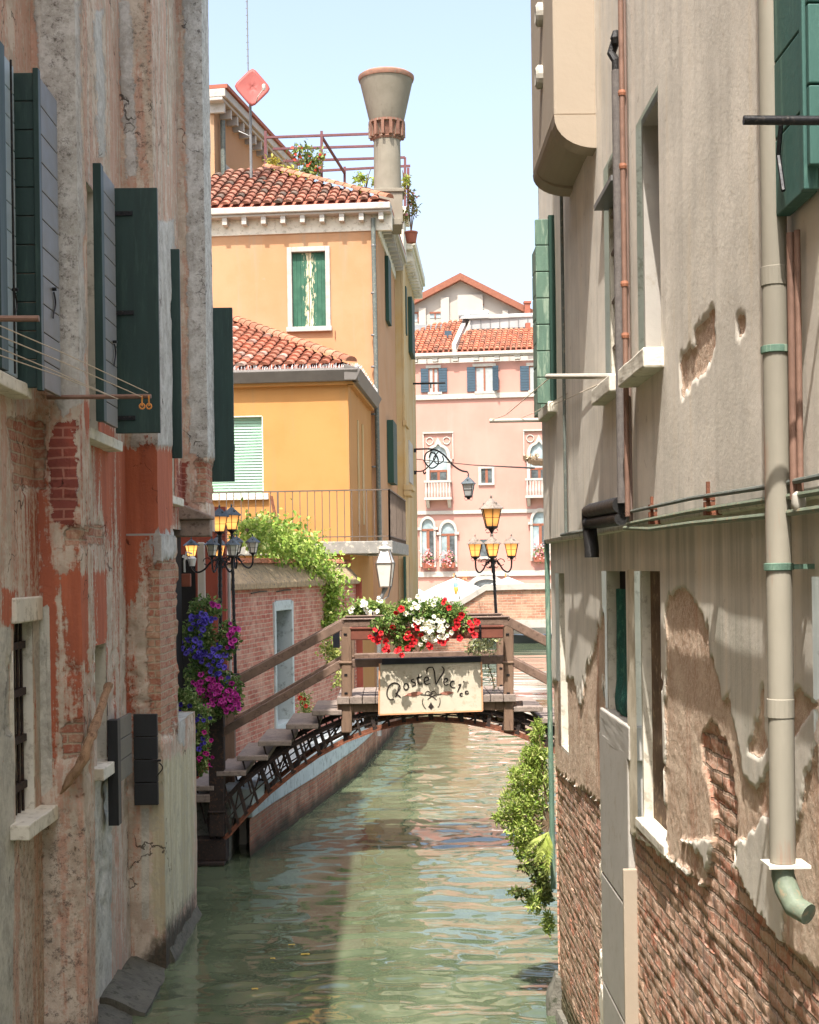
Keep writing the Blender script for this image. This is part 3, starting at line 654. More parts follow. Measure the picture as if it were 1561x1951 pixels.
def hook(parent, p, s=.12, axis='y'):
    m = MB(); q = []
    for i in range(14):
        t = i / 13; a = t * 4.2
        u = s * .45 * math.sin(a) * (1 - .4 * t); q.append(Vector(p) + Vector((0, u, -s * 1.5 * t) if axis == 'y' else (u, 0, -s * 1.5 * t)))
    m.tube(q, .006, 5); m.tube([Vector(p) + Vector((-.06, 0, .02)), Vector(p) + Vector((.02, 0, .02))], .012, 6); m.build('shutter_hook', 'iron', parent)
def sill(win, y0, y1, z, X=XL, proj=.13, th=.09, mat='stone'):
    m = MB(); m.box(X - .15, X + proj, y0 - .10, y1 + .12, z - th, z); return roughen(m.build('sill', mat, win, bevel=.008), 6, .006, 9)
# first floor windows, their boards
win, y0, y1, z0, z1 = lwin(W1, 0); sill(win, y0, y1 + .1, z0)
m = MB(); planks_y(m, -2.405, 8.90, 9.2, 4.97, 6.98, 11); m.box(-2.45, -2.38, 8.74, 8.895, 4.97, 7.0, 1); m.box(-2.46, -2.42, 9.21, 9.235, 4.97, 7.0, 1); l = m.build('shutter', ['shutter_sky_sheen', 'green_black'], lb, bevel=.004, label='shutter leaf folded open, sky sheen put into its pale bluish colour')
hook(l, (-2.39, 9.1, 5.5)); m = MB(); m.tube([(-2.37, 9.0, 4.97), (-2.37, 9.0, 6.95)], .008, 6); m.build('bolt_rod', 'iron', l)
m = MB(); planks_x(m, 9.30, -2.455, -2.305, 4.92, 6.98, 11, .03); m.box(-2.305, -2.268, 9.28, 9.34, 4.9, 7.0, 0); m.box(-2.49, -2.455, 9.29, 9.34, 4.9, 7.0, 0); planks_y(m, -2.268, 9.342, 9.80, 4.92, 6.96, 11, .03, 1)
l = m.build('shutter', ['green_black', 'shutter_grey_sheen'], lb, bevel=.004, label='dark green folding shutter with horizontal boards'); hook(l, (-2.26, 9.6, 5.6))
win, y0, y1, z0, z1 = lwin(W2, 4); sill(win, y0 - .05, y1 + .3, 4.86)
m = MB(); m.box(-2.30, -2.235, 11.10, 11.20, 4.89, 6.9, 1); planks_y(m, -2.238, 11.2, 11.66, 4.89, 6.88, 12); l = m.build('shutter', ['shutter_grey_sheen', 'green_black'], lb, bevel=.004, label='shutter leaf folded open, its grey sheen put into the colour'); hook(l, (-2.225, 11.5, 5.55))
m = MB(); m.box(-2.36, -1.98, 12.2, 12.24, 4.9, 7.0); l = m.build('shutter', 'green_black', lb, bevel=.004, label='plain dark green shutter leaf standing straight out')
for z in (5.03, 5.93, 6.78): m = MB(); m.box(-2.37, -2.19, 12.185, 12.199, z - .018, z + .018); [m.lathe([(.006, 0), (.008, .006), (.004, .008)], (-2.35 + .065 * i, 12.186, z), 6) for i in range(3)]; m.build('strap_hinge', 'iron', l)
win, y0, y1, z0, z1 = lwin(W3, 8); sill(win, y0, y1, z0 + .0, proj=.09)
m = MB(); m.box(-2.48, -2.105, 14.3, 14.34, 4.85, 6.95); m.build('shutter', 'green_black', lb, bevel=.004, label='black green shutter leaf seen edge on beyond the second flue')
lwin(W4, 8)
m = MB(); m.box(-2.24, -1.955, 17.66, 17.70, 4.82, 6.98); m.box(-2.25, -1.95, 17.70, 17.72, 5.2, 5.28, 0); l = m.build('shutter', 'green_black', lb, bevel=.004, label='dark green shutter standing out beyond the house corner')
# barred ground-floor window
win, y0, y1, z0, z1 = lwin(WB, 0, .3, 'dark_room', 'dark_room'); sill(win, y0 - .04, y1 + .06, 2.08, proj=.12, th=.10)
m = MB()
for i in range(5): y = y0 + .05 + (y1 - y0 - .1) * i / 4; m.tube([(XL - .07, y, z0), (XL - .07, y, z1)], .012, 6)
for i in range(4): z = z0 + .2 + .32 * i; m.box(XL - .11, XL - .05, y0, y1, z - .025, z + .025)
m.build('window_bars', 'black_iron', win)
m = MB(); m.box(XL - .1, XL + .035, y0 - .06, y1 + .16, z1, z1 + .17); m.build('lintel', 'stone', win, bevel=.012)
win, y0, y1, z0, z1 = lwin(WC, 4, .2, 'dark_room', 'dark_room'); sill(win, y0 - .1, y1 + .35, 2.1, proj=.10, th=.1)
# small black shutters low down
m = MB(); m.box(-2.46, -2.37, 12.15, 12.28, 1.55, 2.45); planks_y(m, -2.38, 12.3, 12.85, 1.9, 2.45, 3, .03, 1); l = m.build('shutter', ['shutter_black', 'shutter_grey_sheen'], lb, bevel=.004, label='narrow black shutter leaf standing at the low opening')
m = MB(); planks_x(m, 13.2, -2.43, -2.21, 1.55, 2.40, 4, .05); l = m.build('shutter', 'shutter_black', lb, bevel=.005, label='small black boarded shutter above the stone jamb'); hook(l, (-2.19, 13.15, 1.95), .09, 'x')
m = MB(); hp = [(PX(640 / 3.122 - 20 + 0, 1290, -2.45)), ]
# bleached timber brace against the wall
m = MB(); tb = [(207, 1306, 10.7), (201, 1320, 10.62), (193, 1350, 10.45), (181, 1382, 10.25), (172, 1410, 10.05), (159, 1442, 9.98), (146, 1470, 9.95), (130, 1492, 9.94), (118, 1512, 9.96)]; m.tube([PY(*q) for q in tb], [.032, .026, .03, .036, .032, .042, .036, .03, .008], 8); roughen(m.build('timber_brace', 'bleached_wood', lb, smooth=True), 2, .02, 9)
# plinth at the water
m = MB()
for i in range(13):
    ya = -6 + i * 1.25 if i < 11 else 7.75 + (i - 11); yb = ya + 1.24
ys = [2, 5, 8, 9.2, 10.1, 11.0, 11.9, 12.7, 13.5, 14.2, 14.9, 15.42]
for a, b in zip(ys, ys[1:]):
    xo = random.uniform(-.02, .02); zt = .0 + random.uniform(-.03, .04); zz = zt + .14; xi = -2.45 if a < 13.3 else -2.18
    m.extrude([(xi - .4, a, -.8), (-2.10 + xo, a, -.8), (-2.12 + xo, a, zt), (xi, a, zz), (xi - .4, a, zz)], (0, b - a - .012, 0))
roughen(m.build('plinth', 'wet_stone', lb, smooth=True), 5, .022, 5)
# recess of the entrance past the corner: beam, back wall, dark opening
m = MB(); m.box(-2.75, -2.14, 16.7, 16.9, 4.12, 4.32); m.extrude([(-2.75, 16.65, 4.32), (-2.75, 16.65, 4.62), (-2.12, 16.65, 4.36), (-2.12, 16.65, 4.32)], (0, .3, 0)); m.build('beam', 'grey_wood', lb, bevel=.015)
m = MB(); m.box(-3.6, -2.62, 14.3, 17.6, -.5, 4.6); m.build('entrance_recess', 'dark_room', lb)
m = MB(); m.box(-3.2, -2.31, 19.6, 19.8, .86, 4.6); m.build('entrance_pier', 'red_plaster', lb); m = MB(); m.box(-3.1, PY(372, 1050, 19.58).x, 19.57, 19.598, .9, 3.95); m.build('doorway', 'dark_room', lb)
m = MB(); m.box(-2.60, -2.50, 18.9, 18.95, 3.3, 4.1); m.build('door_curtain', 'awning', lb, bevel=.02)
m = MB(); c0 = PY(352, 1090, 15.6); m.tube([c0, c0 + Vector((0, -.02, .12)), c0 + Vector((.03, -.03, .22)), c0 + Vector((.09, -.05, .2))], .012, 6); 
m.build('lamp_bracket', 'white_paint', lb)
fl = thing('floodlight', 'small white floodlight on a curved arm over the restaurant entrance', 'lamp', tuple(PY(371, 1068, 15.5)))
m = MB(); p = PY(366, 1068, 15.5); m.lathe([(.03, -.06), (.045, 0), (.05, .02), (.02, .05)], p, 12); m.build('lamp_head', 'white_paint', fl)
m = MB(); m.beam(p + Vector((-.1, 0, .05)), p, .03, .03); m.build('lamp_arm', 'white_paint', fl)
m = MB(); p = PY(356, 1100, 15.4); m.box(p.x - .05, p.x + .05, p.y - .06, p.y, p.z - .1, p.z + .04); tag(m.build('alarm_box', 'brown_paint', None, bevel=.008), 'small red alarm box below the white floodlight', 'box')
# clothes lines of the left house
def clothes(name, label, rods, cords, rodmat, r):
    t = thing(name, label, 'clothesline', tuple(rods[0][0]))
    for a, b in rods: MB().tube([a, b], r, 8).build('rod', rodmat, t, smooth=True)
    for pts in cords: MB().tube(pts, .0035, 5).build('cord', 'cord', t)
    return t
a1, b1 = PX(92, 757, -2.40), PY(288, 755, 11.0); b1.y = a1.y + .6; b1 = PY(288, 755, 9.9); a1 = PY(90, 757, 10.0)
a0 = PY(-60, 607, 7.2); b0 = PY(75, 607, 7.2)
t = clothes('clothes_line', 'washing line of thin cords between two rusty rods below the dark shutters', [(a1, b1), (a0, b0)],
            [[PY(-20, 612, 7.2), PY(120, 672, 8.4), PY(282, 748, 9.9)], [PY(-20, 632, 7.2), PY(120, 690, 8.4), PY(272, 757, 9.9)], [PY(-20, 655, 7.2), PY(100, 705, 8.4), PY(218, 757, 9.9)], [PY(-20, 670, 7.2), PY(110, 715, 8.4), PY(225, 760, 9.9)]], 'copper_brown', .016)
m = MB()
for dx in (-7, 6):
    p = PY(278 + dx, 774, 9.88); m.tube([p + Vector((0, 0, .075)), p], .006, 6); m.tube([p + Vector((.018 * math.cos(a), 0, .018 * math.sin(a))) for a in [i * .7 for i in range(10)]], .006, 6)
m.build('pulley', 'brass', t)

# ------------------------------------------------------------------ RIGHT: the pale house in sun
XU, XD, YC = 1.26, 1.315, 11.9
rb = thing('pale_house', 'tall pale grey house in sun, its plaster fallen off above bare brick', 'building', (XU, 8, 0))
und = [[(1045, 1300), (1098, 1290), (1104, 1340), (1112, 1300), (1120, 1270), (1150, 1150), (1150, 1540), (1040, 1460)], [(1268, 1150), (1285, 1122), (1310, 1122), (1345, 1180), (1360, 1280), (1378, 1330), (1390, 1320), (1396, 1390), (1415, 1480), (1440, 1500), (1448, 1560), (1420, 1600), (1262, 1600)],
       [(1420, 1530), (1455, 1560), (1510, 1590), (1560, 1360), (1520, 1310), (1500, 1330), (1500, 1500), (1480, 1900), (1600, 1900), (1600, 1260), (1560, 1330)], [(1440, 1370), (1452, 1310), (1458, 1420), (1446, 1445), (1425, 1430)],
       [(1290, 690), (1318, 660), (1318, 630), (1358, 590), (1360, 650), (1345, 705), (1320, 725), (1296, 760)], [(1400, 605), (1420, 595), (1424, 632), (1404, 640)], [(1232, 1540), (1340, 1640), (1342, 1690), (1210, 1580)]]
brk = [[(1040, 1455), (1145, 1530), (1145, 2000), (1040, 2000)], [(1200, 1588), (1340, 1690), (1352, 1560), (1330, 1450), (1330, 1395), (1350, 1370), (1375, 1410), (1396, 1470), (1400, 1560), (1398, 1650), (1440, 1740), (1520, 1830), (1620, 1900), (1620, 2050), (1190, 2050)]]
stn = [[(1140, 1345), (1202, 1385), (1202, 2000), (1150, 2000)], [(1038, 1085), (1047, 1085), (1050, 1450), (1042, 1450)], [(1196, 1085), (1212, 1085), (1218, 1600), (1198, 1580)]]
stain_shade = [[(1180, 990), (1470, 930), (1600, 930), (1600, 1130), (1050, 1100), (1050, 1000)], [(1320, 1150), (1440, 1150), (1445, 1500), (1400, 1400)]]  # stain plus the shade band below the ledge, both put into the colour
def rfields(px, py, P, s, z):
    m1 = np.zeros((len(px), 4))
    m1[:, 0] = polyfield(px, py, und, 7); m1[:, 1] = polyfield(px, py, brk, 7); m1[:, 2] = polyfield(px, py, stn, 5); m1[:, 3] = polyfield(px, py, stain_shade, 60)
    nz = fbm(s * 14, z * 7, 33, 5) - .5; nv = fbm(s * 9, z * 1.6, 35, 4) - .5
    m1[:, 0] = np.clip(m1[:, 0] + (nz * 1.3 + nv * 1.0) * np.clip(5 * m1[:, 0] * (1 - m1[:, 0]), 0, 1), 0, 1); m1[:, 1] = np.clip(m1[:, 1] + nz * 1.5 * np.clip(5 * m1[:, 1] * (1 - m1[:, 1]), 0, 1), 0, 1)
    far = P[:, 1] < 4.2; m1[far] = 0
    return {'m1': m1}
def rdisp(P, s, z, fl):
    u = np.clip((fl['m1'][:, 0] - .45) / .1, 0, 1); b = np.clip((fl['m1'][:, 1] - .45) / .1, 0, 1)
    d = .012 * (fbm(s * 1.2, z * .9, 41) - .5) - np.maximum(.014 * u, .028 * b) + 0.006 * u * (fbm(s * 25, z * 25, 43, 4) - .5) + .010 * b * (fbm(s * 9, z * 14, 47, 4) - .5)
    row = np.floor(z / .068); fz = z / .068 - row; fs = (s / .22 + .5 * (row % 2)); fs = fs - np.floor(fs)
    jo = np.maximum(1 - np.minimum(fz, 1 - fz) / .12, 1 - np.minimum(fs, 1 - fs) / .07); d -= .007 * b * np.clip(jo, 0, 1); d += .007 * b * (_h(np.floor(s / .22 + .5 * (row % 2)), row, 77) - .5)
    return d
def RY(px, X): return PX(px, 1085, X).y
def rh(pl, pr, pt, pb, X):             # hole from the far/left, near/right, top and bottom pixel
    ya = PX(pr, pb, X).y; yb = PX(pl, pb, X).y
    return (ya, yb, PX(pl, pb, X).z, PX(pl, pt, X).z)
Y0R = 1.0
RW1 = rh(1218, 1262, 228, 702, XU); RW2 = rh(1155, 1186, 312, 742, XU); RW3 = (10.85, 11.45, 4.96, 6.35); RW4 = (3.2, 4.10, 4.80, 7.2)
LW1 = rh(1062, 1080, 1092, 1420, XD); LW2 = rh(1150, 1196, 1088, 1352, XD); LW3 = rh(1216, 1265, 1088, 1560, XD); LW4 = (3.6, 4.46, 2.4, 3.66)
ZS = 3.93
S = lambda h: (h[0] - Y0R, h[1] - Y0R, h[2], h[3])
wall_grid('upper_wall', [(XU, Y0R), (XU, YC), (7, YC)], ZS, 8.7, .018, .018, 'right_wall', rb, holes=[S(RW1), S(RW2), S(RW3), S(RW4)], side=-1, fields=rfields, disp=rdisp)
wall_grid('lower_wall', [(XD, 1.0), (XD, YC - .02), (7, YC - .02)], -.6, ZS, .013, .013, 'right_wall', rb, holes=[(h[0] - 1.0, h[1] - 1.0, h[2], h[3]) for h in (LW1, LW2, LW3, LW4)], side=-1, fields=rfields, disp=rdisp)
wall_grid('top_wall', [(XU, Y0R), (XU, YC), (7, YC)], 8.7, 11.5, .2, .2, 'right_wall', rb, side=-1, fields=rfields)
m = MB(); m.box(XU, 7, Y0R, YC, 11.45, 11.55); m.build('roof', 'grey_stone', rb)
m = MB(); m.box(XU + .012, XD + .1, 1.0, YC - .01, ZS - .03, ZS + .012); m.build('ledge', 'stone', rb, bevel=.01)
def rwin(h, X, deep=.22, back='dark_room', jamb='stone'):
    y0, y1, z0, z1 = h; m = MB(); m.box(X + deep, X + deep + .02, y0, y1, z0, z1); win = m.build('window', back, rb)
    m = MB(); q = X + .035
    m.box(q, X + deep, y0 - .04, y0, z0 - .04, z1 + .04); m.box(q, X + deep, y1, y1 + .04, z0 - .04, z1 + .04); m.box(q, X + deep, y0, y1, z1, z1 + .04); m.box(q, X + deep, y0, y1, z0 - .04, z0)
    m.build('reveal', jamb, win)
    return win
def rsill(win, h, X, proj=.10, th=.09, mat='stone', a=.06):
    y0, y1, z0, z1 = h; m = MB(); m.box(X - proj, X + .2, y0 - a, y1 + a, z0 - th, z0 + .004); roughen(m.build('sill', mat, win, bevel=.01), 6, .004, 9)
win = rwin(RW1, XU, .3, 'room_brown', 'white_stone'); rsill(win, RW1, XU)
m = MB(); y0, y1, z0, z1 = RW1; m.box(XU + .16, XU + .3, y0, y1, z1 - .14, z1 - .004); m.build('lintel', 'grey_wood', win)
win = rwin(RW2, XU, .14, 'green_shutter'); rsill(win, RW2, XU, .08)
m = MB(); y0, y1, z0, z1 = RW2
for i in range(16): m.box(XU + .06, XU + .09, y0, y1, z0 + .03 + i * .06, z0 + .078 + i * .06)
m.build('blind', 'green_shutter', win)
m = MB()
for z in (.25, .52, .8, 1.02): m.tube([(XU + .05, y0, z0 + z + .03), (XU + .045, (y0 + y1) / 2, z0 + z), (XU + .05, y1, z0 + z - .01)], .012, 6)
m.build('blind_rope', 'copper', win); m = MB(); m.box(XU - .05, XU + .1, y0 - .02, y1 + .05, z0 + 1.06, z0 + 1.09); m.build('canopy_board', 'zinc', win)
win = rwin(RW3, XU, .2, 'dark_room'); rsill(win, RW3, XU, .07, .08)
m = MB(); planks_y(m, XU - .03, 11.30, 11.85, 4.95, 6.32, 7, .04); m.build('shutter', 'verdigris', rb, bevel=.006, label='weathered blue green boarded shutter folded back at the far corner')
m = MB(); planks_x(m, 10.82, XU - .145, XU - .045, 4.95, 6.36, 7, .04); l = m.build('shutter', 'verdigris', rb, bevel=.005, label='weathered pale green shutter leaf standing out at the far window'); m = MB(); m.box(XU - .044, XU + .0, 10.80, 10.86, 4.97, 6.38); m.build('hinge_stile', 'green_shutter', l)
win = rwin(RW4, XU, .12, 'teal_paint')
m = MB(); planks_y(m, XU - .012, 4.12, 4.405, 4.78, 7.4, 11, .045); m.box(XU - .062, XU - .018, 4.085, 4.119, 4.78, 7.4); m.build('shutter', 'teal_paint', rb, bevel=.004, label='green board shutter folded flat beside the big downpipe')
m = MB(); planks_x(m, 4.045, XU - .055, XU + .5, 4.84, 7.4, 11, .03); m.build('shutter', 'teal_paint', rb, bevel=.004, label='green board shutter closing the top right window')
h = PX(1492, 300, XU - .07); m = MB(); m.tube([h + Vector((0, .01, .12)), h + Vector((0, .05, .02)), h + Vector((0, .015, -.06)), h + Vector((0, 0, -.1))], .007, 6); m.build('shutter_hook', 'iron', rb)
win = rwin(LW1, XD, .2, 'room_brown')
win = rwin(LW2, XD, .115, 'dark_room', 'stone'); y0, y1, z0, z1 = LW2; rsill(win, LW2, XD, .012, .19, 'white_stone', .09)
P_ = []; m = MB(); ny, nz = 24, 20
for i in range(ny + 1):
    for j in range(nz + 1):
        u = i / ny; vv = j / nz; bulge = .05 * max(0, 1 - abs(vv - .08) / .16)
        P_.append((XD + .075 + .022 * math.sin(u * 19 + vv * 2) * (.4 + .6 * vv) - bulge * math.sin(u * 3.1), y0 + u * (y1 - y0) * .93 + .01 * math.sin(vv * 6), z0 + .01 + vv * (z1 - z0 - .12)))
m.add(P_, [(i * (nz + 1) + j, (i + 1) * (nz + 1) + j, (i + 1) * (nz + 1) + j + 1, i * (nz + 1) + j + 1) for i in range(ny) for j in range(nz)]); m.build('curtain', 'green_cloth', win, smooth=True)
win = rwin(LW3, XD, .085, 'room_brown', 'stone'); rsill(win, LW3, XD, .01, .05, 'stone', .04)
win = rwin(LW4, XD, .2, 'dark_room', 'white_stone')
# stone water gate below the second window
ya, yb = PX(1199, 1450, XD).y, PX(1146, 1450, XD).y; m = MB(); zc = PX(1170, 1352, XD).z - .19
zz = [-.6, .35, 1.05, 1.75, zc]
for a, b in zip(zz, zz[1:]): m.box(XD - .012, XD + .2, ya, yb, a + .004, b)
m.build('stone_jamb', 'white_stone', rb, bevel=.012)
m = MB(); m.box(XD - .05, XD + .1, ya - .05, ya - .015, .1, 2.0); m.build('gate_post', 'breast_plaster', rb, bevel=.006)
m = MB(); m.extrude([(XD - .18, YC - .15, -.6), (XD - .07, YC - .15, .12), (XD - .012, YC - .15, .3), (XD + .3, YC - .15, .3), (XD + .3, YC - .15, -.6)], (0, .25, 0)); m.extrude([(XD - .13, 9.4, -.6), (XD - .02, 9.4, .06), (XD + .3, 9.4, .06), (XD + .3, 9.4, -.6)], (0, 2.3, 0)); roughen(m.build('plinth', 'dark_stone', rb, smooth=True), 6, .022, 5)
# chimney breast on corbels
yb0 = PX(1136, 250, XU).y; xb = PY(1056, 250, yb0).x; yb1 = yb0 + 1.30; zb = PY(1100, 220, yb0).z
m = MB(); m.box(xb, XU + .01, yb0, yb1, zb, 11.4); br = m.build('chimney_breast', 'breast_plaster', rb, bevel=.012)
def corb(ya, yb, drop):
    pts = [(XU + .01, ya, zb), (XU + .01, ya, zb - drop)]
    for i in range(9):
        a = i / 8 * math.pi / 2; pts.append((XU - (XU - xb) * math.sin(a), ya, zb - drop * math.cos(a) ** .9))
    MB().extrude(pts, (0, yb - ya, 0)).build('corbel', 'breast_plaster', br)
corb(yb0 - .012, yb0 + .16, .20); corb(yb0 + .16, yb1 - .2, .13); corb(yb1 - .2, yb1 + .006, .15)
m = MB()
for py in (28, 147):
    p = PX(1033, py, xb); m.M = Matrix.Translation(p) @ Matrix.Rotation(R(-90), 4, 'Y'); m.lathe([(.075, 0), (.075, .03), (.055, .045), (.02, .04)], (0, 0, 0), 16)
m.M = None; m.build('vent', 'awning', br)
# downpipe in front
m = MB(); yp = PX(1478, 900, XU - .06).y; xp = XU - .055; zt, zl = 7.6, PX(1488, 1640, xp).z
m.tube([(xp, yp, zt), (xp, yp, 5.0), (xp + .002, yp, 3.0), (xp, yp, zl)], .040, 20); dp = m.build('downpipe', 'pipe_taupe', rb, smooth=True); 
for z in (3.25, 4.6, 5.9): m = MB(); m.lathe([(.0405, -.03), (.0428, -.028), (.0428, .028), (.0405, .03)], (xp, yp, z), 20); m.build('pipe_joint', 'pipe_taupe', dp)
for py in (665, 1080):
    m = MB(); z = PX(1480, py, xp).z; m.lathe([(.041, -.012), (.046, -.01), (.046, .01), (.041, .012)], (xp, yp, z), 20); m.box(xp + .03, XU + .06, yp - .012, yp + .012, z - .008, z + .008)
    m.build('pipe_clamp', 'verdigris', dp)
m = MB(); m.box(xp - .055, xp + .075, yp - .05, yp + .06, zl - .012, zl - .002); m.build('pipe_shelf', 'stone', dp)
e = Vector((xp, yp, zl - .01)); m = MB(); m.tube([e, e + Vector((0, 0, -.03)), e + Vector((.006, -.02, -.07)), e + Vector((.02, -.06, -.115)), e + Vector((.05, -.10, -.13))], [.034, .036, .038, .036, .034], 14); m.build('pipe_elbow', 'pipe_green', dp, smooth=True)
m = MB(); y2 = PX(1510, 700, XU - .03).y; m.tube([(XU - .03, y2, PX(1505, 460, XU).z), (XU - .03, y2, PX(1510, 955, XU).z)], .013, 10); m.tube([(XU - .02, y2 - .035, PX(1505, 460, XU).z), (XU - .02, y2 - .035, PX(1510, 950, XU).z)], .010, 10); m.build('thin_pipe', 'copper_brown', rb, smooth=True)
m = MB(); p = PX(1522, 955, XU - .03); m.lathe([(.012, -.03), (.024, -.01), (.02, .02), (.008, .03)], p, 10); m.build('pipe_cap', 'awning', rb, smooth=True)
# copper pipes, lagged pipe, conduits
def vpipe(px, t, b, X, r, mat, nm='pipe', pyref=600):
    y = PX(px, pyref, X).y; m = MB(); m.tube([(X, y, PX(px, t, X).z), (X, y, PX(px, (t + b) / 2, X).z), (X, y, PX(px, b, X).z)], r, 12); return m.build(nm, mat, rb, smooth=True), y
vpipe(1197, -200, 995, XU - .03, .011, 'copper', 'copper_pipe'); o, yq = vpipe(1191, -200, 985, XU - .05, .014, 'copper_brown', 'copper_pipe')
m = MB()
for py in (165, 310, 540, 640): p = Vector((XU - .05, yq, PX(1191, py, XU - .05).z)); m.lathe([(.018, -.014), (.021, 0), (.018, .014)], p, 10)
m.build('pipe_joint', 'orange_rust', o)
o, yl = vpipe(1181, 120, 960, XU - .045, .026, 'lag_grey', 'lagged_pipe')
p = Vector((XU - .045, yl, PX(1181, 120, XU - .045).z)); m = MB(); m.tube([p, p + Vector((0, .0, .05)), p + Vector((-.02, .03, .1)), p + Vector((0, .03, .16))], .024, 8); m.lathe([(.02, .14), (.03, .17), (.015, .21)], p, 8); m.build('pipe_head', 'pipe_lag', o)
p0 = PX(1183, 962, XU - .05); p1 = PX(1122, 975, XU - .055); p2 = PX(1128, 1062, XU - .055)
m = MB(); m.tube([p0, p1 + Vector((0, -.1, .0)), p1, p1 + Vector((0, 0, -.06)), p2 + Vector((0, 0, .05)), p2], .045, 12); q = Vector((0, 0, -.075)); m.tube([p0 + q, p1 + q + Vector((0, -.1, 0)), p1 + q + Vector((-.02, -.06, 0))], .035, 10); m.build('lagged_elbow', 'pipe_lag', rb, smooth=True)
def hpipe(pts, r, mat, nm):
    MB().tube([PX(a, b, XU - .03) for a, b in pts], r, 8).build(nm, mat, rb, smooth=True)
hpipe([(1197, 976), (1320, 949), (1460, 928), (1700, 880)], .009, 'pipe_dark', 'conduit'); hpipe([(1197, 998), (1320, 974), (1460, 953), (1700, 915)], .010, 'pipe_green', 'conduit'); hpipe([(1190, 1006), (1240, 1008), (1320, 997), (1460, 983), (1700, 950)], .011, 'pipe_green', 'conduit')
hpipe([(1070, 1019), (1125, 1010)], .012, 'pipe_dark', 'conduit')
for px in (1242, 1349):
    m = MB()
    for py in (966, 980, 994): p = PX(px, py - (px - 1242) * .17, XU - .025); m.box(p.x - .012, XU + .03, p.y - .01, p.y + .03, p.z - .012, p.z + .012)
    m.box(p.x - .004, p.x + .01, p.y, p.y + .012, p.z - .01, p.z + .12); m.build('pipe_bracket', 'rust_iron', rb)
vpipe(1073, 330, 1020, XU - .03, .012, 'pipe_dark', 'pipe')
y = YC + .03; m = MB(); m.tube([(XU + .02, y, 9.0), (XU + .02, y, 5.8), (XU + .03, y, 3.9), (XU + .045, y, 1.0)], .022, 12); m.build('corner_downpipe', 'verdigris', rb, smooth=True)
# washing line of the right house and the awning bar
t = clothes('clothes_line', 'washing line on pale rods and loose cords beside the pale house', [(PX(1178, 717, XU), PY(1043, 717, 9.6)), (PX(1042, 800, XU), PY(933, 802, 11.6))],
            [[PY(1045, 722, 9.6), PY(965, 790, 11.2), PY(938, 800, 11.6)], [PY(1130, 722, 9.3), PY(1020, 785, 11.4), PY(984, 800, 11.6)], [PX(1180, 715, XU), PY(1040, 778, 11.2), PY(1030, 780, 11.3)]], 'awning', .017)
p0, p1 = PY(1417, 229, 3.9), PY(1640, 230, 3.9)
m = MB(); m.tube([p0, p1], .013, 10); tag(m.build('washing_rod', 'iron', None, smooth=True), 'dark metal bar sticking out across the green board shutters of the pale house', 'rod')
# ------------------------------------------------------------------ quay, garden wall
QX = [(-1.91, 18.45), (-1.69, 19.9), (-1.27, 22.1), (-.685, 25.8), (-.17, 30.8), (.06, 33.5), (.75, 44.5), (1.6, 60)]
def qx(Y): return float(np.interp(Y, [p[1] for p in QX], [p[0] for p in QX]))
qw = thing('quay_wall', 'low brick quay wall with a pale stone coping along the left bank behind the footbridge', 'wall', (-1.3, 22, 0))
wall_grid('brick_face', QX, -.6, .50, .12, .06, 'quay_brick', qw, disp=lambda P, s, z, fl: .02 * (fbm(s * 3, z * 5, 51) - .5) - .04 * np.clip((.2 - z) / .5, -.3, 1) * fbm(s * 2, z * 2, 55))
m = MB()
yy = list(np.arange(18.5, 46, 1.15))
for a, b in zip(yy, yy[1:]):
    xa, xb2 = qx(a), qx(b - .012); m.hexa([(xa - .45, a, .502), (xa + .03, a, .502), (xb2 + .03, b - .012, .502), (xb2 - .45, b - .012, .502)], [(xa - .45, a, .88), (xa + .025, a, .88), (xb2 + .025, b - .012, .88), (xb2 - .45, b - .012, .88)])
m.build('coping', 'coping_stone', qw, bevel=.015)
pts = [(x - .3, y) for x, y in QX]; m = MB(); m.extrude([(-30, 19.35, .86)] + [(-2.05, 19.35, .86)] + [(x, y, .86) for x, y in pts[1:]] + [(-30, 60, .86)], (0, 0, -1.4)); structure(m.build('pavement', 'pavement'))

gw = thing('garden_wall', 'old pink brick garden wall with a sloping mossy cap beside the footbridge steps', 'wall', (-1.4, 22, .86))
def gx(Y): return -2.31 + (Y - 20.0) * .2065
GP = [(gx(y), y) for y in (19.95, 22.1, 24, 25.8, 27.6)]
gc = [0]
for a, b in zip(GP, GP[1:]): gc.append(gc[-1] + math.hypot(b[0] - a[0], b[1] - a[1]))
def gs(Y): return float(np.interp(Y, [p[1] for p in GP], gc))
YW = 22.62
GWH = (gs(YW - .45), gs(YW + .45), 1.3, 3.08)
wall_grid('brick_face', GP + [(GP[-1][0] - .4, 27.6)], .86, 3.46, .06, .06, 'garden_brick', gw, holes=[GWH], disp=lambda P, s, z, fl: .016 * (fbm(s * 2.5, z * 2.5, 61) - .5) + .008 * (fbm(s * 12, z * 12, 62) - .5))
def gframe(Y):          # point on the garden wall and its outward normal
    x = gx(Y); d = Vector((.2065, 1, 0)).normalized(); return Vector((x, Y, 0)), d, Vector((d.y, -d.x, 0))
p, d, nn = gframe(YW); MM = Matrix((d, nn, Vector((0, 0, 1)))).transposed().to_4x4(); MM.translation = p
m = MB(MM); h0, h1 = -.45, .45; m.box(h0, h1, -.34, -.32, 1.3, 3.08); win = m.build('window', 'dark_room', gw)
m = MB(MM); m.box(h0 - .09, h0, -.32, .03, 1.2, 3.22); m.box(h1, h1 + .09, -.32, .03, 1.2, 3.22); m.box(h0, h1, -.32, .028, 3.08, 3.24); m.box(h0, h1, -.32, .03, 1.2, 1.3); m.build('frame', 'coping_stone', win, bevel=.01)
m = MB()
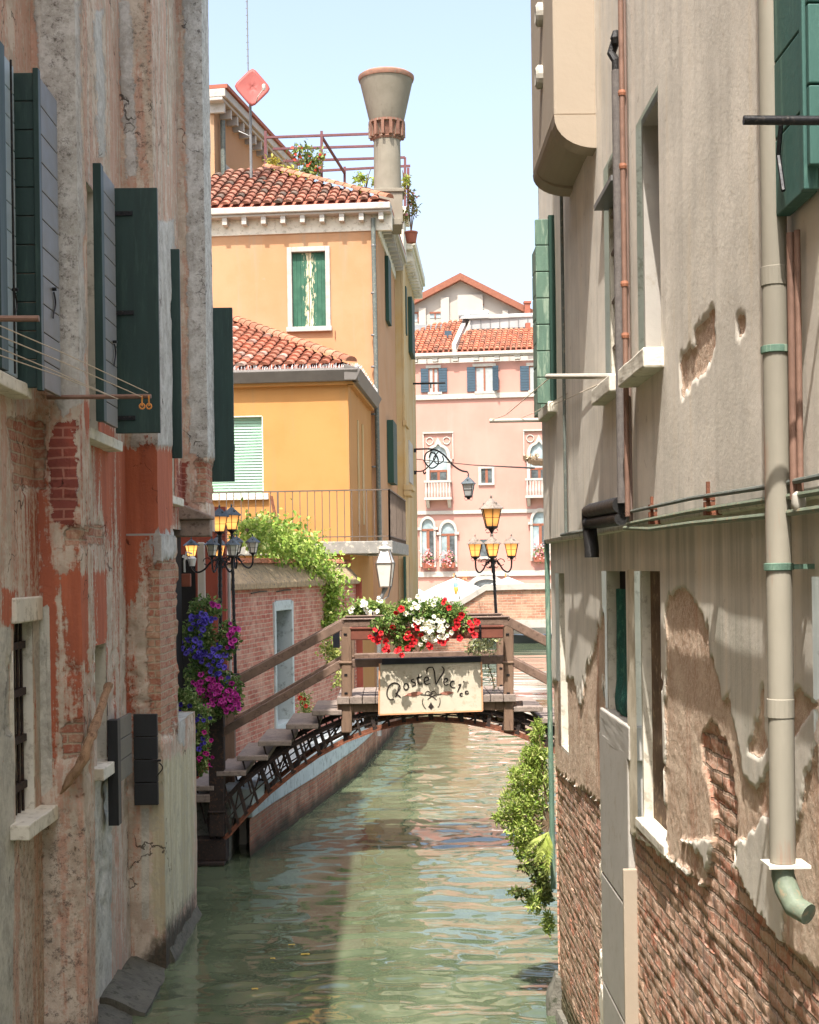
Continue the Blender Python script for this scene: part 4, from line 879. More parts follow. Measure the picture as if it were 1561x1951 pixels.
def capseg(Ya, Yb, mi=0):
    V = []
    for Y in (Ya, Yb):
        p, d, nn = gframe(Y)
        V.append([p + nn * .09 + Vector((0, 0, 3.44)), p + nn * .09 + Vector((0, 0, 3.53)), p - nn * .20 + Vector((0, 0, 3.86)), p - nn * .45 + Vector((0, 0, 3.5)), p - nn * .40 + Vector((0, 0, 3.44))])
    m.add(V[0] + V[1], [(0, 1, 2, 3, 4), (9, 8, 7, 6, 5)] + [(i, (i + 1) % 5, 5 + (i + 1) % 5, 5 + i) for i in range(5)])
yy = [19.95, 21.0, 22.1, 23.2, 24.3, 25.4, 26.5, 27.6]
for a, b in zip(yy, yy[1:]): capseg(a, b - .015)
m.build('cap', 'wattle', gw, bevel=.01)
m = MB()
for i in range(21):
    Y = 20.0 + i * .37; p, d, nn = gframe(Y); q = p - nn * .2 + Vector((0, 0, 3.83)); c = leafcols(1, C(190, 116, 88), C(176, 128, 102))[0]
    V = []
    for k2 in range(2):
        for a in range(7):
            an = math.pi * a / 6; r = .105 - .012 * k2; V.append(q + d * (.4 * k2) + nn * r * math.cos(an) + Vector((0, 0, r * .75 * math.sin(an) + .01 * k2)))
    m.add(V, [(a, a + 1, a + 8, a + 7) for a in range(6)] + [tuple(range(7))], 0, tuple(c))
m.build('ridge_tiles', 'tile', gw, attr=True, smooth=True)
p, d, nn = gframe(19.9); m = MB(); m.box(p.x - .06, p.x + .05, 19.82, 19.93, .86, 3.75); m.build('end_post', 'white_stone', gw, bevel=.01)
p, d, nn = gframe(27.6); m = MB(); m.box(p.x - .1, p.x + .12, 27.61, 27.8, .86, 3.5); m.build('end_pier', 'red_plaster', gw, bevel=.01)
m = MB()
for px, py in ((500, 1130), (552, 1133)): 
    p, d, nn = gframe(21.3 if px < 520 else 22.6); p = p + nn * .03 + Vector((0, 0, 3.38)); m.tube([p - d * .4, p + nn * .01 + Vector((0, 0, .02)), p + d * .4 + Vector((0, 0, .02))], .01, 5)
m.build('cable', 'dark_cord', gw)

# ------------------------------------------------------------------ roofs of curved tiles
def tile_roof(name, parent, A, U, V, poly, tw=.2, tl=.34, c1=C(204, 120, 92), c2=C(176, 128, 102), c3=C(112, 84, 70), p3=.10, lift=.05, under='terracotta'):
    """A: eave corner, U: unit vector along the eave, V: unit vector up the slope; poly in (u, v)"""
    A, U, V = Vector(A), Vector(U).normalized(), Vector(V).normalized(); N = U.cross(V).normalized()
    if N.z < 0: N = -N
    m = MB(); m.extrude([A + U * u + V * v - N * .03 for u, v in poly], -N * .06); m.build('roof_deck', under, parent)
    m = MB(); us = [p[0] for p in poly]; vs = [p[1] for p in poly]; n = 0
    nu = int((max(us) - min(us)) / tw); nv = int((max(vs) - min(vs)) / (tl * .8)) + 1
    UU, VV = np.meshgrid(min(us) + (np.arange(nu) + .5) * tw, min(vs) + np.arange(nv) * tl * .8 + .02, indexing='ij')
    ok = polyfield(UU.ravel() * 100, (VV.ravel() + tl * .5) * 100, [[(a * 100, b * 100) for a, b in poly]], 1) > .5
    cols = leafcols(len(ok), c1, c2, c3, p3)
    for k2, (u, v) in enumerate(zip(UU.ravel(), VV.ravel())):
        if not ok[k2]: continue
        u += random.uniform(-.012, .012); v += random.uniform(-.025, .025); L = []
        for dv, r, hgt in ((0, tw * .40, lift + .012), (tl, tw * .33, lift * .35)):
            for a in range(6):
                an = math.pi * a / 5; L.append(A + U * (u + r * math.cos(an)) + V * (v + dv) + N * (hgt + r * .72 * math.sin(an) - .02))
        m.add(L, [(a, a + 1, a + 7, a + 6) for a in range(5)] + [(0, 1, 2, 3, 4, 5)], 0, tuple(cols[k2]))
    return m.build(name, 'tile', parent, attr=True, smooth=True)
def hip_tiles(name, parent, a, b, r=.12, tl=.38):
    a, b = Vector(a), Vector(b); d = (b - a).normalized(); s = d.cross(Vector((0, 0, 1))).normalized(); u = s.cross(d); m = MB()
    for i in range(int((b - a).length / (tl * .88))):
        c = leafcols(1, C(152, 100, 78), C(144, 112, 88))[0]; V = []
        for dv, rr in ((0, r), (tl, r * .82)):
            for k2 in range(7):
                an = math.pi * k2 / 6; V.append(a + d * (i * tl * .88 + dv) + s * rr * math.cos(an) + u * rr * .8 * math.sin(an))
        m.add(V, [(k2, k2 + 1, k2 + 8, k2 + 7) for k2 in range(6)] + [tuple(range(7))], 0, tuple(c))
    return m.build(name, 'tile', parent, attr=True, smooth=True)

# ------------------------------------------------------------------ the yellow house
NS = Vector((.075, .997, 0)).normalized()
PM = Plane(-.28, 33, 6); C0 = PM.c
PS = Plane(-.28, 33, -85.7)
yh = thing('yellow_house', 'tall pale yellow house with a white framed green shuttered window and a flared chimney', 'building', (-.28, 33, .9))
wl, wt = PM.loc(556, 481); wr, wb = PM.loc(622, 622)
ZE = PM.loc(700, 440)[1]; ZC = PM.loc(727, 398)[1]
pl = C0 - PM.t * 6.5; pe = C0 + NS * 5.6
wall_grid('wall', [(pl.x, pl.y), (C0.x, C0.y), (pe.x, pe.y)], .8, ZC, .15, .15, 'yellow_plaster', yh, holes=[(6.5 + wl, 6.5 + wr, wb, wt)], disp=lambda P, s, z, fl: .012 * (fbm(s, z, 71) - .5))
m = MB(PM.M()); m.box(wl, wr, -.16, -.13, wb, wt); win = m.build('window', 'dark_room', yh)
ol, ot = PM.loc(547, 472); orr, ob = PM.loc(631, 631)
m = MB(PM.M()); m.box(ol, wl, -.16, .05, wb, ot); m.box(wr, orr, -.16, .05, wb, ot); m.box(wl, wr, -.16, .05, wt, ot); m.box(ol - .03, orr + .03, -.16, .09, ob, wb); m.build('frame', 'white_stone', win, bevel=.01)
for sgn in (0, 1):
    a, b = (wl + .01, (wl + wr) / 2 - .006) if sgn == 0 else ((wl + wr) / 2 + .006, wr - .01); m = MB(PM.M()); nb = 4
    for i in range(nb): m.box(a + (b - a) * i / nb, a + (b - a) * (i + 1) / nb - .004, -.10, -.06, wb + .01, wt - .01)
    o = m.build('shutter', 'flaky_green', yh); me = o.data; at = me.attributes.new('m1', 'FLOAT_COLOR', 'POINT'); xs = np.array([(PM.M().inverted() @ v.co).x for v in me.vertices]); f = 1 - np.abs(xs - (wl + wr) / 2) / ((wr - wl) / 2)
    at.data.foreach_set('color', np.stack([f * .5, f, f, f], 1).astype(np.float32).ravel())
m = MB(PM.M())
for px, y in ((541, 632), (639, 630)): a, b = PM.loc(px, y); m.tube([(a, .02, b), (a, .02, b - .2)], .008, 5)
m.build('shutter_stay', 'rust_iron', yh)
def cornice(parent, M_, x0, x1, z0, z1, proj, nd, mat='white_stone', frieze=None, dw=.11):
    m = MB(M_); h = z1 - z0
    m.box(x0, x1, -.1, proj, z1 - h * .40, z1); m.box(x0, x1, -.1, proj * .82, z1 - h * .56, z1 - h * .40); cr = m.build('cornice', mat, parent, bevel=.02)
    for i in range(nd):
        m = MB(M_); x = x0 + (x1 - x0) * (i + .5) / nd; m.box(x - dw / 2, x + dw / 2, -.1, proj * .75, z0, z1 - h * .56); m.build('dentil', mat, cr)
    if frieze: m = MB(M_); m.box(x0, x1, -.1, .035, frieze, z0 - .002 + h * .44); m.build('frieze', 'stone', cr)
zc0, zc1 = PM.loc(700, 424)[1], PM.loc(700, 393)[1]
cornice(yh, PM.M(), -6.5, .36, zc0, zc1, .36, 15, frieze=ZE)
cornice(yh, PS.M(), -.0, 5.6, zc0, zc1, .34, 12, frieze=ZE)
m = MB(PM.M()); a, zt = PM.loc(712, 418); b, zb2 = PM.loc(718, 1045)
m.tube([(a, .10, zt), (a + .02, .10, (zt + zb2) / 2), (a + .05, .10, zb2)], .055, 10); o = m.build('downpipe', 'pipe_dark', yh, smooth=True)
m = MB(PM.M())
for y in (470, 560, 640, 700, 790, 890): q, z = PM.loc(713, y); m.lathe([(.058, -.02), (.064, 0), (.058, .02)], (q, .10, z), 10)
m.build('pipe_joint', 'zinc', o)
def sshut(P_, px0, px1, y0, y1, parent, out=.06, mat='green_shutter', lab=None):
    """shutter pair or leaf on an oblique wall"""
    (a, za), (b, zb_) = P_.loc(px0, y0), P_.loc(px1, y1); m = MB(P_.M()); m.box(a, b, .005, out, zb_, za); return m.build('shutter', mat, parent, label=lab)
sshut(PS, 733, 740, 487, 622, yh, .09); sshut(PS, 737, 746, 800, 925, yh, .16)
# roof of the yellow house
E0 = PM.hit(738, 386); ez = zc1 + .03; A = C0 + PM.t * .35 - PM.n * .33 + Vector((0, 0, ez - C0.z)); A.z = ez
apex = PY(505, 322, 36.2); vdir = Vector((0, 0, 0)); dn = (apex - A).dot(PM.n); dz = apex.z - ez; V_ = (PM.n * dn + Vector((0, 0, dz))).normalized(); sl_ = math.hypot(dn, dz); uap = (apex - A).dot(PM.t)
tile_roof('roof_tiles', yh, A, PM.t, V_, [(-7, 0), (0, 0), (uap, sl_), (uap - .8, sl_ * .98), (uap - 1.9, sl_ * .6), (-7, .8)], tw=.25, tl=.40, c1=C(150, 98, 80), c2=C(134, 102, 86), c3=C(96, 82, 72), p3=.14)
hip_tiles('hip_tiles', yh, A + Vector((0, 0, .06)), apex + Vector((0, 0, .06)))
m = MB(); A2 = A + NS * 5.5; m.extrude([A, apex, apex + NS * 3, A2], (0, 0, -.08)); m.build('roof_back', 'terracotta', yh)
p = PY(505, 355, 35.2); m = MB(); m.tube([p + Vector((0, -.3, -.02)), p + Vector((0, .3, .05))], .10, 12); m.tube([p + Vector((0, -.31, -.02)), p + Vector((0, -.29, -.02))], .07, 12, 1); m.build('roof_vent', ['terracotta', 'dark_room'], yh, smooth=True)
# chimney
cb = PY(741, 368, 34.2); ch = MB(); sc = 34.2 / F_PX; Zp = lambda y: PY(741, y, 34.2).z
ch.box(cb.x - .32, cb.x + .33, 33.9, 34.6, Zp(430), Zp(372)); ch.box(cb.x - .36, cb.x + .37, 33.86, 34.64, Zp(372), Zp(365)); 
ch.box(cb.x - .52, cb.x + .30, 33.7, 34.7, ez - .3, Zp(425))
chm = ch.build('chimney', 'chimney_plaster', yh, bevel=.015)
cc = PY(738, 300, 34.25); m = MB(); m.lathe([(.335, Zp(366)), (.325, Zp(320)), (.32, Zp(266))], (cc.x, 34.25, 0), 28); m.build('shaft', 'chimney_plaster', chm, smooth=True)
m = MB(); m.lathe([(.33, Zp(268)), (.355, Zp(264)), (.33, Zp(262)), (.36, Zp(246)), (.38, Zp(238)), (.44, Zp(236)), (.44, Zp(232)), (.38, Zp(231))], (cc.x, 34.25, 0), 28)
for i in range(14):
    a = 2 * math.pi * i / 14; x, y = cc.x + .395 * math.cos(a), 34.25 + .395 * math.sin(a); m.M = Matrix.Translation((x, y, 0)) @ Matrix.Rotation(a, 4, 'Z'); m.box(-.05, .05, -.035, .035, Zp(262), Zp(236)); m.M = None
m.build('collar', 'chimney_brick', chm)
m = MB(); m.lathe([(.40, Zp(233)), (.43, Zp(226)), (.645, Zp(152)), (.60, Zp(150)), (.56, Zp(160))], (cc.x, 34.25, 0), 32); m.build('flared_pot', 'chimney_plaster', chm, smooth=True)
m = MB(); m.lathe([(.655, Zp(154)), (.675, Zp(150)), (.675, Zp(146)), (.60, Zp(142)), (.3, Zp(140))], (cc.x, 34.25, 0), 32); m.build('rim', 'old_terracotta', chm, smooth=True)

# ------------------------------------------------------------------ ochre house further along the canal
PO0 = C0 + NS * 5.62 + Vector((.16, 0, 0)); PO = Plane(PO0.x, PO0.y, -85.9)
oh = thing('ochre_house', 'narrow ochre house side in shade past the yellow house, with stepped stone bands', 'building', (PO0.x, PO0.y, .9))
NO = PO.t; pe = PO0 + NO * 6.8
zo = PO.loc(762, 470)[1]
m = MB(); m.extrude([(PO0.x, PO0.y, .8), (pe.x, pe.y, .8), (pe.x - 4, pe.y + .3, .8), (PO0.x - 2, PO0.y, .8)], (0, 0, 12.1)); m.build('wall', 'ochre_plaster', oh)
cornice(oh, PO.M(), 1.2, 7.1, 12.35, 13.05, .34, 13, mat='stone'); m = MB(PO.M()); m.box(-.02, 1.2, -.3, .1, 12.2, 13.3); m.box(-.05, 1.3, -.3, .2, 13.3, 13.55); m.build('parapet', 'stone', oh, bevel=.02)
m = MB(PO.M()); m.box(0, 1.0, .0, .07, .9, 12.2); m.box(-.04, 1.05, .0, .12, 7.6, 7.75); m.box(-.04, 1.05, 0, .2, 5.7, 5.85); m.box(-.06, 1.1, 0, .26, 5.85, 6.0); m.build('pilaster', 'ochre_plaster', oh, bevel=.015)
sshut(PO, 767, 770, 545, 640, oh, .1); sshut(PO, 777, 784, 565, 685, oh, .12); sshut(PO, 738, 746, 810, 900, oh, .0) if False else None
m = MB(PO.M()); (a, z1), (b, z0) = PO.loc(778, 838), PO.loc(786, 925); m.box(a, b, -.02, .03, z0, z1); m.build('window', 'white_stone', oh)
m = MB(PO.M()); (a, z1), (b, z0) = PO.loc(770, 1060), PO.loc(779, 1140); m.box(a, b, -.02, .04, .9, z1); m.build('door', 'green_shutter', oh)
m = MB(PO.M()); a, z = PO.loc(787, 731); m.tube([(a, .0, z), (a, 1.0, z)], .03, 6); m.tube([(a, .55, z), (a, .55, z - .15)], .02, 6); m.build('iron_bracket', 'iron', oh)

# ------------------------------------------------------------------ the yellow annex with its balcony
PA = Plane(-.84, 28.0, 6); A0 = PA.c; PB = Plane(-.84, 28.0, -85.7)
an = thing('yellow_annex', 'deep yellow low house with orange tiled roof, green roller blind and a long balcony', 'building', (-.84, 28, .9))
pl = A0 - PA.t * 4.2; pe = A0 + NS * 4.9; zg = PA.loc(660, 735)[1]
hl, ht = PA.loc(440, 795); hr, hb = PA.loc(501, 940)
hl -= .5
wall_grid('wall', [(pl.x, pl.y), (A0.x, A0.y), (pe.x, pe.y)], .8, zg + .1, .15, .15, 'annex_plaster', an, holes=[(4.2 + hl, 4.2 + hr, hb, ht)], disp=lambda P, s, z, fl: .010 * (fbm(s, z, 75) - .5))
m = MB(PA.M()); nsl = 26
for i in range(nsl):
    a = hb + (ht - hb) * i / nsl; b = hb + (ht - hb) * (i + 1) / nsl; m.extrude([(hl, -.12, a), (hl, -.085, a + .004), (hl, -.10, b - .004), (hl, -.12, b - .004)], (hr - hl, 0, 0))
win = m.build('window', 'roller', an); m = MB(PA.M()); m.box(hr, hr + .02, -.13, .004, hb, ht); m.box(hl, hr, -.13, .004, ht, ht + .02); m.box(hl, hr + .12, -.13, .08, hb - .12, hb); m.build('frame', 'stone', win)
m = MB(PB.M())
for p0, p1, yt in ((680, 685, 800), (689, 694, 808)):
    (a, z1), (b, z0) = PB.loc(p0, yt), PB.loc(p1, 1000); m.box(a, b, .002, .02, z0, z1)
m.build('window', 'ochre_plaster', an)
zgt = PA.loc(680, 706)[1]; zgb = PA.loc(680, 727)[1]
m = MB(PA.M()); gx = .22
m.extrude([(-4.4, -.05, zgb), (-4.4, .20, zgb), (-4.4, .30, zgt - .02), (-4.4, .30, zgt), (-4.4, -.05, zgt + .1)], (4.4 + gx, 0, 0)); 
m.M = PB.M(); m.extrude([(-.28, -.05, zgb), (-.28, .18, zgb), (-.28, .28, zgt - .02), (-.28, .28, zgt), (-.28, -.05, zgt + .1)], (4.9, 0, 0)); m.build('gutter', 'gutter_grey', an, bevel=.01)
m = MB(PA.M()); m.box(-4.4, .1, -.02, .12, zgb - .06, zgb); m.M = PB.M(); m.box(-.1, 4.6, -.02, .10, zgb - .06, zgb - .003); m.build('soffit', 'annex_plaster', an)
m = MB(PA.M())
for i in range(150):
    x = -3.6 + i * .0255 + random.uniform(-.008, .008); m.tube([(x, .12, zgt), (x + random.uniform(-.03, .03), .12 + random.uniform(-.06, .08), zgt + random.uniform(.10, .15))], .004, 3, cap=False)
m.M = PB.M()
for i in range(120):
    x = -.2 + i * .037; m.tube([(x, .16, zgt), (x + random.uniform(-.03, .03), .2 + random.uniform(-.03, .06), zgt + .12)], .004, 3, cap=False)
m.build('bird_spikes', 'clear_spike', an)
A = A0 + PA.t * .08 - PA.n * .10 + Vector((0, 0, 0)); A.z = zgt + .10; apex = PM.hit(440, 612, -.05)
dn = (apex - A).dot(PA.n); dz = apex.z - A.z; V_ = (PA.n * dn + Vector((0, 0, dz))).normalized(); sl_ = math.hypot(dn, dz); uap = (apex - A).dot(PA.t)
tile_roof('roof_tiles', an, A, PA.t, V_, [(-4.5, 0), (0, 0), (uap, sl_), (-4.5, sl_)], tw=.24, tl=.42, c1=C(160, 96, 74), c2=C(152, 104, 84), c3=C(164, 136, 122), p3=.12)
hip_tiles('hip_tiles', an, A + Vector((0, 0, .07)), apex + Vector((0, 0, .07)), .13)
m = MB(); m.extrude([A, apex, apex + PM.t * .3, A0 + NS * 4.9 + Vector((.2, 0, A.z - .02))], (0, 0, -.06)); m.build('roof_side', 'terracotta', an)
# balcony
B0 = PY(748, 1030, 27.0); bt = PA.t; zs = B0.z; L = 4.4
bal = MB(); q = [B0 - bt * L, B0, B0 + NS * 4.8, B0 + NS * 4.8 - bt * 1.0, A0 + Vector((0, .1, zs - 0)), B0 - bt * L + PA.n * 1.1]
q = [Vector((v.x, v.y, zs)) for v in q]; bal.extrude([q[0], q[1], q[2], q[3], q[4], q[5]], (0, 0, -.24)); bo = bal.build('balcony', 'slab_concrete', an, bevel=.015)
zr = PY(748, 932, 27.0).z; m = MB()
I = -PA.n * -.06
def rail(a, b, n, mb, side=False):
    a, b = Vector(a), Vector(b)
    mb.beam(a + Vector((0, 0, zr)), b + Vector((0, 0, zr)), .035, .025); mb.beam(a + Vector((0, 0, zs + .09)), b + Vector((0, 0, zs + .09)), .025, .02)
    for i in range(n + 1):
        p = a + (b - a) * i / n; big = (i % 15 == 0); r_ = .034 if big else .015; mb.beam(p + Vector((0, 0, zs)), p + Vector((0, 0, zr)), r_, r_, up=Vector((0, 1, 0)))
z0v = lambda v: Vector((v.x, v.y, 0))
ra, rb_, rc = z0v(B0 - bt * (L - .05) + PA.n * .06), z0v(B0 - bt * .06 + PA.n * .06), z0v(B0 + NS * 4.7 - bt * .06)
rail(ra, rb_, 30, m); rl = m.build('railing', 'rail_grey', bo); m = MB(); rail(rb_, rc, 40, m); m.build('railing', 'rail_grey', bo)
m = MB(); p = PY(517, 945, 27.05); p2 = PY(530, 1010, 27.05); m.tube([p, p2], .03, 6); m.build('rusty_bar', 'rust_iron', bo)
m = MB(); p = PY(628, 1050, 27.9); m.box(p.x - .16, p.x + .14, 27.2, 28.0, p.z - .10, zs - .245); m.box(p.x + .75, p.x + .95, 27.4, 28.0, p.z - .10, zs - .245); m.build('bracket', 'slab_concrete', bo, bevel=.02)
m = MB(PA.M()); a, z = PA.loc(655, 1060); m.box(a - .1, a + .0, .002, .06, .9, 3.6); m.build('door_frame', 'annex_plaster', an)

# ------------------------------------------------------------------ higher yellow house behind
bh = thing('apricot_house', 'apricot yellow house standing higher behind the yellow house, its white cornice sloping away', 'building', (-4.5, 37, .9))
Pn, Pf = Vector((-4.45, 36.6, 0)), Vector((-3.15, 43.2, 0)); zt = 15.9
m = MB(); m.extrude([(Pn.x, Pn.y, .9), (Pf.x, Pf.y, .9), (Pf.x - 4, Pf.y, .9), (Pn.x - 4, Pn.y, .9)], (0, 0, zt - .9)); m.build('wall', 'yellow_plaster', bh)
dd = (Pf - Pn).normalized(); MBk = Matrix((dd, Vector((dd.y, -dd.x, 0)), Vector((0, 0, 1)))).transposed().to_4x4(); MBk.translation = Pn
cornice(bh, MBk, -.3, 6.9, zt - .42, zt + .12, .4, 13); m = MB(MBk); m.box(-.3, 6.9, -4, .46, zt + .12, zt + .22); m.build('roof', 'terracotta', bh)
m = MB(MBk); m.tube([(.35, .12, zt - .5), (.35, .12, 12.4), (1.0, .3, 12.1)], .07, 8); m.build('downpipe', 'pipe_dark', bh, smooth=True)
m = MB(MBk); m.box(.7, 1.3, -.1, .05, 12.7, 14.4); m.build('window', 'white_stone', bh); m = MB(MBk); m.box(2.4, 3.1, -.05, .04, 12.6, 13.6); m.build('window', 'slate_shutter', bh)

# antenna with dish
sd = thing('satellite_dish', 'red tilted square satellite dish on a tall thin roof mast', 'satellite dish', tuple(PY(479, 340, 35)))
m = MB(); m.tube([PY(479, 345, 35), PY(477, 200, 35)], .035, 8); m.tube([PY(477, 205, 35), PY(473, 130, 35), PY(470, -60, 35)], .016, 6)
for i in range(12): p = PY(472.5 - i * .25, 120 - i * 13, 35); m.tube([p + Vector((-.03, 0, 0)), p + Vector((.03, 0, 0))], .010, 4)
m.tube([PY(455, 250, 35.1), PY(482, 262, 35)], .015, 5); m.build('mast', 'zinc', sd)
c = PY(481, 168, 34.7); m = MB(); V = []; n = 32; rings = 6; ax = Vector((.12, -.97, .16)).normalized(); ex = Vector((1, .2, 0)).normalized(); ex = (ex - ax * ex.dot(ax)).normalized(); ey = ax.cross(ex)
V.append(c - ax * 0)
for r in range(1, rings + 1):
    for i in range(n):
        a = 2 * math.pi * i / n; ro = 1 / (abs(math.cos(a)) ** 7 + abs(math.sin(a)) ** 7) ** (1 / 7); ro *= .36 * r / rings; aa = a + R(42)
        V.append(c + ex * ro * math.cos(aa) * .92 + ey * ro * math.sin(aa) * 1.06 + ax * .03 * (r / rings) ** 2)
Fs = [(0, 1 + i, 1 + (i + 1) % n) for i in range(n)] + [(1 + (r - 1) * n + i, 1 + (r - 1) * n + (i + 1) % n, 1 + r * n + (i + 1) % n, 1 + r * n + i) for r in range(1, rings) for i in range(n)]
m.add(V, Fs); o = m.build('dish', 'dish_paint', sd, smooth=True, recalc=False); md = o.modifiers.new('thick', 'SOLIDIFY'); md.thickness = .02
m = MB(); m.tube([PY(486, 200, 34.75), PY(492, 184, 34.4), PY(502, 170, 34.3)], .012, 5); m.lathe([(.03, -.05), (.045, 0), (.05, .08), (.02, .1)], PY(503, 168, 34.3), 10); m.build('receiver_arm', 'grey_stone', sd)

# roof terrace frame
pg = thing('pergola', 'thin purple brown iron frame of a roof terrace behind the chimney', 'pergola', tuple(PY(640, 350, 38)))
Yp = 38.0; m = MB()
for x, y0, y1, Y in ((506, 250, 340, 38), (613, 250, 350, 38), (657, 318, 360, 40), (772, 300, 400, 40), (778, 320, 400, 38)): m.beam(PY(x, y1, Y), PY(x, y0, Y), .07, .07, up=Vector((0, 1, 0)))
pp = m.build('post', 'pergola_paint', pg); m = MB()
for x0, y0, x1, y1, Y in ((508, 262, 740, 254, 38), (520, 284, 760, 277, 39), (540, 307, 772, 300, 39.5), (600, 326, 782, 316, 40)): m.beam(PY(x0, y0, Y), PY(x1, y1, Y), .06, .06)
m.beam(PY(613, 260, 38), PY(657, 330, 40), .06, .06); m.build('cross_bar', 'pergola_paint', pg)
def shrub(name, label, cat, c, rx, ry, rz, n, c1, c2, size, group=None, flower=None, stems=5, pot=None):
    t = thing(name, label, cat, tuple(c - Vector((0, 0, rz))), group); P = rng.normal(size=(n, 3)) * .42
    cl = rng.normal(size=(max(3, n // 60), 3)) * .5; P = P * .45 + cl[rng.integers(0, len(cl), n)]
    P = P * np.array([rx, ry, rz]) + np.array(c); leaf_mesh('foliage', P, size, leafcols(n, c1, c2), 'leaf', t)
    m = MB()
    for i in range(stems): q = Vector(c) + Vector((random.uniform(-rx, rx) * .6, random.uniform(-ry, ry) * .5, random.uniform(0, rz) * .7)); m.tube([Vector(c) - Vector((0, 0, rz)), (Vector(c) + q) / 2 + Vector((0, 0, -.2 * rz)), q], .012, 5)
    m.build('stem', 'bark', t)
    if pot: mm = MB(); mm.lathe([(pot * .75, -pot * 1.4), (pot, 0), (pot * 1.08, .01), (pot * 1.08, .05), (pot * .9, .05)], c - Vector((0, 0, rz)), 14); mm.build('pot', 'terracotta', t, smooth=True)
    if flower:
        k = min(flower[1], n // 8); Q = P[rng.integers(0, n, k)] + rng.normal(size=(k, 3)) * size * .4 + np.array([0, -size * .6, 0]); leaf_mesh('flowers', Q, flower[2], leafcols(k, flower[0], flower[0]), 'petal', t, aspect=.9)
    return t
G1, G2 = C(96, 124, 58), C(150, 164, 84)
shrub('roof_plant', 'bushy roof terrace shrub with small red flowers beside the middle iron post', 'plant', PY(588, 315, 37.6), .42, .3, .62, 520, C(88, 110, 66), G2, .14, flower=(C(206, 84, 66), 40, .09))
shrub('roof_plant', 'low yellow green plant behind the tiled roof ridge near the left iron post', 'plant', PY(530, 318, 37.2), .45, .3, .3, 380, C(150, 150, 62), C(190, 176, 84), .13)
shrub('roof_plant', 'potted light green plant just left of the chimney shaft', 'plant', PY(697, 338, 36.5), .28, .2, .34, 240, C(120, 146, 60), C(170, 180, 84), .13, pot=.12)
shrub('roof_plant', 'trailing plant in a box on the cornice right of the chimney base', 'plant', PY(783, 408, 36.0), .28, .2, .5, 320, C(96, 112, 62), C(160, 150, 84), .11, flower=(C(206, 130, 150), 30, .07), pot=.16)
shrub('roof_plant', 'small climbing plant on the iron post right of the chimney', 'plant', PY(770, 345, 37.8), .14, .12, .4, 150, C(120, 146, 60), C(180, 170, 90), .11)
# ------------------------------------------------------------------ the pink palace across the water
PP = Plane(1.2, 80, 8); pm = PP.M()
pp_ = thing('pink_palace', 'pink palace with pointed arch windows, slate blue shutters, white balconies and tiled roof', 'building', (1.2, 80, 1))
xL, xR = PP.loc(775, 900)[0], PP.loc(1330, 900)[0]; zE = PP.loc(900, 690)[1]
m = MB(pm); m.box(xL, xR, -9, 0, .9, zE); m.build('wall', 'pink_plaster', pp_)
za, zb3 = PP.loc(900, 688)[1], PP.loc(900, 672)[1]; cornice(pp_, pm, xL, xR, za - .0, zb3, .45, 14, dw=.3)
for y, h, pr in ((750, .28, .12), (972, .2, .1), (1088, .3, .12)): z = PP.loc(900, y)[1]; m = MB(pm); m.box(xL, xR, -.05, pr, z - h, z); m.build('string_course', 'white_stone', pp_)
A = PP.hit(775, 674) - PP.n * .4; A.z = zb3 + .05
V_ = (PP.n * 4.6 + Vector((0, 0, 2.05))).normalized(); xe = PP.loc(862, 640)[0] - PP.loc(775, 640)[0]; xg = xe + .28
tile_roof('roof_tiles', pp_, A, PP.t, V_, [(0, 0), (xe, 0), (xe + .25, 7), (xe - 1.9, 6.0), (0, 4.6)], tw=.30, tl=.6, c1=C(166, 98, 72), c2=C(156, 114, 90), c3=C(130, 92, 74), lift=.07)
tile_roof('roof_tiles', pp_, A, PP.t, V_, [(xg, 0), (xR - xL, 0), (xR - xL, 4.6), (xg + .2, 4.6)], tw=.30, tl=.6, c1=C(166, 98, 72), c2=C(156, 114, 90), c3=C(130, 92, 74), lift=.07)
m = MB(); q = A + PP.t * (xe + .02) ; m.extrude([q + Vector((0, 0, .05)), q + PP.t * .24 + Vector((0, 0, .05)), q + PP.t * .5 + V_ * 7.2, q + PP.t * .24 + V_ * 7.2], (0, 0, .35)); m.build('fire_wall', 'white_stone', pp_)
top = A + V_ * 4.75
m = MB(); o_ = top + PP.t * (xg + .4); zz = PP.hit(950, 612, 5).z; m.extrude([o_, o_ + PP.t * 6, o_ + PP.t * 6 + Vector((0, 0, zz - o_.z)), o_ + Vector((0, 0, zz - o_.z))], PP.n * 3); 
rt = m.build('roof_room', 'sheet_roof', pp_); m = MB()
for i in range(9): x = o_ + PP.t * (.1 + i * .55) - PP.n * .05; m.beam(x, x + Vector((0, 0, zz - o_.z - .05)), .04, .04, up=Vector((0, 1, 0)))
m.build('panel_joint', 'zinc', rt); m = MB(); o2 = o_ + Vector((0, 0, zz - o_.z)); m.hexa([o2 - PP.t * .6 - PP.n * .2, o2 + PP.t * 6, o2 + PP.t * 6 + Vector((0, 0, .12)), o2 - PP.t * .5 + Vector((0, 0, .12)) - PP.n * .2], [o2 - PP.t * .6 + PP.n * 2.2 + Vector((0, 0, .5)), o2 + PP.t * 6 + PP.n * 2.2 + Vector((0, 0, .5)), o2 + PP.t * 6 + PP.n * 2.2 + Vector((0, 0, .62)), o2 - PP.t * .5 + PP.n * 2.2 + Vector((0, 0, .62))]); m.build('roof_sheet', 'sheet_roof', rt)
m = MB(); p = PP.hit(903, 600, 6.5); m.tube([p - PP.t * .9, p + PP.t * .9], .28, 10); m.build('skylight', 'grey_glass', rt, smooth=True)
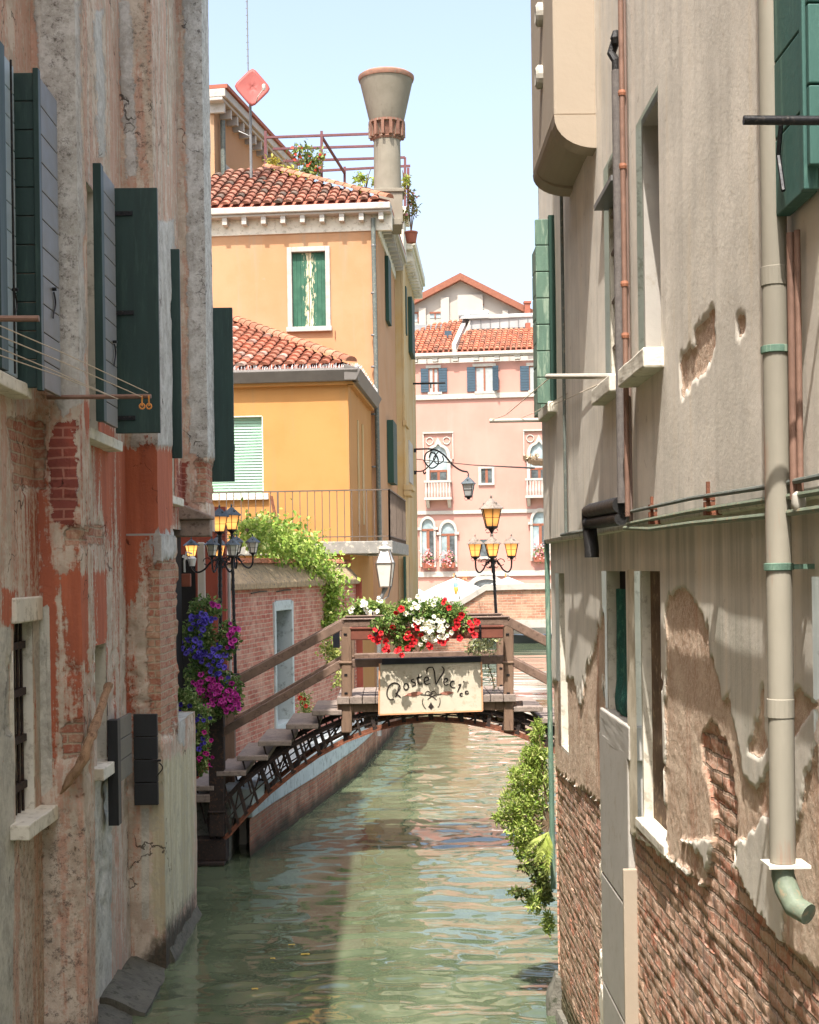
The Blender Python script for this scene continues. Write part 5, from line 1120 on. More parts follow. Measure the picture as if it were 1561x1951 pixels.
m = MB(); p0 = PP.hit(788, 632, 4); p1 = PP.hit(847, 631, 4); m.extrude([p0, p1, p1 + Vector((0, 0, .55)) + PP.n * .9, p0 + Vector((0, 0, .55)) + PP.n * .9], (0, 0, -.1)); m.build('roof_panel', 'zinc', pp_)
m = MB(); p = PP.hit(1006, 634, 3.4); m.box(p.x - .14, p.x + .14, p.y - .2, p.y + .2, p.z - .3, p.z + .55); m.build('chimney', 'terracotta', pp_); m = MB(); p = PP.hit(854, 638, 2.6); m.box(p.x - .2, p.x + .2, p.y - .2, p.y + .3, p.z - .3, p.z + .2); m.build('roof_vent', 'slate_shutter', pp_)
def ring(mb, inn, out, y0, y1):
    n = len(inn)
    for i in range(n - 1):
        a, b, c2, d2 = inn[i], inn[i + 1], out[i + 1], out[i]; f = lambda p, y: (p[0], y, p[1]); mb.hexa([f(a, y0), f(b, y0), f(c2, y0), f(d2, y0)], [f(a, y1), f(b, y1), f(c2, y1), f(d2, y1)])
def wbox(l, r, t, b):
    (x0, z1), (x1, z0) = PP.loc(l, t), PP.loc(r, b); return x0, x1, z0, z1
def top_window(l, r, t, b, sl, sr, ajar=False):
    x0, x1, z0, z1 = wbox(l, r, t, b); m = MB(pm); m.box(x0, x1, 0, .02, z0, z1); w_ = m.build('window', 'curtain', pp_)
    m = MB(pm); c = (x0 + x1) / 2; m.box(c - .05, c + .05, .02, .05, z0, z1); m.box(x0, x0 + .05, .02, .05, z0, z1); m.box(x1 - .05, x1, .02, .05, z0, z1); m.box(x0, x1, .02, .045, z1 - .06, z1); m.build('frame', 'brown_frame', w_)
    m = MB(pm); m.box(x0 - .15, x1 + .15, 0, .10, z1, z1 + .16); m.build('lintel', 'white_stone', w_); m = MB(pm); m.box(x0 - .05, x1 + .2, .0, .14, z0 - .14, z0 - .005); m.build('sill', 'white_stone', w_)
    for s0, s1, aj in ((sl[0], sl[1], 0), (sr[0], sr[1], ajar)):
        a = PP.loc(s0, t)[0]; b2 = PP.loc(s1, t)[0]; m = MB(pm @ (Matrix.Identity(4) if not aj else Matrix.Translation((a, 0, 0)) @ Matrix.Rotation(R(52), 4, 'Z') @ Matrix.Translation((-a, 0, 0)))); nb = 9
        b2 = b2 if not aj else a + .5
        for i in range(nb): m.box(a, b2, .03, .09, z0 + (z1 - z0) * i / nb, z0 + (z1 - z0) * (i + 1) / nb - .012)
        m.build('shutter', 'slate_shutter', pp_)
top_window(817, 836, 702, 747, (802, 817), (836, 852)); top_window(906, 941, 699, 745, (890, 906), (941, 951), True); top_window(1008, 1044, 697, 743, (991, 1008), (1044, 1060))
def gothic(l, dx):
    x0, x1 = PP.loc(819, 900)[0] + dx, PP.loc(853, 900)[0] + dx; zb_, zs_, zt_ = PP.loc(836, 918)[1], PP.loc(836, 872)[1], PP.loc(836, 846)[1]; c = (x0 + x1) / 2; hw = (x1 - x0) / 2
    def og(s, k=1.0):
        pts = [(c - hw * s, zb_), (c - hw * s, zs_)]
        H = (zt_ - zs_) * k
        for i in range(1, 9): t = i / 9; pts.append((c - hw * s * (1 - t ** 1.9) ** .75, zs_ + H * (.78 * math.sin(t * math.pi / 2))))
        pts.append((c, zs_ + H * (1 + (s - 1) * .6))); return pts + [(2 * c - a, b) for a, b in pts[:-1][::-1]]
    inn = og(1.0); out = og(1.36, 1.22); m = MB(pm); m.extrude([(a, 0, b) for a, b in inn], (0, .015, 0)); w_ = m.build('window', 'pale_pane', pp_)
    m = MB(pm); ring(m, inn, out, 0, .16); m.box(x0 - .28, x0 - .02, 0, .2, zs_ - .25, zs_ - .1); m.box(x1 + .02, x1 + .28, 0, .2, zs_ - .25, zs_ - .1); m.build('arch_surround', 'white_stone', w_)
    m = MB(pm); zd = zs_ - .75; m.box(x0, x1, .012, .05, zd - .06, zd + .06); m.box(c - .07, c + .07, .012, .05, zb_, zd); m.box(x0, x0 + .05, .012, .05, zb_, zd); m.box(x1 - .05, x1, .012, .05, zb_, zd); m.build('frame', 'brown_frame', w_)
    m = MB(pm); m.box(x0 + .05, c - .07, .012, .03, zb_, zd - .06); m.box(c + .07, x1 - .05, .012, .03, zb_, zd - .06); m.build('glass_door', 'pane', w_)
    X0, X1 = c - hw * 1.6, c + hw * 1.6; zT = PP.loc(836, 826)[1]; m = MB(pm); m.box(X0 - .06, X0, 0, .1, zs_ - .1, zT); m.box(X1, X1 + .06, 0, .1, zs_ - .1, zT); m.box(X0 - .06, X1 + .06, 0, .12, zT, zT + .08)
    for s in (-1, 1):
        q = [(c + s * hw * .95 + .2 * math.cos(a * .5), .03, PP.loc(836, 840)[1] + .2 * math.sin(a * .5)) for a in range(14)]; m.tube(q, .035, 5)
    m.build('carved_panel', 'white_stone', w_)
    z0, z1 = PP.loc(836, 953)[1], PP.loc(836, 917)[1]; b0, b1 = c - hw * 1.42, c + hw * 1.42; m = MB(pm)
    m.box(b0 - .05, b1 + .05, .50, .64, z1 - .1, z1 + .02); m.box(b0 - .05, b0 + .05, 0, .62, z1 - .1, z1); m.box(b1 - .05, b1 + .05, 0, .62, z1 - .1, z1); hr_ = m; m = MB(pm); m.box(b0 - .05, b1 + .05, 0, .62, z0, z0 + .14)
    for s in (b0 + .02, b1 - .2): m.extrude([(s, 0, z0), (s, .5, z0), (s, .3, z0 - .22), (s, 0, z0 - .45)], (.18, 0, 0))
    bo_ = m.build('balcony', 'white_stone', pp_); hr_.build('handrail', 'white_stone', bo_); m = MB(pm)
    for i in range(9): x = b0 + .06 + (b1 - b0 - .12) * i / 8; m.lathe([(.05, z0 + .14), (.075, z0 + .4), (.045, z0 + .75), (.06, z1 - .1)], (x, .57, 0), 8)
    m.build('baluster', 'white_stone', bo_)
gothic(0, 0); gothic(1, PP.loc(1028, 900)[0] - PP.loc(836, 900)[0])
x0, x1, z0, z1 = wbox(917, 938, 893, 920); m = MB(pm); m.box(x0, x1, 0, .02, z0, z1); w_ = m.build('window', 'pane', pp_); m = MB(pm); ring(m, [(x0, z0), (x1, z0), (x1, z1), (x0, z1), (x0, z0)], [(x0 - .16, z0 - .12), (x1 + .14, z0 - .12), (x1 + .14, z1 + .1), (x0 - .16, z1 + .1), (x0 - .16, z0 - .12)], 0, .1); m.build('frame', 'white_stone', w_); m = MB(pm); m.box((x0 + x1) / 2 - .07, (x0 + x1) / 2 + .07, .02, .04, z0, z1); m.build('mullion', 'brown_frame', w_)
x0, x1, z0, z1 = wbox(915, 932, 1028, 1060); m = MB(pm); m.box(x0, x1, 0, .02, z0, z1); w_ = m.build('window', 'pane', pp_); m = MB(pm); m.box(x0 - .15, x1 + .15, 0, .1, z0 - .15, z0); m.build('sill', 'white_stone', w_)
def round_win(l, r, t, b, flowers, lab):
    x0, x1, z0, z1 = wbox(l, r, t, b); c = (x0 + x1) / 2; hw = (x1 - x0) / 2; zs_ = z1 - hw * 1.25
    def ar(s):
        return [(c - hw * s, z0)] + [(c - hw * s * math.cos(a), zs_ + hw * (1.25 + (s - 1) * 1.4) * math.sin(a)) for a in [math.pi / 2 * i / 8 for i in range(9)]] + [(c + hw * s * math.sin(a), zs_ + hw * (1.25 + (s - 1) * 1.4) * math.cos(a)) for a in [math.pi / 2 * i / 8 for i in range(1, 9)]] + [(c + hw * s, z0)]
    inn, out = ar(1), ar(1.33); m = MB(pm); m.extrude([(a, 0, b_) for a, b_ in inn], (0, .015, 0)); w_ = m.build('window', 'pale_pane', pp_)
    m = MB(pm); ring(m, inn, out, 0, .15); m.box(x0 - .25, x0, 0, .2, zs_ - .2, zs_ - .05); m.box(x1, x1 + .25, 0, .2, zs_ - .2, zs_ - .05); m.build('arch_surround', 'white_stone', w_)
    m = MB(pm); zd = zs_ - .2; m.box(x0, x1, .012, .05, zd - .06, zd + .06); m.box(c - .08, c + .08, .012, .05, z0, zd); m.build('frame', 'brown_frame', w_); m = MB(pm); m.box(c + .08, x1 - .03, .012, .03, z0, zd); m.build('glass_door', 'pane', w_)
    if flowers:
        p = PP.hit((l + r) / 2, b - 8, -.25); fb = thing('flower_box', lab, 'flower box', tuple(p)); m = MB(Matrix.Translation(p)); m.extrude([(-hw * .85, -.12, -.3), (hw * .85, -.12, -.3), (hw, -.16, 0), (-hw, -.16, 0)], (0, .3, 0)); m.build('planter', 'terracotta', fb)
        n = 260; P = rng.normal(size=(n, 3)) * np.array([hw * .5, .1, .22]) + np.array(p) + np.array([0, 0, .22]); leaf_mesh('foliage', P[:130], .12, leafcols(130, C(90, 116, 66), C(140, 150, 96)), 'leaf', fb, aspect=.8); leaf_mesh('flowers', P[130:] + np.array([0, -.06, .02]), .12, leafcols(130, C(226, 140, 146), C(240, 196, 192)), 'petal', fb, aspect=1)
round_win(804, 828, 989, 1080, 1, 'terracotta window box of pink flowers at the palace window nearest the ochre house'); round_win(841, 868, 996, 1080, 1, 'terracotta window box of pink flowers between the ochre house corner window and the lantern post'); round_win(1015, 1045, 975, 1068, 1, 'window box of bright pink flowers at the palace window beside the pale house')
m = MB(pm); c, z = PP.loc(927, 1118); ring(m, [(c - .75 * math.cos(a), z + .42 * math.sin(a)) for a in [math.pi * i / 12 for i in range(13)]], [(c - 1.05 * math.cos(a), z + .68 * math.sin(a)) for a in [math.pi * i / 12 for i in range(13)]], 0, .12); w_ = m.build('doorway', 'white_stone', pp_); m = MB(pm); m.extrude([(c - .75 * math.cos(a), 0, z + .42 * math.sin(a)) for a in [math.pi * i / 12 for i in range(13)]] + [(c + .75, 0, 1.0), (c - .75, 0, 1.0)], (0, .02, 0)); m.build('door', 'pane', w_)
m = MB(pm); c, z = PP.loc(886, 1096); pts = [(c + (.34 if i % 2 else .17) * math.cos(i * math.pi / 8), .0, z + (.34 if i % 2 else .17) * math.sin(i * math.pi / 8)) for i in range(16)]; m.extrude(pts, (0, .06, 0)); m.build('sun_ornament', 'sun_orange', pp_)
m = MB(pm); 
for px in (866, 964): c, z = PP.loc(px, 1093); m.tube([(c, 0, z), (c, .3, z), (c, .3, z - .3)], .03, 6)
m.build('wall_hook', 'brass', pp_)

# ------------------------------------------------------------------ cream gabled house far behind
gh = thing('gabled_house', 'cream gabled house rising behind the pink palace, with a brown roof edge', 'building', (4, 102, .3)); PG = Plane(4, 102, 5); gm = PG.M()
pk = PG.loc(878, 533); le = PG.loc(772, 588); ri = PG.loc(1060, 625); m = MB(gm); m.extrude([(le[0], 0, 1), (ri[0], 0, 1), (ri[0], 0, ri[1]), (pk[0], 0, pk[1]), (le[0], 0, le[1])], (0, -8, 0)); m.build('wall', 'cream_plaster', gh)
m = MB(gm)
for a, b in ((le, pk), (pk, ri)):
    a = Vector((a[0], .1, a[1])); b = Vector((b[0], .1, b[1])); m.hexa([a + Vector((0, .5, -.1)), a + Vector((0, .5, .38)), a + Vector((0, -8, .38)), a + Vector((0, -8, -.1))], [b + Vector((0, .5, -.1)), b + Vector((0, .5, .38)), b + Vector((0, -8, .38)), b + Vector((0, -8, -.1))])
m.build('roof', 'brown_frame', gh); m = MB(gm)
for px, y, wd in ((805, 585, .25), (848, 565, .3), (896, 560, .9), (963, 590, .2)): x, z = PG.loc(px, y); m.box(x - wd, x + wd, 0, .25, 2, z - .1)
m.build('pilaster', 'cream_plaster', gh)
for l, r, t, b in ((790, 804, 598, 613), (819, 840, 598, 606), (905, 922, 583, 589), (877, 886, 585, 590)):
    (x0, z1), (x1, z0) = PG.loc(l, t), PG.loc(r, b); m = MB(gm); m.box(x0, x1, 0, .03, z0, z1); w_ = m.build('window', 'pale_pane', gh); m = MB(gm); m.box(x0, x1, .03, .1, z1, z1 + .12); m.box((x0 + x1) / 2 - .05, (x0 + x1) / 2 + .05, .03, .08, z0, z1); m.build('frame', 'brown_frame', w_)
m = MB(); p = PG.hit(1005, 588, -1); m.box(p.x - .2, p.x + .2, p.y - .2, p.y + .2, p.z - 1.2, p.z + .35); m.box(p.x - .26, p.x + .26, p.y - .26, p.y + .26, p.z + .35, p.z + .5); m.build('chimney', 'terracotta', gh)

# ------------------------------------------------------------------ far quay, parasols, brick bridge
m = MB(); m.extrude([(-40, 74, 1.0), (60, 74, 1.0), (60, 130, 1.0), (-40, 130, 1.0)], (0, 0, -2)); structure(m.build('pavement', 'pavement'))
def parasol(px, py, Y, half, lab):
    p = PY(px, py, Y); t = thing('parasol', lab, 'parasol', (p.x, Y, 1.0), 'white parasols before the pink palace'); h = .95; V = [p]; n = 4
    for k2, (s, dz) in enumerate(((.5, .42), (1, h), (1, h + .28))):
        for cx, cy in ((-1, -1), (0, -1.0), (1, -1), (1, 0), (1, 1), (0, 1), (-1, 1), (-1, 0)): V.append(p + Vector((cx * half * s, cy * half * s, -dz + (.06 if (cx and cy) == 0 and k2 else 0))))
    F_ = [(0, 1 + i, 1 + (i + 1) % 8) for i in range(8)] + [(1 + r * 8 + i, 1 + r * 8 + (i + 1) % 8, 9 + r * 8 + (i + 1) % 8, 9 + r * 8 + i) for r in range(2) for i in range(8)]
    m = MB(); m.add(V, F_); o = m.build('canopy', 'white_cloth', t); md = o.modifiers.new('thick', 'SOLIDIFY'); md.thickness = .03
    MB().tube([(p.x, Y, 1.0), (p.x, Y, p.z + .12)], .045, 8).build('pole', 'zinc', t)
parasol(868, 1100, 72, 1.95, 'white square parasol, middle one of the three, behind the red and white flowers'); parasol(968, 1099, 74, 1.9, 'white parasol behind the pole of the slender lantern post'); parasol(788, 1116, 70, 1.4, 'white parasol half hidden by the ochre house corner')
bb = thing('brick_bridge', 'pale brick canal bridge with stone coping in front of the pink palace', 'bridge', (3, 39, 1))
Yb = 39.0; Q = lambda a, b, y=Yb: PY(a, b, y)
poly = [(786, 1262), (786, 1188), (882, 1152), (926, 1125), (1000, 1123), (1330, 1119), (1330, 1183), (960, 1188), (925, 1200), (902, 1222), (895, 1262)]
m = MB(); m.extrude([Q(*p) for p in poly], (0, 2.6, 0)); m.build('parapet', 'bridge_brick', bb, uvbox=True)
m = MB()
for a, b in zip(poly[1:5], poly[2:6]): pa, pb = Q(*a), Q(*b); m.hexa([pa + Vector((0, -.07, 0)), pa + Vector((0, -.07, .16)), pa + Vector((0, .4, .16)), pa + Vector((0, .4, 0))], [pb + Vector((0, -.07, 0)), pb + Vector((0, -.07, .16)), pb + Vector((0, .4, .16)), pb + Vector((0, .4, 0))])
m.build('coping', 'white_stone', bb); m = MB()
for a, b in zip(poly[6:10], poly[7:11]): pa, pb = Q(*a), Q(*b); m.hexa([pa + Vector((0, -.06, -.12)), pa + Vector((0, -.06, .10)), pa + Vector((0, 2.5, .10)), pa + Vector((0, 2.5, -.12))], [pb + Vector((0, -.06, -.12)), pb + Vector((0, -.06, .10)), pb + Vector((0, 2.5, .10)), pb + Vector((0, 2.5, -.12))])
m.build('arch_band', 'white_stone', bb)
m = MB(); a = Q(786, 1262); m.box(a.x, a.x + 1.5, 38.8, 41.6, -.8, a.z); m.build('abutment', 'quay_brick', bb, uvbox=True)
# moored boats seen beneath the bridge
def boat(px, py, Y, L, lab):
    p = PZ(px, py, .25) if Y is None else Vector((PY(px, py, Y).x, Y, .0)); t = thing('moored_boat', lab, 'boat', (p.x, p.y, 0)); V = []
    for i in range(9):
        u = i / 8; wd = .55 * math.sin(math.pi * min(1, .12 + u * .88)) ** .6 if u < 1 else .02; sh = .38 + .28 * (2 * u - 1) ** 2
        V += [(p.x + (u - .5) * L, p.y - wd, sh), (p.x + (u - .5) * L, p.y - wd * .55, -.1), (p.x + (u - .5) * L, p.y + wd * .55, -.1), (p.x + (u - .5) * L, p.y + wd, sh)]
    F_ = [(4 * i + k2, 4 * i + k2 + 1, 4 * i + k2 + 5, 4 * i + k2 + 4) for i in range(8) for k2 in range(3)] + [(0, 1, 2, 3), (32, 33, 34, 35)]; m = MB(); m.add(V, F_); o = m.build('hull', 'shutter_black', t); md = o.modifiers.new('t', 'SOLIDIFY'); md.thickness = .04
    m = MB(); m.box(p.x - L * .3, p.x + L * .25, p.y - .4, p.y + .4, .34, .42); m.build('cover', 'slate_shutter', t)
boat(1020, 1210, 70, 5, 'dark covered boat moored across the water beneath the brick bridge')
gl = thing('glass_lantern', 'small blue and amber glass lantern hanging before the white parasols', 'lantern', tuple(PY(869, 1120, 40)))
p = PY(869, 1120, 39.2); m = MB(); m.lathe([(.05, .02), (.065, .10), (.03, .18), (.01, .2)], p, 12); m.build('shade', 'blue_glass', gl, smooth=True); m = MB(); m.lathe([(.01, -.2), (.045, -.12), (.06, 0), (.05, .02)], p, 12); m.build('bowl', 'amber_paint', gl, smooth=True); m = MB(); m.tube([p + Vector((0, 0, .2)), p + Vector((0, 0, .32))], .006, 5); m.tube([p + Vector((0, 0, .32)), p + Vector((0, .1, .36)), p + Vector((.1, .12, -.3)), Vector((p.x + .25, 39.3, p.z - .55))], .01, 5); m.build('hanger', 'iron', gl)
# quay and house on the right bank beyond the pale house, mostly hidden
m = MB(); m.extrude([(2.75, 12.2, -.8), (9, 12.2, -.8), (9, 38.5, -.8), (4.6, 38.5, -.8)], (0, 0, 1.65)); structure(m.build('pavement', 'pavement'))
# ------------------------------------------------------------------ the footbridge
Yn, Yf = 18.0, 19.2
N = lambda a, b, y=Yn: PY(a, b, y)
fb = thing('footbridge', 'dark wooden footbridge with stepped treads on a rusty iron lattice arch', 'bridge', (0, 18.6, 1.7))
ZD = N(690, 1326).z
def far(p): return Vector((p.x, Yf, p.z))
def part_beam(name, a, b, wd, hg, mat='rail_wood', bev=.008, up=Vector((0, 0, 1))):
    m = MB(); m.beam(a, b, wd, hg, up=up); return m.build(name, mat, fb, bevel=bev)
X0, X1 = N(662, 1183), N(968, 1178)
for yy in (Yn, Yf):
    mv = lambda p: Vector((p.x, yy, p.z))
    tl, tr = mv(N(655, 1189)), mv(N(968, 1184)); le, re = mv(N(408, 1322)), mv(N(1130, 1268))
    m = MB(); 
    for a, b in ((le, tl), (tl, tr), (tr, re)): m.beam(a, b, .13, .115)
    m.beam(tl + Vector((-.02, 0, .06)), tr + Vector((.02, 0, .06)), .17, .02); m.build('handrail', 'rail_wood', fb, bevel=.012)
    tl, tr = mv(N(652, 1264)), mv(N(968, 1256)); le, re = mv(N(408, 1405)), mv(N(1130, 1342))
    m = MB()
    for a, b in ((le, tl), (tl, tr), (tr, re)): m.beam(a, b, .10, .105)
    m.build('lower_rail', 'rail_wood', fb, bevel=.012)
    for px, t, b, wd in ((661, 1192, 1396, .135), (969, 1186, 1393, .125)):
        p, q = mv(N(px, b)), mv(N(px, t)); m = MB(); m.beam(p, q, wd, wd, up=Vector((0, 1, 0)))
        for y in (1262, 1330): z = mv(N(px, y)).z; m.box(p.x - wd * .62, p.x + wd * .62, yy - wd * .62, yy + wd * .62, z - .02, z + .02)
        m.build('post', 'post_wood', fb, bevel=.02)
        m = MB(); [m.box(p.x - .02, p.x + .02, yy - wd / 2 - .008, yy, mv(N(px, y)).z - .012, mv(N(px, y)).z + .012) for y in (1208, 1285, 1320)]; m.build('bolt', 'iron', fb)
    p, q = mv(N(415, 1592)), mv(N(413, 1318)); m = MB(); m.beam(p, q, .19, .19, up=Vector((0, 1, 0))); z = mv(N(415, 1545)).z; m.box(p.x - .11, p.x + .11, yy - .11, yy + .11, z - .015, z + .015); m.build('newel', 'black_iron' if yy == Yn else 'post_wood', fb, bevel=.012)
treads = [(595, 652, 1355), (546, 607, 1381), (493, 556, 1413), (453, 512, 1441), (414, 470, 1470), (366, 410, 1498)]
rtreads = [(978, 1033, 1348), (1028, 1078, 1370), (1074, 1124, 1394)]
for a, b, y in treads + rtreads:
    pa, pb = N(a, y), N(b, y); z = (pa.z + pb.z) / 2 + .02; m = MB(); m.box(pa.x, pb.x, Yn - .10, Yf + .10, z - .065, z); m.build('tread', 'tread_wood', fb, bevel=.01)
xa, xb = N(643, 1330).x, N(983, 1328).x
for i in range(14):
    a = xa + (xb - xa) * i / 14; b = xa + (xb - xa) * (i + 1) / 14 - .008; m = MB(); m.box(a, b, Yn - .12, Yf + .12, ZD - .09, ZD); m.build('deck_board', 'tread_wood', fb, bevel=.006)
m = MB()
for yy in (Yn - .04, Yf + .0): m.box(xa, xb, yy, yy + .09, ZD - .2, ZD - .095)
m.build('deck_joist', 'post_wood', fb)
# arch truss: lower and upper chords with lattice
low = [(408, 1618), (440, 1590), (470, 1555), (515, 1512), (560, 1475), (610, 1440), (660, 1413), (715, 1392), (770, 1378), (822, 1373), (880, 1377), (930, 1386), (985, 1401), (1040, 1424), (1110, 1465)]
upp = [(396, 1560), (424, 1535), (455, 1500), (498, 1465), (545, 1430), (598, 1400), (652, 1377), (708, 1362), (766, 1352), (822, 1349), (880, 1352), (934, 1360), (990, 1374), (1048, 1396), (1120, 1436)]
for yy in (Yn + .02, Yf - .02):
    Lp = [PY(a, b, Yn) for a, b in low]; Up = [PY(a, b, Yn) for a, b in upp]; Lp = [Vector((p.x, yy, p.z)) for p in Lp]; Up = [Vector((p.x, yy, p.z)) for p in Up]
    m = MB()
    for a, b in zip(Lp, Lp[1:]): m.beam(a, b, .09, .022); m.beam(a + Vector((0, 0, .03)), b + Vector((0, 0, .03)), .012, .05)
    m.build('arch_chord', 'rust_iron', fb); m = MB()
    for a, b in zip(Up, Up[1:]): m.beam(a, b, .07, .03); m.beam(a + Vector((0, 0, .03)), b + Vector((0, 0, .03)), .012, .05)
    m.build('arch_chord', 'black_iron', fb); m = MB()
    for i in range(len(Lp)):
        m.beam(Lp[i], Up[i], .05, .045, up=Vector((1, 0, 0)))
        if i < len(Lp) - 1:
            c1 = (Lp[i] + Lp[i + 1]) / 2; c2 = (Up[i] + Up[i + 1]) / 2; m.beam(c1, c2, .035, .03, up=Vector((1, 0, 0)))
            m.beam(Lp[i] + Vector((0, .02, 0)), Up[i + 1] + Vector((0, .02, 0)), .014, .02); m.beam((Lp[i] + Up[i]) / 2, (Lp[i + 1] + Up[i + 1]) / 2, .014, .018)
    m.build('lattice', 'black_iron', fb)
    def hang(p, q, w_, d_, up): MB().beam(p, q, w_, d_, up=up).build('hanger', 'black_iron', fb)
    for a, b, y in treads:
        p = N(b - 6, y + 14); q = min(Up, key=lambda v: abs(v.x - p.x)); hang(Vector((p.x, yy, p.z + .03)), Vector((p.x, yy, q.z)), .02, .02, Vector((0, 1, 0))); p2 = N(a + 10, y + 14); hang(Vector((p2.x, yy, p2.z + .03)), Vector((p2.x + .1, yy, p.z - .38)), .02, .02, Vector((0, 1, 0)))
    for px in (700, 740, 790, 822, 860, 905, 940): p = N(px, 1344); q = min(Up, key=lambda v: abs(v.x - p.x)); hang(Vector((p.x, yy, ZD - .1)), Vector((p.x, yy, q.z)), .05, .05, Vector((0, 1, 0)))
    for px, w2 in ((702, .16), (985, .16)): p = N(px, 1380); hang(Vector((p.x, yy + .02, ZD - .1)), Vector((p.x + .03, yy + .02, p.z - .05)), w2, .03, Vector((0, 1, 0)))
m = MB()
for i in range(2, len(low) - 1, 1): a = PY(*low[i], Yn); m.beam(Vector((a.x, Yn, a.z + .03)), Vector((a.x, Yf, a.z + .03)), .05, .05)
m.build('cross_tie', 'black_iron', fb)
m = MB(); a, b = N(368, 1640), N(432, 1598); m.box(a.x, b.x, Yn - .05, Yf + .1, a.z, b.z); m.box(a.x, b.x - .02, Yn - .12, Yf, a.z - .05, a.z + .0); a, b = N(368, 1690), N(424, 1650); m.box(a.x - .1, b.x, Yn - .02, Yf, a.z, b.z); m.build('bearer', 'black_iron', fb, bevel=.012)
m = MB(); a, b = N(372, 1760), N(402, 1690); m.box(a.x - .2, b.x, Yn, Yf, -.7, b.z); m.build('pile', 'pipe_lag', fb, bevel=.02)
m = MB(); a = N(372, 1512); m.box(-3.2, N(402, 1510).x, Yn - .1, Yf + .1, a.z - .1, a.z - .0); m.build('landing', 'tread_wood', fb, bevel=.01)
m = MB(); m.box(-3.4, -2.15, 18.25, 19.4, -.7, .84); roughen(m.build('landing_base', 'dark_stone', fb), 4, .03, 4)
# black lamp box on the far left post
p = PY(641, 1215, Yf); m = MB(); m.box(p.x - .04, p.x + .05, Yf - .15, Yf - .05, p.z - .13, p.z + .13); m.build('light_box', 'black_case', fb, bevel=.01)

# ------------------------------------------------------------------ the restaurant sign
Ysg = Yn - .15; S_ = lambda zx, zy, dy=0: PY(700 + zx / 6.004, 1120 + zy / 6.004, Ysg - dy)
sg = thing('hanging_sign', 'cream restaurant sign board with black script lettering hung on the bridge rail', 'sign', tuple(S_(730, 1150)))
m = MB(); m.extrude([S_(140, 865), S_(1305, 845), S_(1318, 1405), S_(135, 1450)], (0, .035, 0)); bd = m.build('board', 'sign_board', sg, bevel=.004)
m = MB()
for a, b in (((140, 865), (135, 1450)), ((135, 1450), (1318, 1405)), ((1305, 845), (1318, 1405))): m.beam(S_(*a, .0), S_(*b, .0), .012, .02)
m.build('rim', 'sign_rim', sg)
m = MB(); m.extrude([S_(170, 812, .02), S_(1300, 785, .02), S_(1302, 850, .02), S_(165, 880, .02)], (0, .06, 0)); m.build('canopy_strip', 'black_case', sg, bevel=.006)
def stroke(mb, pts, wd):
    pts = [S_(*p, .002) for p in pts]
    q = []                                   # smooth the traced stroke
    for i in range(len(pts) - 1):
        p0, p1, p2, p3 = pts[max(i - 1, 0)], pts[i], pts[i + 1], pts[min(i + 2, len(pts) - 1)]
        for k2 in range(5):
            t = k2 / 5; q.append(.5 * ((2 * p1) + (p2 - p0) * t + (2 * p0 - 5 * p1 + 4 * p2 - p3) * t * t + (3 * p1 - p0 - 3 * p2 + p3) * t ** 3))
    q.append(pts[-1]); n = len(q); wl = [wd * (.55 + .45 * math.sin(math.pi * min(1, (i + 1) / n * 1.0))) for i in range(n)]
    mb.ribbon(q, wl, .004, Vector((0, -1, 0)))
circ = lambda cx, cy, rx, ry, a0=0, a1=360, n=12: [(cx + rx * math.cos(R(a0 + (a1 - a0) * i / n)), cy + ry * math.sin(R(a0 + (a1 - a0) * i / n))) for i in range(n + 1)]
W = .018
strokes = [[(305, 1276), (262, 1278), (235, 1250), (225, 1205), (238, 1145), (268, 1105), (315, 1088), (358, 1102), (376, 1135), (362, 1175), (325, 1212)], [(362, 1120), (352, 1170), (335, 1228), (322, 1248)], [(322, 1205), (352, 1228), (385, 1252)],
          circ(444, 1130, 26, 36, -90, 270), [(538, 1044), (508, 1052), (512, 1074), (546, 1088), (548, 1112), (512, 1128)], [(592, 990), (580, 1050), (590, 1098), (630, 1098)], [(562, 1034), (600, 1022), (628, 1014)],
          [(652, 1072), (702, 1052), (690, 1022), (662, 1030), (652, 1068), (672, 1104), (722, 1090)], [(686, 978), (682, 940), (705, 912), (752, 908)], [(748, 908), (768, 960), (776, 1040), (786, 1108)], [(786, 1108), (830, 1030), (872, 965), (876, 925), (852, 900)],
          [(880, 1082), (920, 1060), (908, 1036), (882, 1050), (876, 1088), (900, 1114), (932, 1100)], [(996, 1072), (966, 1072), (950, 1105), (966, 1136), (1006, 1140)], [(1042, 1112), (1070, 1106), (1050, 1150), (1032, 1192)], [(1098, 1076), (1112, 1070)], circ(1140, 1196, 18, 16, 0, 330), circ(1078, 1222, 16, 16, 40, 330)]
for n_ in (3, 1, 1, 2, 1, 3, 1, 1, 2, 1, 1):
    m = MB()
    for q in strokes[:n_]: stroke(m, q, W)
    strokes = strokes[n_:]; m.build('letter', 'sign_ink', sg)
m = MB()
for s in ([(660, 1232), (668, 1198), (690, 1182), (712, 1190), (728, 1206), (748, 1186), (772, 1186), (790, 1212)], [(700, 1208), (724, 1222), (752, 1206)], [(690, 1278), (730, 1246), (800, 1222), (850, 1218)], [(792, 1282), (750, 1246), (690, 1226), (610, 1222)], [(640, 1262), (630, 1310), (650, 1360), (672, 1382)], [(828, 1256), (834, 1300), (822, 1350), (806, 1364)]): stroke(m, s, .010)
m.extrude([S_(*q, .006) for q in [(728, 1306), (742, 1330), (764, 1362), (744, 1374), (730, 1396), (716, 1374), (696, 1364), (716, 1332)]], (0, .003, 0)); m.build('emblem', 'sign_ink', sg)
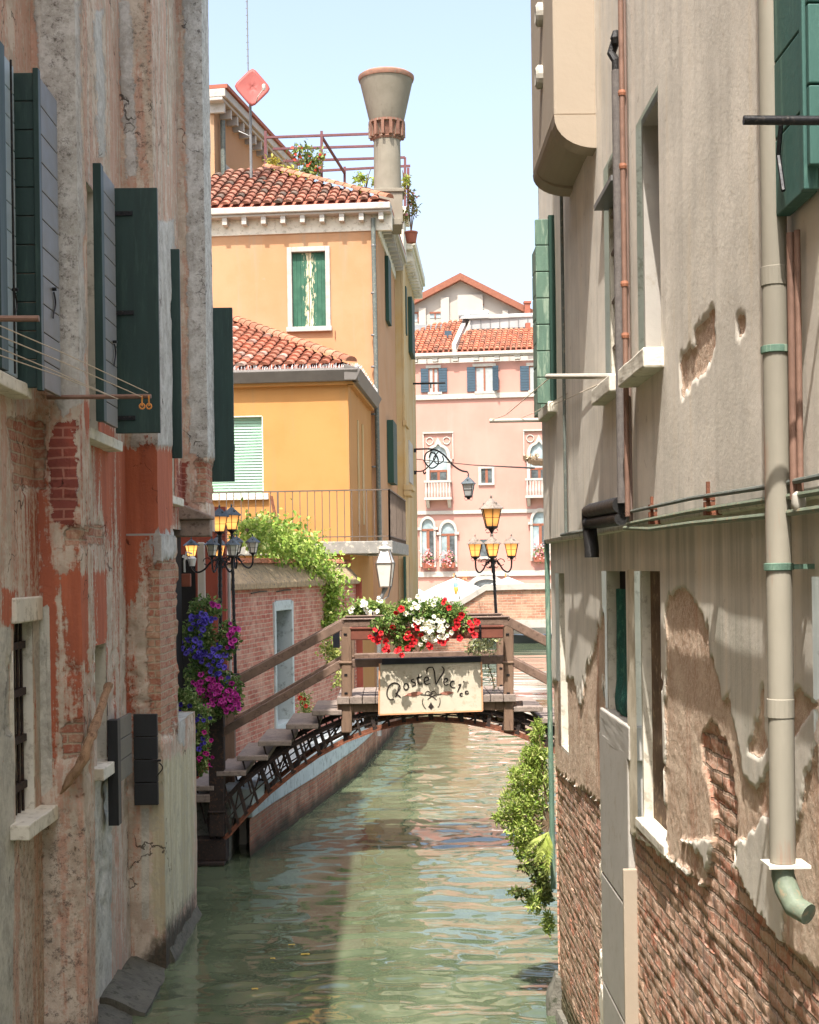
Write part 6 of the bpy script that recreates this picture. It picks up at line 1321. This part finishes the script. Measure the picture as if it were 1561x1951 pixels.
for poly in ([(418, 1244), (470, 1205), (530, 1192), (590, 1186), (640, 1204), (600, 1222), (545, 1246), (480, 1238)], [(830, 1206), (880, 1186), (940, 1184), (990, 1196), (960, 1216), (910, 1226), (860, 1220)]): m = MB(); m.extrude([S_(*q, .005) for q in poly], (0, .003, 0)); m.build('scroll', 'sign_rust', sg)

# ------------------------------------------------------------------ street lamps
def lantern(parent, c, s, lit=True, roofm='lamp_roof', sides=6, glass=None):
    """tapered glass lantern: c is the centre of its floor"""
    h, rb_, rt = .245 * s, .085 * s, .145 * s; c = Vector(c)
    ln = MB(); rot = random.uniform(0, 1)
    ring_ = lambda r, z, n=sides: [c + Vector((r * math.cos(2 * math.pi * (i + rot) / n), r * math.sin(2 * math.pi * (i + rot) / n), z)) for i in range(n)]
    a, b, mid = ring_(rb_, 0), ring_(rt, h), ring_((rb_ + rt) / 2, h / 2)
    for i in range(sides): ln.beam(a[i], b[i], .010 * s, .010 * s); j = (i + 1) % sides; ln.beam(a[i], a[j], .014 * s, .014 * s); ln.beam(b[i], b[j], .012 * s, .012 * s); ln.beam(mid[i], mid[j], .006 * s, .006 * s)
    ln.lathe([(.02 * s, -.07 * s), (.05 * s, -.03 * s), (rb_ * 1.02, -.012 * s), (rb_ * 1.02, .0)], c, 10)
    for sg_ in (-1, 1): ln.tube([c + Vector((sg_ * (.05 + .035 * math.cos(t)) * s, 0, (-.055 + .03 * math.sin(t)) * s)) for t in [i * .8 for i in range(8)]], .005 * s, 5)
    o = ln.build('lantern', 'iron', parent)
    g_ = MB(Matrix.Translation(-(c + Vector((0, 0, h * .45))))); a2, b2 = ring_(rb_ * .93, .005), ring_(rt * .94, h - .003); g_.add(a2 + b2, [(i, (i + 1) % sides, sides + (i + 1) % sides, sides + i) for i in range(sides)] + [tuple(range(sides))[::-1], tuple(range(sides, 2 * sides))])
    go_ = g_.build('glass', glass or ('lit_glass' if lit else 'frost_glass'), None); go_.location = c + Vector((0, 0, h * .45)); go_.parent = o
    r_ = MB(); e = ring_(rt * 1.28, h - .005); e2 = ring_(rt * 1.22, h + .012 * s); tp = c + Vector((0, 0, h + .15 * s)); r_.add(e + e2 + [tp], [tuple(range(sides))[::-1]] + [(i, (i + 1) % sides, sides + (i + 1) % sides, sides + i) for i in range(sides)] + [(sides + i, sides + (i + 1) % sides, 2 * sides) for i in range(sides)])
    r_.lathe([(.012 * s, -.01), (.018 * s, .012 * s), (.012 * s, .03 * s), (.003, .04 * s)], tp, 8)
    for i in range(0, sides, 2): q = (e2[i] + e2[(i + 1) % sides]) / 2 * .6 + tp * .4; r_.lathe([(.022 * s, -.015 * s), (.022 * s, .012 * s), (.004, .02 * s)], q, 6)
    r_.build('lamp_roof', roofm, o)
    return o
def street_lamp(lab, base, top, arms, s, lits, roofm, r=.022, small=.72):
    base, top = Vector(base), Vector(top); t = thing('street_lamp', lab, 'street lamp', tuple(base), 'lantern posts on the footbridge'); m = MB(); m.tube([base, base * .5 + top * .5, top], [r * 1.2, r, r], 10)
    n = int((top - base).length / .09); d = (top - base) / n
    for i in range(n): p = base + d * i; m.tube([p, p + d * .5], [r * 1.22, r * 1.12], 8)
    m.build('pole', 'iron', t); lantern(t, top + Vector((0, 0, .06 * s)), s, lits[0], roofm)
    hub = top - Vector((0, 0, .42 * s)); mm = MB()
    for i in range(6): a = i * math.pi / 3; mm.tube([hub + Vector((math.cos(a) * (.05 + .04 * math.cos(k2 * .8)), math.sin(a) * (.05 + .04 * math.cos(k2 * .8)), -.02 + .06 * math.sin(k2 * .8))) * 1 for k2 in range(8)], .006, 5)
    mm.build('scrollwork', 'iron', t)
    for k2, (ang, ln_) in enumerate(arms):
        v = Vector((math.cos(R(ang)), math.sin(R(ang)), 0)); e = hub + v * ln_ + Vector((0, 0, .03)); m = MB()
        m.tube(curve([hub + Vector((0, 0, .02)), hub + v * ln_ * .30 + Vector((0, 0, .0)), hub + v * ln_ * .55 + Vector((0, 0, -.10)), hub + v * ln_ * .80 + Vector((0, 0, -.135)), hub + v * ln_ * .97 + Vector((0, 0, -.08)), e]), .012, 7); m.tube([hub + v * ln_ * .45 + v * .05 * math.cos(q) + Vector((0, 0, .0 + .045 * math.sin(q))) for q in [i * .4 for i in range(15)]], .006, 5); m.build('arm', 'iron', t)
        lantern(t, e + Vector((0, 0, .05 * s)), s * small, lits[1 + k2], roofm)
    return t
p = PY(421, 1330, Yn); q = PY(419, 1020, Yn)
street_lamp('black lantern post nearest the crumbling house, its top lantern glowing orange', p, q, [(180, .36), (100, .26), (0, .16), (250, .22)], .78, [1, 1, 1, 0, 0], 'lamp_roof', .024)
p = PY(450, 1330, Yf); q = PY(442, 1016, Yf)
street_lamp('black lantern post just behind the glowing one beside the petunias', p, q, [(0, .28), (90, .26), (200, .2), (290, .26)], .80, [1, 0, 0, 0, 0], 'lamp_roof', .02)
p = PY(946, 1180, Yf); q = PY(937, 1012, Yf)
street_lamp('slender lantern post with one large and four small lanterns before the pink palace', p, q, [(180, .225), (0, .265), (85, .24), (268, .15)], 1.0, [1, 1, 1, 1, 1], 'lamp_roof_brown', .018, .70)
m = MB()
for y, xl, xr in ((1238, 428, 456), (1284, 408, 456)): m.tube([PY(xl, y, Yn), PY(xr, y, Yf)], .010, 6)
pg_ = tag(m.build('trellis_bar', 'iron', None), 'thin black cross bars tying the two left lantern posts', 'trellis')
# white lantern on the quay
wl_ = thing('quay_lantern', 'white framed lantern on a grey bracket post below the yellow balcony', 'lantern', tuple(PY(722, 1140, 24)))
c = PY(735, 1118, 24.0); b = PY(722, 1150, 24); h = PY(735, 1073, 24).z - c.z; s = h / .30; g_ = MB(); 
ra, rb2 = .12, .19; n = 4; rg = lambda r, z: [c + Vector((r * math.cos(math.pi / 2 * i + .6), r * math.sin(math.pi / 2 * i + .6), z)) for i in range(n)]
a, bq, tq = rg(ra, 0), rg(rb2, h), rg(.10, h + .22); m = MB()
for i in range(4): j = (i + 1) % 4; m.beam(a[i], bq[i], .018, .018); m.beam(bq[i], bq[j], .02, .02); m.beam(a[i], a[j], .02, .02); m.beam(bq[i], tq[i], .016, .016)
m.build('frame', 'rail_grey', wl_); m = MB(); m.add(a + bq, [(i, (i + 1) % 4, 4 + (i + 1) % 4, 4 + i) for i in range(4)] + [(0, 3, 2, 1)]); m.build('glass', 'frost_glass', wl_); m = MB(); m.add(bq + tq, [(i, (i + 1) % 4, 4 + (i + 1) % 4, 4 + i) for i in range(4)] + [(4, 5, 6, 7)]); m.lathe([(.10, .22), (.12, .25), (.04, .29), (.05, .33), (.03, .37)], c + Vector((0, 0, h)), 12); m.build('lamp_roof', 'white_paint', wl_)
m = MB(); q0 = PY(720, 1200, 24); m.tube([Vector((q0.x, 24, .9)), b, c + Vector((-.05, 0, -.12)), c + Vector((0, 0, 0))], [.04, .035, .03, .05], 8); m.tube([b, b + Vector((.16, 0, .12)), a[0] + Vector((0, 0, .05))], .012, 5); m.build('post', 'zinc', wl_)
# wrought-iron bracket lamp over the canal
Yk = 43.8; K = lambda a, b: PY(a, b, Yk)
bl = thing('bracket_lamp', 'grey hanging lantern on a curly black iron bracket fixed to the ochre house', 'street lamp', tuple(K(796, 870)))
m = MB(); m.tube(curve([K(790, 856), K(825, 856), K(845, 866), K(862, 885), K(878, 896), K(891, 899)]), .028, 6); m.tube(curve([K(825, 857), K(812, 864), K(810, 880), K(822, 892), K(835, 884), K(832, 868), K(822, 862), K(818, 872)]), .022, 6); m.tube(curve([K(790, 898), K(806, 897), K(818, 887), K(830, 872), K(828, 862)]), .02, 6); m.tube(curve([K(806, 897), K(809, 903), K(812, 899)]), .02, 6); m.tube(curve([K(836, 860), K(826, 874), K(834, 884), K(845, 878), K(843, 868)]), .018, 6)
for y in (856, 898): m.box(K(790, y).x - .05, K(794, y).x, Yk - .04, Yk + .04, K(790, y + 6).z, K(790, y - 1).z)
m.build('bracket', 'iron', bl); 
s_ = 1.55; c = K(893, 945); m = MB(); m.tube([K(891, 899), K(893, 904), K(893, 914)], .018, 6); m.lathe([(.02, .0), (.05, .05), (.02, .1)], K(893, 916), 8); m.build('hook', 'iron', bl); lantern(bl, c, s_, False, 'lamp_roof', 4, 'grey_glass')
m = MB(); m.tube([K(794, 875), PY(900, 886, 36), PX(1012, 890, 1.9) if False else PY(1018, 892, 17)], .012, 5); tag(m.build('cable', 'dark_cord', None), 'thin dark cable strung across the canal in front of the pink palace', 'cable')
# ------------------------------------------------------------------ plants and flowers
def blossom(name, mat, rad, petals=5, cup=.4, c1=(1, 1, 1, 1), eye=None):
    """an open five-lobed flower facing +Y- (toward -Y)"""
    m = MB(); n = petals * 4; V = [Vector((0, rad * cup, 0))]
    for k2 in range(2):
        for i in range(n):
            a = 2 * math.pi * i / n; lob = .82 + .18 * abs(math.cos(a * petals / 2)) ** .6; r = rad * (lob if k2 else .42); V.append(Vector((r * math.cos(a), -rad * (.12 * math.cos(a * petals) if k2 else -.12), r * math.sin(a))))
    F_ = [(0, 1 + i, 1 + (i + 1) % n) for i in range(n)] + [(1 + i, 1 + (i + 1) % n, 1 + n + (i + 1) % n, 1 + n + i) for i in range(n)]
    o = len(m.v); m.add(V, F_, 0, c1)
    for i in range(n): m.c[i] = eye or tuple(c * .55 for c in c1[:3]) + (1,)
    me_o = m.build(name, mat, None, attr=True, recalc=False); return me_o
def scatter_blossoms(proto, parent, P, dirs, lo=.75, hi=1.2):
    """copies of one flower, each its own part of the plant; proto itself takes the first place"""
    for k2, (p, d) in enumerate(zip(P, dirs)):
        o = proto if k2 == 0 else proto.copy()
        if k2: col.objects.link(o)
        d = Vector(d).normalized(); q = d.to_track_quat('-Y', 'Z'); s = random.uniform(lo, hi)
        mm = Matrix.Translation(Vector(p)) @ (q.to_matrix().to_4x4()) @ Matrix.Rotation(random.uniform(0, 6.3), 4, 'Y') @ Matrix.Scale(s, 4)
        o.parent = parent; o.matrix_parent_inverse = Matrix.Translation(parent.location).inverted(); o.matrix_basis = mm
def cloud(blobs, n, Y, sh=.5, spread=.45):
    """points in blobs given in picture pixels (x, y, rx, ry, weight) at depth Y, with real depth rz"""
    w_ = np.array([b[4] for b in blobs], float); idx = rng.choice(len(blobs), n, p=w_ / w_.sum()); out = []
    for i in idx:
        x, y, rx, ry = blobs[i][:4]; v = rng.normal(size=3); v /= np.linalg.norm(v); v *= rng.uniform(.25, 1) ** .6
        p = PY(x, y, Y); s = Y / F_PX; out.append((p.x + v[0] * rx * s, p.y + v[1] * min(rx, ry) * s * sh * 2, p.z + v[2] * ry * s))
    return np.array(out)
def outer(P, n, Y, face=-1):
    """pick the n points that lie nearest the viewer's side, spread out"""
    o = np.argsort(P[:, 1] + rng.normal(size=len(P)) * .06); return P[o[:n * 2]][rng.permutation(min(n * 2, len(P)))[:n]]
# petunias by the entrance
bl1 = [(392, 1160, 34, 26, 1), (378, 1205, 32, 34, 2), (400, 1240, 44, 34, 2), (390, 1285, 44, 36, 2), (436, 1215, 22, 36, 1), (420, 1310, 44, 34, 2), (445, 1330, 18, 30, 1), (400, 1350, 40, 24, 1)]
pt = thing('petunia_basket', 'tall hanging mass of violet and magenta petunias at the lantern posts', 'flowers', tuple(PY(400, 1370, 17.7)))
P = cloud(bl1, 6500, 17.72); leaf_mesh('foliage', P, .055, leafcols(len(P), C(66, 98, 46), C(118, 140, 76), C(150, 160, 100)), 'leaf', pt, aspect=.55)
MB().tube([PY(395, 1130, 17.9), PY(398, 1250, 17.85), PY(405, 1370, 17.8)], .02, 6).build('stem', 'bark', pt)
pb1 = outer(cloud([(385, 1185, 34, 20, 2), (380, 1230, 36, 30, 2), (408, 1250, 36, 40, 1.4), (425, 1275, 18, 30, 1)], 1200, 17.62), 98, 17.6)
scatter_blossoms(blossom('violet_flower', 'petal', .036, c1=C(104, 90, 196), eye=C(76, 60, 150)), pt, pb1, rng.normal(size=(98, 3)) * .5 + np.array([.15, -1, .1]))
pb2 = outer(cloud([(443, 1215, 16, 36, 1.4), (400, 1305, 44, 28, 2), (425, 1330, 40, 40, 2), (452, 1320, 14, 36, 1), (405, 1145, 24, 14, .5)], 1400, 17.60), 98, 17.6)
scatter_blossoms(blossom('magenta_flower', 'petal', .036, c1=C(196, 64, 156), eye=C(140, 34, 110)), pt, pb2, rng.normal(size=(98, 3)) * .5 + np.array([.15, -1, .1]))
p2 = thing('petunia_basket', 'lower green petunia basket with a few dark violet blooms beside the house wall', 'flowers', tuple(PY(365, 1460, 16.4)))
P = cloud([(352, 1335, 28, 26, 2), (368, 1370, 38, 36, 3), (375, 1415, 26, 40, 2), (382, 1445, 16, 30, 1)], 3400, 16.5); leaf_mesh('foliage', P, .052, leafcols(len(P), C(84, 112, 54), C(136, 152, 88), C(164, 172, 112)), 'leaf', p2, aspect=.55)
q = outer(cloud([(352, 1345, 26, 22, 2), (375, 1375, 34, 36, 2), (385, 1420, 20, 30, 1)], 500, 16.42), 20, 16.4); scatter_blossoms(blossom('violet_flower', 'petal', .030, c1=C(70, 56, 150), eye=C(46, 34, 100)), p2, q, rng.normal(size=(20, 3)) * .5 + np.array([.15, -1, 0]))
q = outer(cloud([(385, 1440, 24, 34, 2), (395, 1400, 14, 30, 1)], 300, 16.4), 14, 16.4); scatter_blossoms(blossom('magenta_flower', 'petal', .026, c1=C(186, 40, 130), eye=C(110, 20, 80)), p2, q, rng.normal(size=(14, 3)) * .5 + np.array([.15, -1, 0]))
m = MB(); a = PY(362, 1395, 16.5); m.lathe([(.04, -.12), (.11, -.06), (.13, .04), (.12, .04)], a, 14); m.tube([a + Vector((0, 0, .04)), a + Vector((-.15, 0, .25))], .006, 5); m.build('basket', 'bark', p2)
# planter boxes on the bridge rails
def planter(lab, x0, x1, yt, yb, Y, dy):
    a, b = PY(x0, yt, Y), PY(x1, yb, Y); t = thing('flower_box', lab, 'flower box', ((a.x + b.x) / 2, Y + dy, b.z)); m = MB(); m.box(a.x, b.x, Y + dy - .1, Y + dy + .1, b.z, a.z); m.box(a.x - .01, b.x + .01, Y + dy - .115, Y + dy + .115, a.z - .03, a.z); m.build('planter', 'planter_brown', t, bevel=.01)
    
    for x in (a.x + .3, (a.x + b.x) / 2, b.x - .3): m = MB(); m.box(x, x + .025, Y + dy - .125, Y + dy + .12, b.z - .01, a.z + .005); m.build('holder', 'iron', t)
    return t
f1 = planter('long terracotta flower box of red trumpet and white flowers in front of the top rail', 670, 955, 1193, 1213, Yn, -.27)
B = [(745, 1190, 34, 26, 2), (775, 1165, 28, 22, 1.5), (800, 1170, 34, 26, 2), (830, 1160, 32, 22, 2), (860, 1170, 28, 24, 2), (820, 1195, 40, 22, 2), (765, 1215, 28, 20, 1), (885, 1190, 24, 20, 1), (720, 1195, 16, 14, .6), (790, 1225, 40, 14, .6)]
P = cloud(B, 4200, Yn - .32, .5); leaf_mesh('foliage', P, .055, leafcols(len(P), C(74, 112, 52), C(140, 160, 84), C(176, 184, 116)), 'leaf', f1, aspect=.5, nrm=np.array([[0, -.3, .2]]))
rp = [(705, 1213), (712, 1218), (722, 1215), (715, 1200), (726, 1206), (735, 1222), (738, 1232), (733, 1238), (740, 1240), (748, 1195), (778, 1208), (784, 1214), (790, 1222), (775, 1215), (761, 1237), (766, 1248), (777, 1235), (757, 1240), (792, 1190), (796, 1196), (802, 1210), (838, 1222), (845, 1225), (852, 1218), (848, 1142), (845, 1148), (856, 1158), (870, 1183), (872, 1190), (868, 1196), (880, 1172), (876, 1178), (895, 1186), (900, 1192), (906, 1182), (910, 1186), (898, 1200), (905, 1210), (876, 1216), (820, 1232), (816, 1228), (720, 1222), (765, 1160), (755, 1168), (785, 1228)]
scatter_blossoms(blossom('red_flower', 'petal', .040, c1=C(214, 40, 46), eye=C(150, 20, 30)), f1, [PY(x, y, Yn - .46 + random.uniform(-.05, .03)) for x, y in rp], rng.normal(size=(len(rp), 3)) * .35 + np.array([0, -1, .05]))
wp = outer(cloud([(788, 1150, 26, 16, 1.2), (812, 1190, 28, 24, 2), (830, 1200, 30, 24, 2.6), (815, 1220, 24, 14, 1.2), (850, 1200, 14, 12, .6), (820, 1145, 24, 10, .8), (775, 1165, 14, 12, .5)], 1500, Yn - .40), 98, Yn); wp[:, 1] = np.minimum(wp[:, 1], Yn - .42)
scatter_blossoms(blossom('white_flower', 'petal', .029, c1=C(244, 240, 226), eye=C(216, 206, 150)), f1, wp, rng.normal(size=(98, 3)) * .4 + np.array([0, -1, .15]), .7, 1.25)
f2 = planter('flower box of white flowers and loose green leaves on the far bridge rail at left', 650, 900, 1180, 1200, Yf, .14)
P = cloud([(668, 1170, 20, 10, 1), (690, 1158, 24, 18, 2), (715, 1160, 24, 16, 2), (740, 1162, 22, 12, 1), (850, 1172, 40, 14, 1)], 1500, Yf + .12, .4); leaf_mesh('foliage', P, .06, leafcols(len(P), C(100, 136, 62), C(170, 182, 106)), 'leaf', f2, aspect=.5)
wp = outer(cloud([(668, 1160, 14, 8, 1), (697, 1150, 12, 12, 1), (720, 1142, 10, 8, .7), (705, 1165, 24, 8, 1)], 200, Yf), 22, Yf); scatter_blossoms(blossom('white_flower', 'petal', .032, c1=C(244, 242, 234), eye=C(226, 216, 160)), f2, wp, rng.normal(size=(22, 3)) * .4 + np.array([0, -1, .2]))
# trailing ivy
def vine(lab, pts, wd, n, Y, c1, c2, size, cat='vine', nm='ivy', stem=.008, fall=None, dep=.12):
    t = thing(nm, lab, cat, tuple(PY(*pts[-1][:2], Y if not callable(Y) else Y(pts[-1][0])))); out = []; pts = [tuple(p) for p in pts]; seg = np.array(pts, float); L = np.concatenate([[0], np.cumsum(np.hypot(*np.diff(seg[:, :2], axis=0).T))]); q = rng.uniform(0, L[-1], n)
    X = np.interp(q, L, seg[:, 0]); Yp_ = np.interp(q, L, seg[:, 1]); W_ = np.interp(q, L, seg[:, 2]) if seg.shape[1] > 2 else np.full(n, wd)
    for x, y, w2 in zip(X, Yp_, W_):
        yy = Y(x) if callable(Y) else Y; a = rng.normal(size=2) * .5; p = PY(x + a[0] * w2, y + a[1] * w2, yy); out.append((p.x, p.y + rng.normal() * dep, p.z))
    leaf_mesh('foliage', np.array(out), size, leafcols(n, c1, c2, C(196, 200, 128), .08), 'leaf', t, aspect=.6, droop=.8)
    MB().tube([PY(x, y, Y(x) if callable(Y) else Y) for x, y in seg[:, :2]], stem, 5).build('stem', 'bark', t); return t
vine('pale variegated ivy trailing down beside the right bridge post', [(935, 1200, 20), (925, 1222, 26), (900, 1238, 14)], 20, 620, Yn + .2, C(110, 128, 84), C(214, 210, 160), .045)
vine('thin ivy string hanging between the sign and the right post', [(942, 1245, 8), (930, 1268, 8), (938, 1290, 8), (942, 1312, 6)], 8, 110, Yn + .3, C(84, 100, 66), C(190, 190, 140), .035)
gy = lambda x: 20 + (x - 440) / 240 * 7.4
vine('bright green climbing vine spilling over the brick garden wall and down its face', [(470, 1010, 26), (510, 1015, 34), (550, 1035, 42), (585, 1062, 44), (612, 1095, 44), (622, 1130, 36), (618, 1165, 32), (612, 1195, 16)], 30, 7200, lambda x: gy(x) - .12, C(104, 140, 50), C(168, 184, 88), .085, nm='climbing_vine', stem=.03, dep=.14)
vine('loose vine hanging behind the left bridge post', [(622, 1225, 22), (640, 1240, 24), (635, 1262, 10)], 20, 420, 21.5, C(110, 138, 60), C(190, 190, 110), .07)
vine('thin vine strand behind the left post near the steps', [(650, 1265, 8), (645, 1290, 8), (638, 1308, 6)], 8, 110, 20.0, C(110, 138, 60), C(190, 190, 110), .05)
pc = vine('small trailing plant with red flowers in the garden wall niche', [(580, 1322, 10), (582, 1345, 12), (586, 1365, 14)], 10, 260, 21.2, C(100, 130, 62), C(180, 186, 110), .05, 'plant', 'trailing_plant'); scatter_blossoms(blossom('red_flower', 'petal', .035, c1=C(206, 60, 44)), pc, [PY(x, y, 21.0) for x, y in ((572, 1330), (580, 1332), (576, 1340), (583, 1345))], rng.normal(size=(4, 3)) * .3 + np.array([0, -1, 0]))
# shrub and fern growing from the foot of the pale house
sh_ = thing('wall_shrub', 'light green feathery shrub growing out of the canal wall at the pale house corner', 'shrub', tuple(PY(1045, 1560, 12.0)))
blobs = [(1026, 1395, 14, 26, .8), (1020, 1440, 26, 26, 1.6), (1005, 1480, 36, 32, 2.4), (990, 1530, 38, 34, 2.6), (1000, 1580, 40, 34, 2.6), (1012, 1620, 34, 26, 1.6), (1030, 1500, 24, 80, 2), (1035, 1660, 18, 24, .8), (1035, 1700, 18, 24, .7), (1018, 1725, 18, 18, .6), (1045, 1760, 10, 26, .5), (955, 1560, 16, 10, .4)]
P = cloud(blobs, 7200, 12.05, .45); leaf_mesh('foliage', P, .048, leafcols(len(P), C(120, 150, 60), C(182, 194, 104), C(208, 212, 140)), 'leaf', sh_, aspect=.32, droop=.0, nrm=np.array([[-.3, -.2, .5]]))
m = MB()
for x, y in ((955, 1562), (985, 1520), (1005, 1460), (1026, 1385), (990, 1600), (1020, 1640), (968, 1540)): a = PY(1046, 1570, 12.0); b = PY(x, y, 12.0); m.tube([a, (a + b) / 2 + Vector((0, 0, -.02)), b], [.012, .008, .003], 5)
m.build('stem', 'bark', sh_)
tr = thing('creeper', 'dark leafed creeper hanging under the shrub over the water', 'vine', tuple(PY(1040, 1690, 12.0)))
P = cloud([(1010, 1652, 26, 8, 1), (1030, 1670, 16, 16, 1), (990, 1700, 26, 6, .7), (1040, 1700, 10, 30, 1)], 520, 12.0, .3); leaf_mesh('foliage', P, .05, leafcols(len(P), C(66, 84, 44), C(120, 128, 70)), 'leaf', tr, aspect=.6)
m = MB(); m.tube([PY(1045, 1650, 12), PY(1010, 1690, 12), PY(970, 1702, 12)], .005, 5); m.tube([PY(1045, 1640, 12), PY(1010, 1650, 12), PY(985, 1660, 12)], .005, 5); m.build('stem', 'bark', tr)
fn = thing('fern', 'yellow green fern with broad hanging fronds under the shrub', 'fern', tuple(PY(1048, 1590, 11.85)))
for px, py in ((1022, 1650), (1040, 1662), (1006, 1622)):
    a = PY(1046, 1585, 11.8); b = PY(px, py, 11.75); m = MB(); n = 16
    for i in range(1, n):
        t = i / n; p = a * (1 - t) + b * t + Vector((0, -.10 * math.sin(t * 3), .05 * math.sin(t * 3.1))); wd = .05 * math.sin(math.pi * min(1, t * 1.05)) ** .7; d = (b - a).normalized(); s_ = Vector((1, -.3, .1)).normalized()
        for sg_ in (-1, 1): q = p + s_ * sg_ * wd + d * .05; c = leafcols(1, C(136, 152, 62), C(176, 186, 100))[0]; m.add([p - d * .015, q, p + d * .02], [(0, 1, 2)], 0, tuple(c))
    m.build('frond', 'leaf', fn, attr=True, recalc=False)
# dried plant on a small bracket at the far right
hp = thing('flower_box', 'small wall box of dried pale flowers at the pale house far corner', 'flower box', tuple(PY(1008, 892, 13.5)))
a, b = PY(996, 875, 13.4), PY(1016, 888, 13.4); m = MB(); m.hexa([a + Vector((0, -.04, 0)), b + Vector((0, -.04, 0)), b + Vector((0, -.04, .05)), a + Vector((0, -.04, .035))], [a + Vector((.02, .1, 0)), b + Vector((.3, .1, 0)), b + Vector((.3, .1, .05)), a + Vector((.02, .1, .035))]); m.build('planter', 'bark', hp)
P = cloud([(1004, 872, 9, 6, 1), (1012, 876, 8, 6, 1), (1020, 868, 8, 3, .5)], 160, 13.4, .5); leaf_mesh('flowers', P, .025, leafcols(160, C(226, 212, 188), C(200, 180, 150)), 'petal', hp, aspect=.9)
# fallen leaves on the water
lp = None
for k2, (px, py, s) in enumerate(((556, 1800, .035), (582, 1818, .045), (520, 1826, .025), (486, 1884, .03))):
    p = PZ(px, py, .012); V = [p + Vector((s * math.cos(a), s * .55 * math.sin(a), .004 * math.sin(3 * a))) for a in [i * .7 for i in range(9)]]; m = MB(); m.extrude(V, (0, 0, .003)); o = m.build('floating_leaf', 'yellow_leaf', None); tag(o, 'small yellow leaf floating on the green canal water', 'leaf', 'yellow leaves on the water')
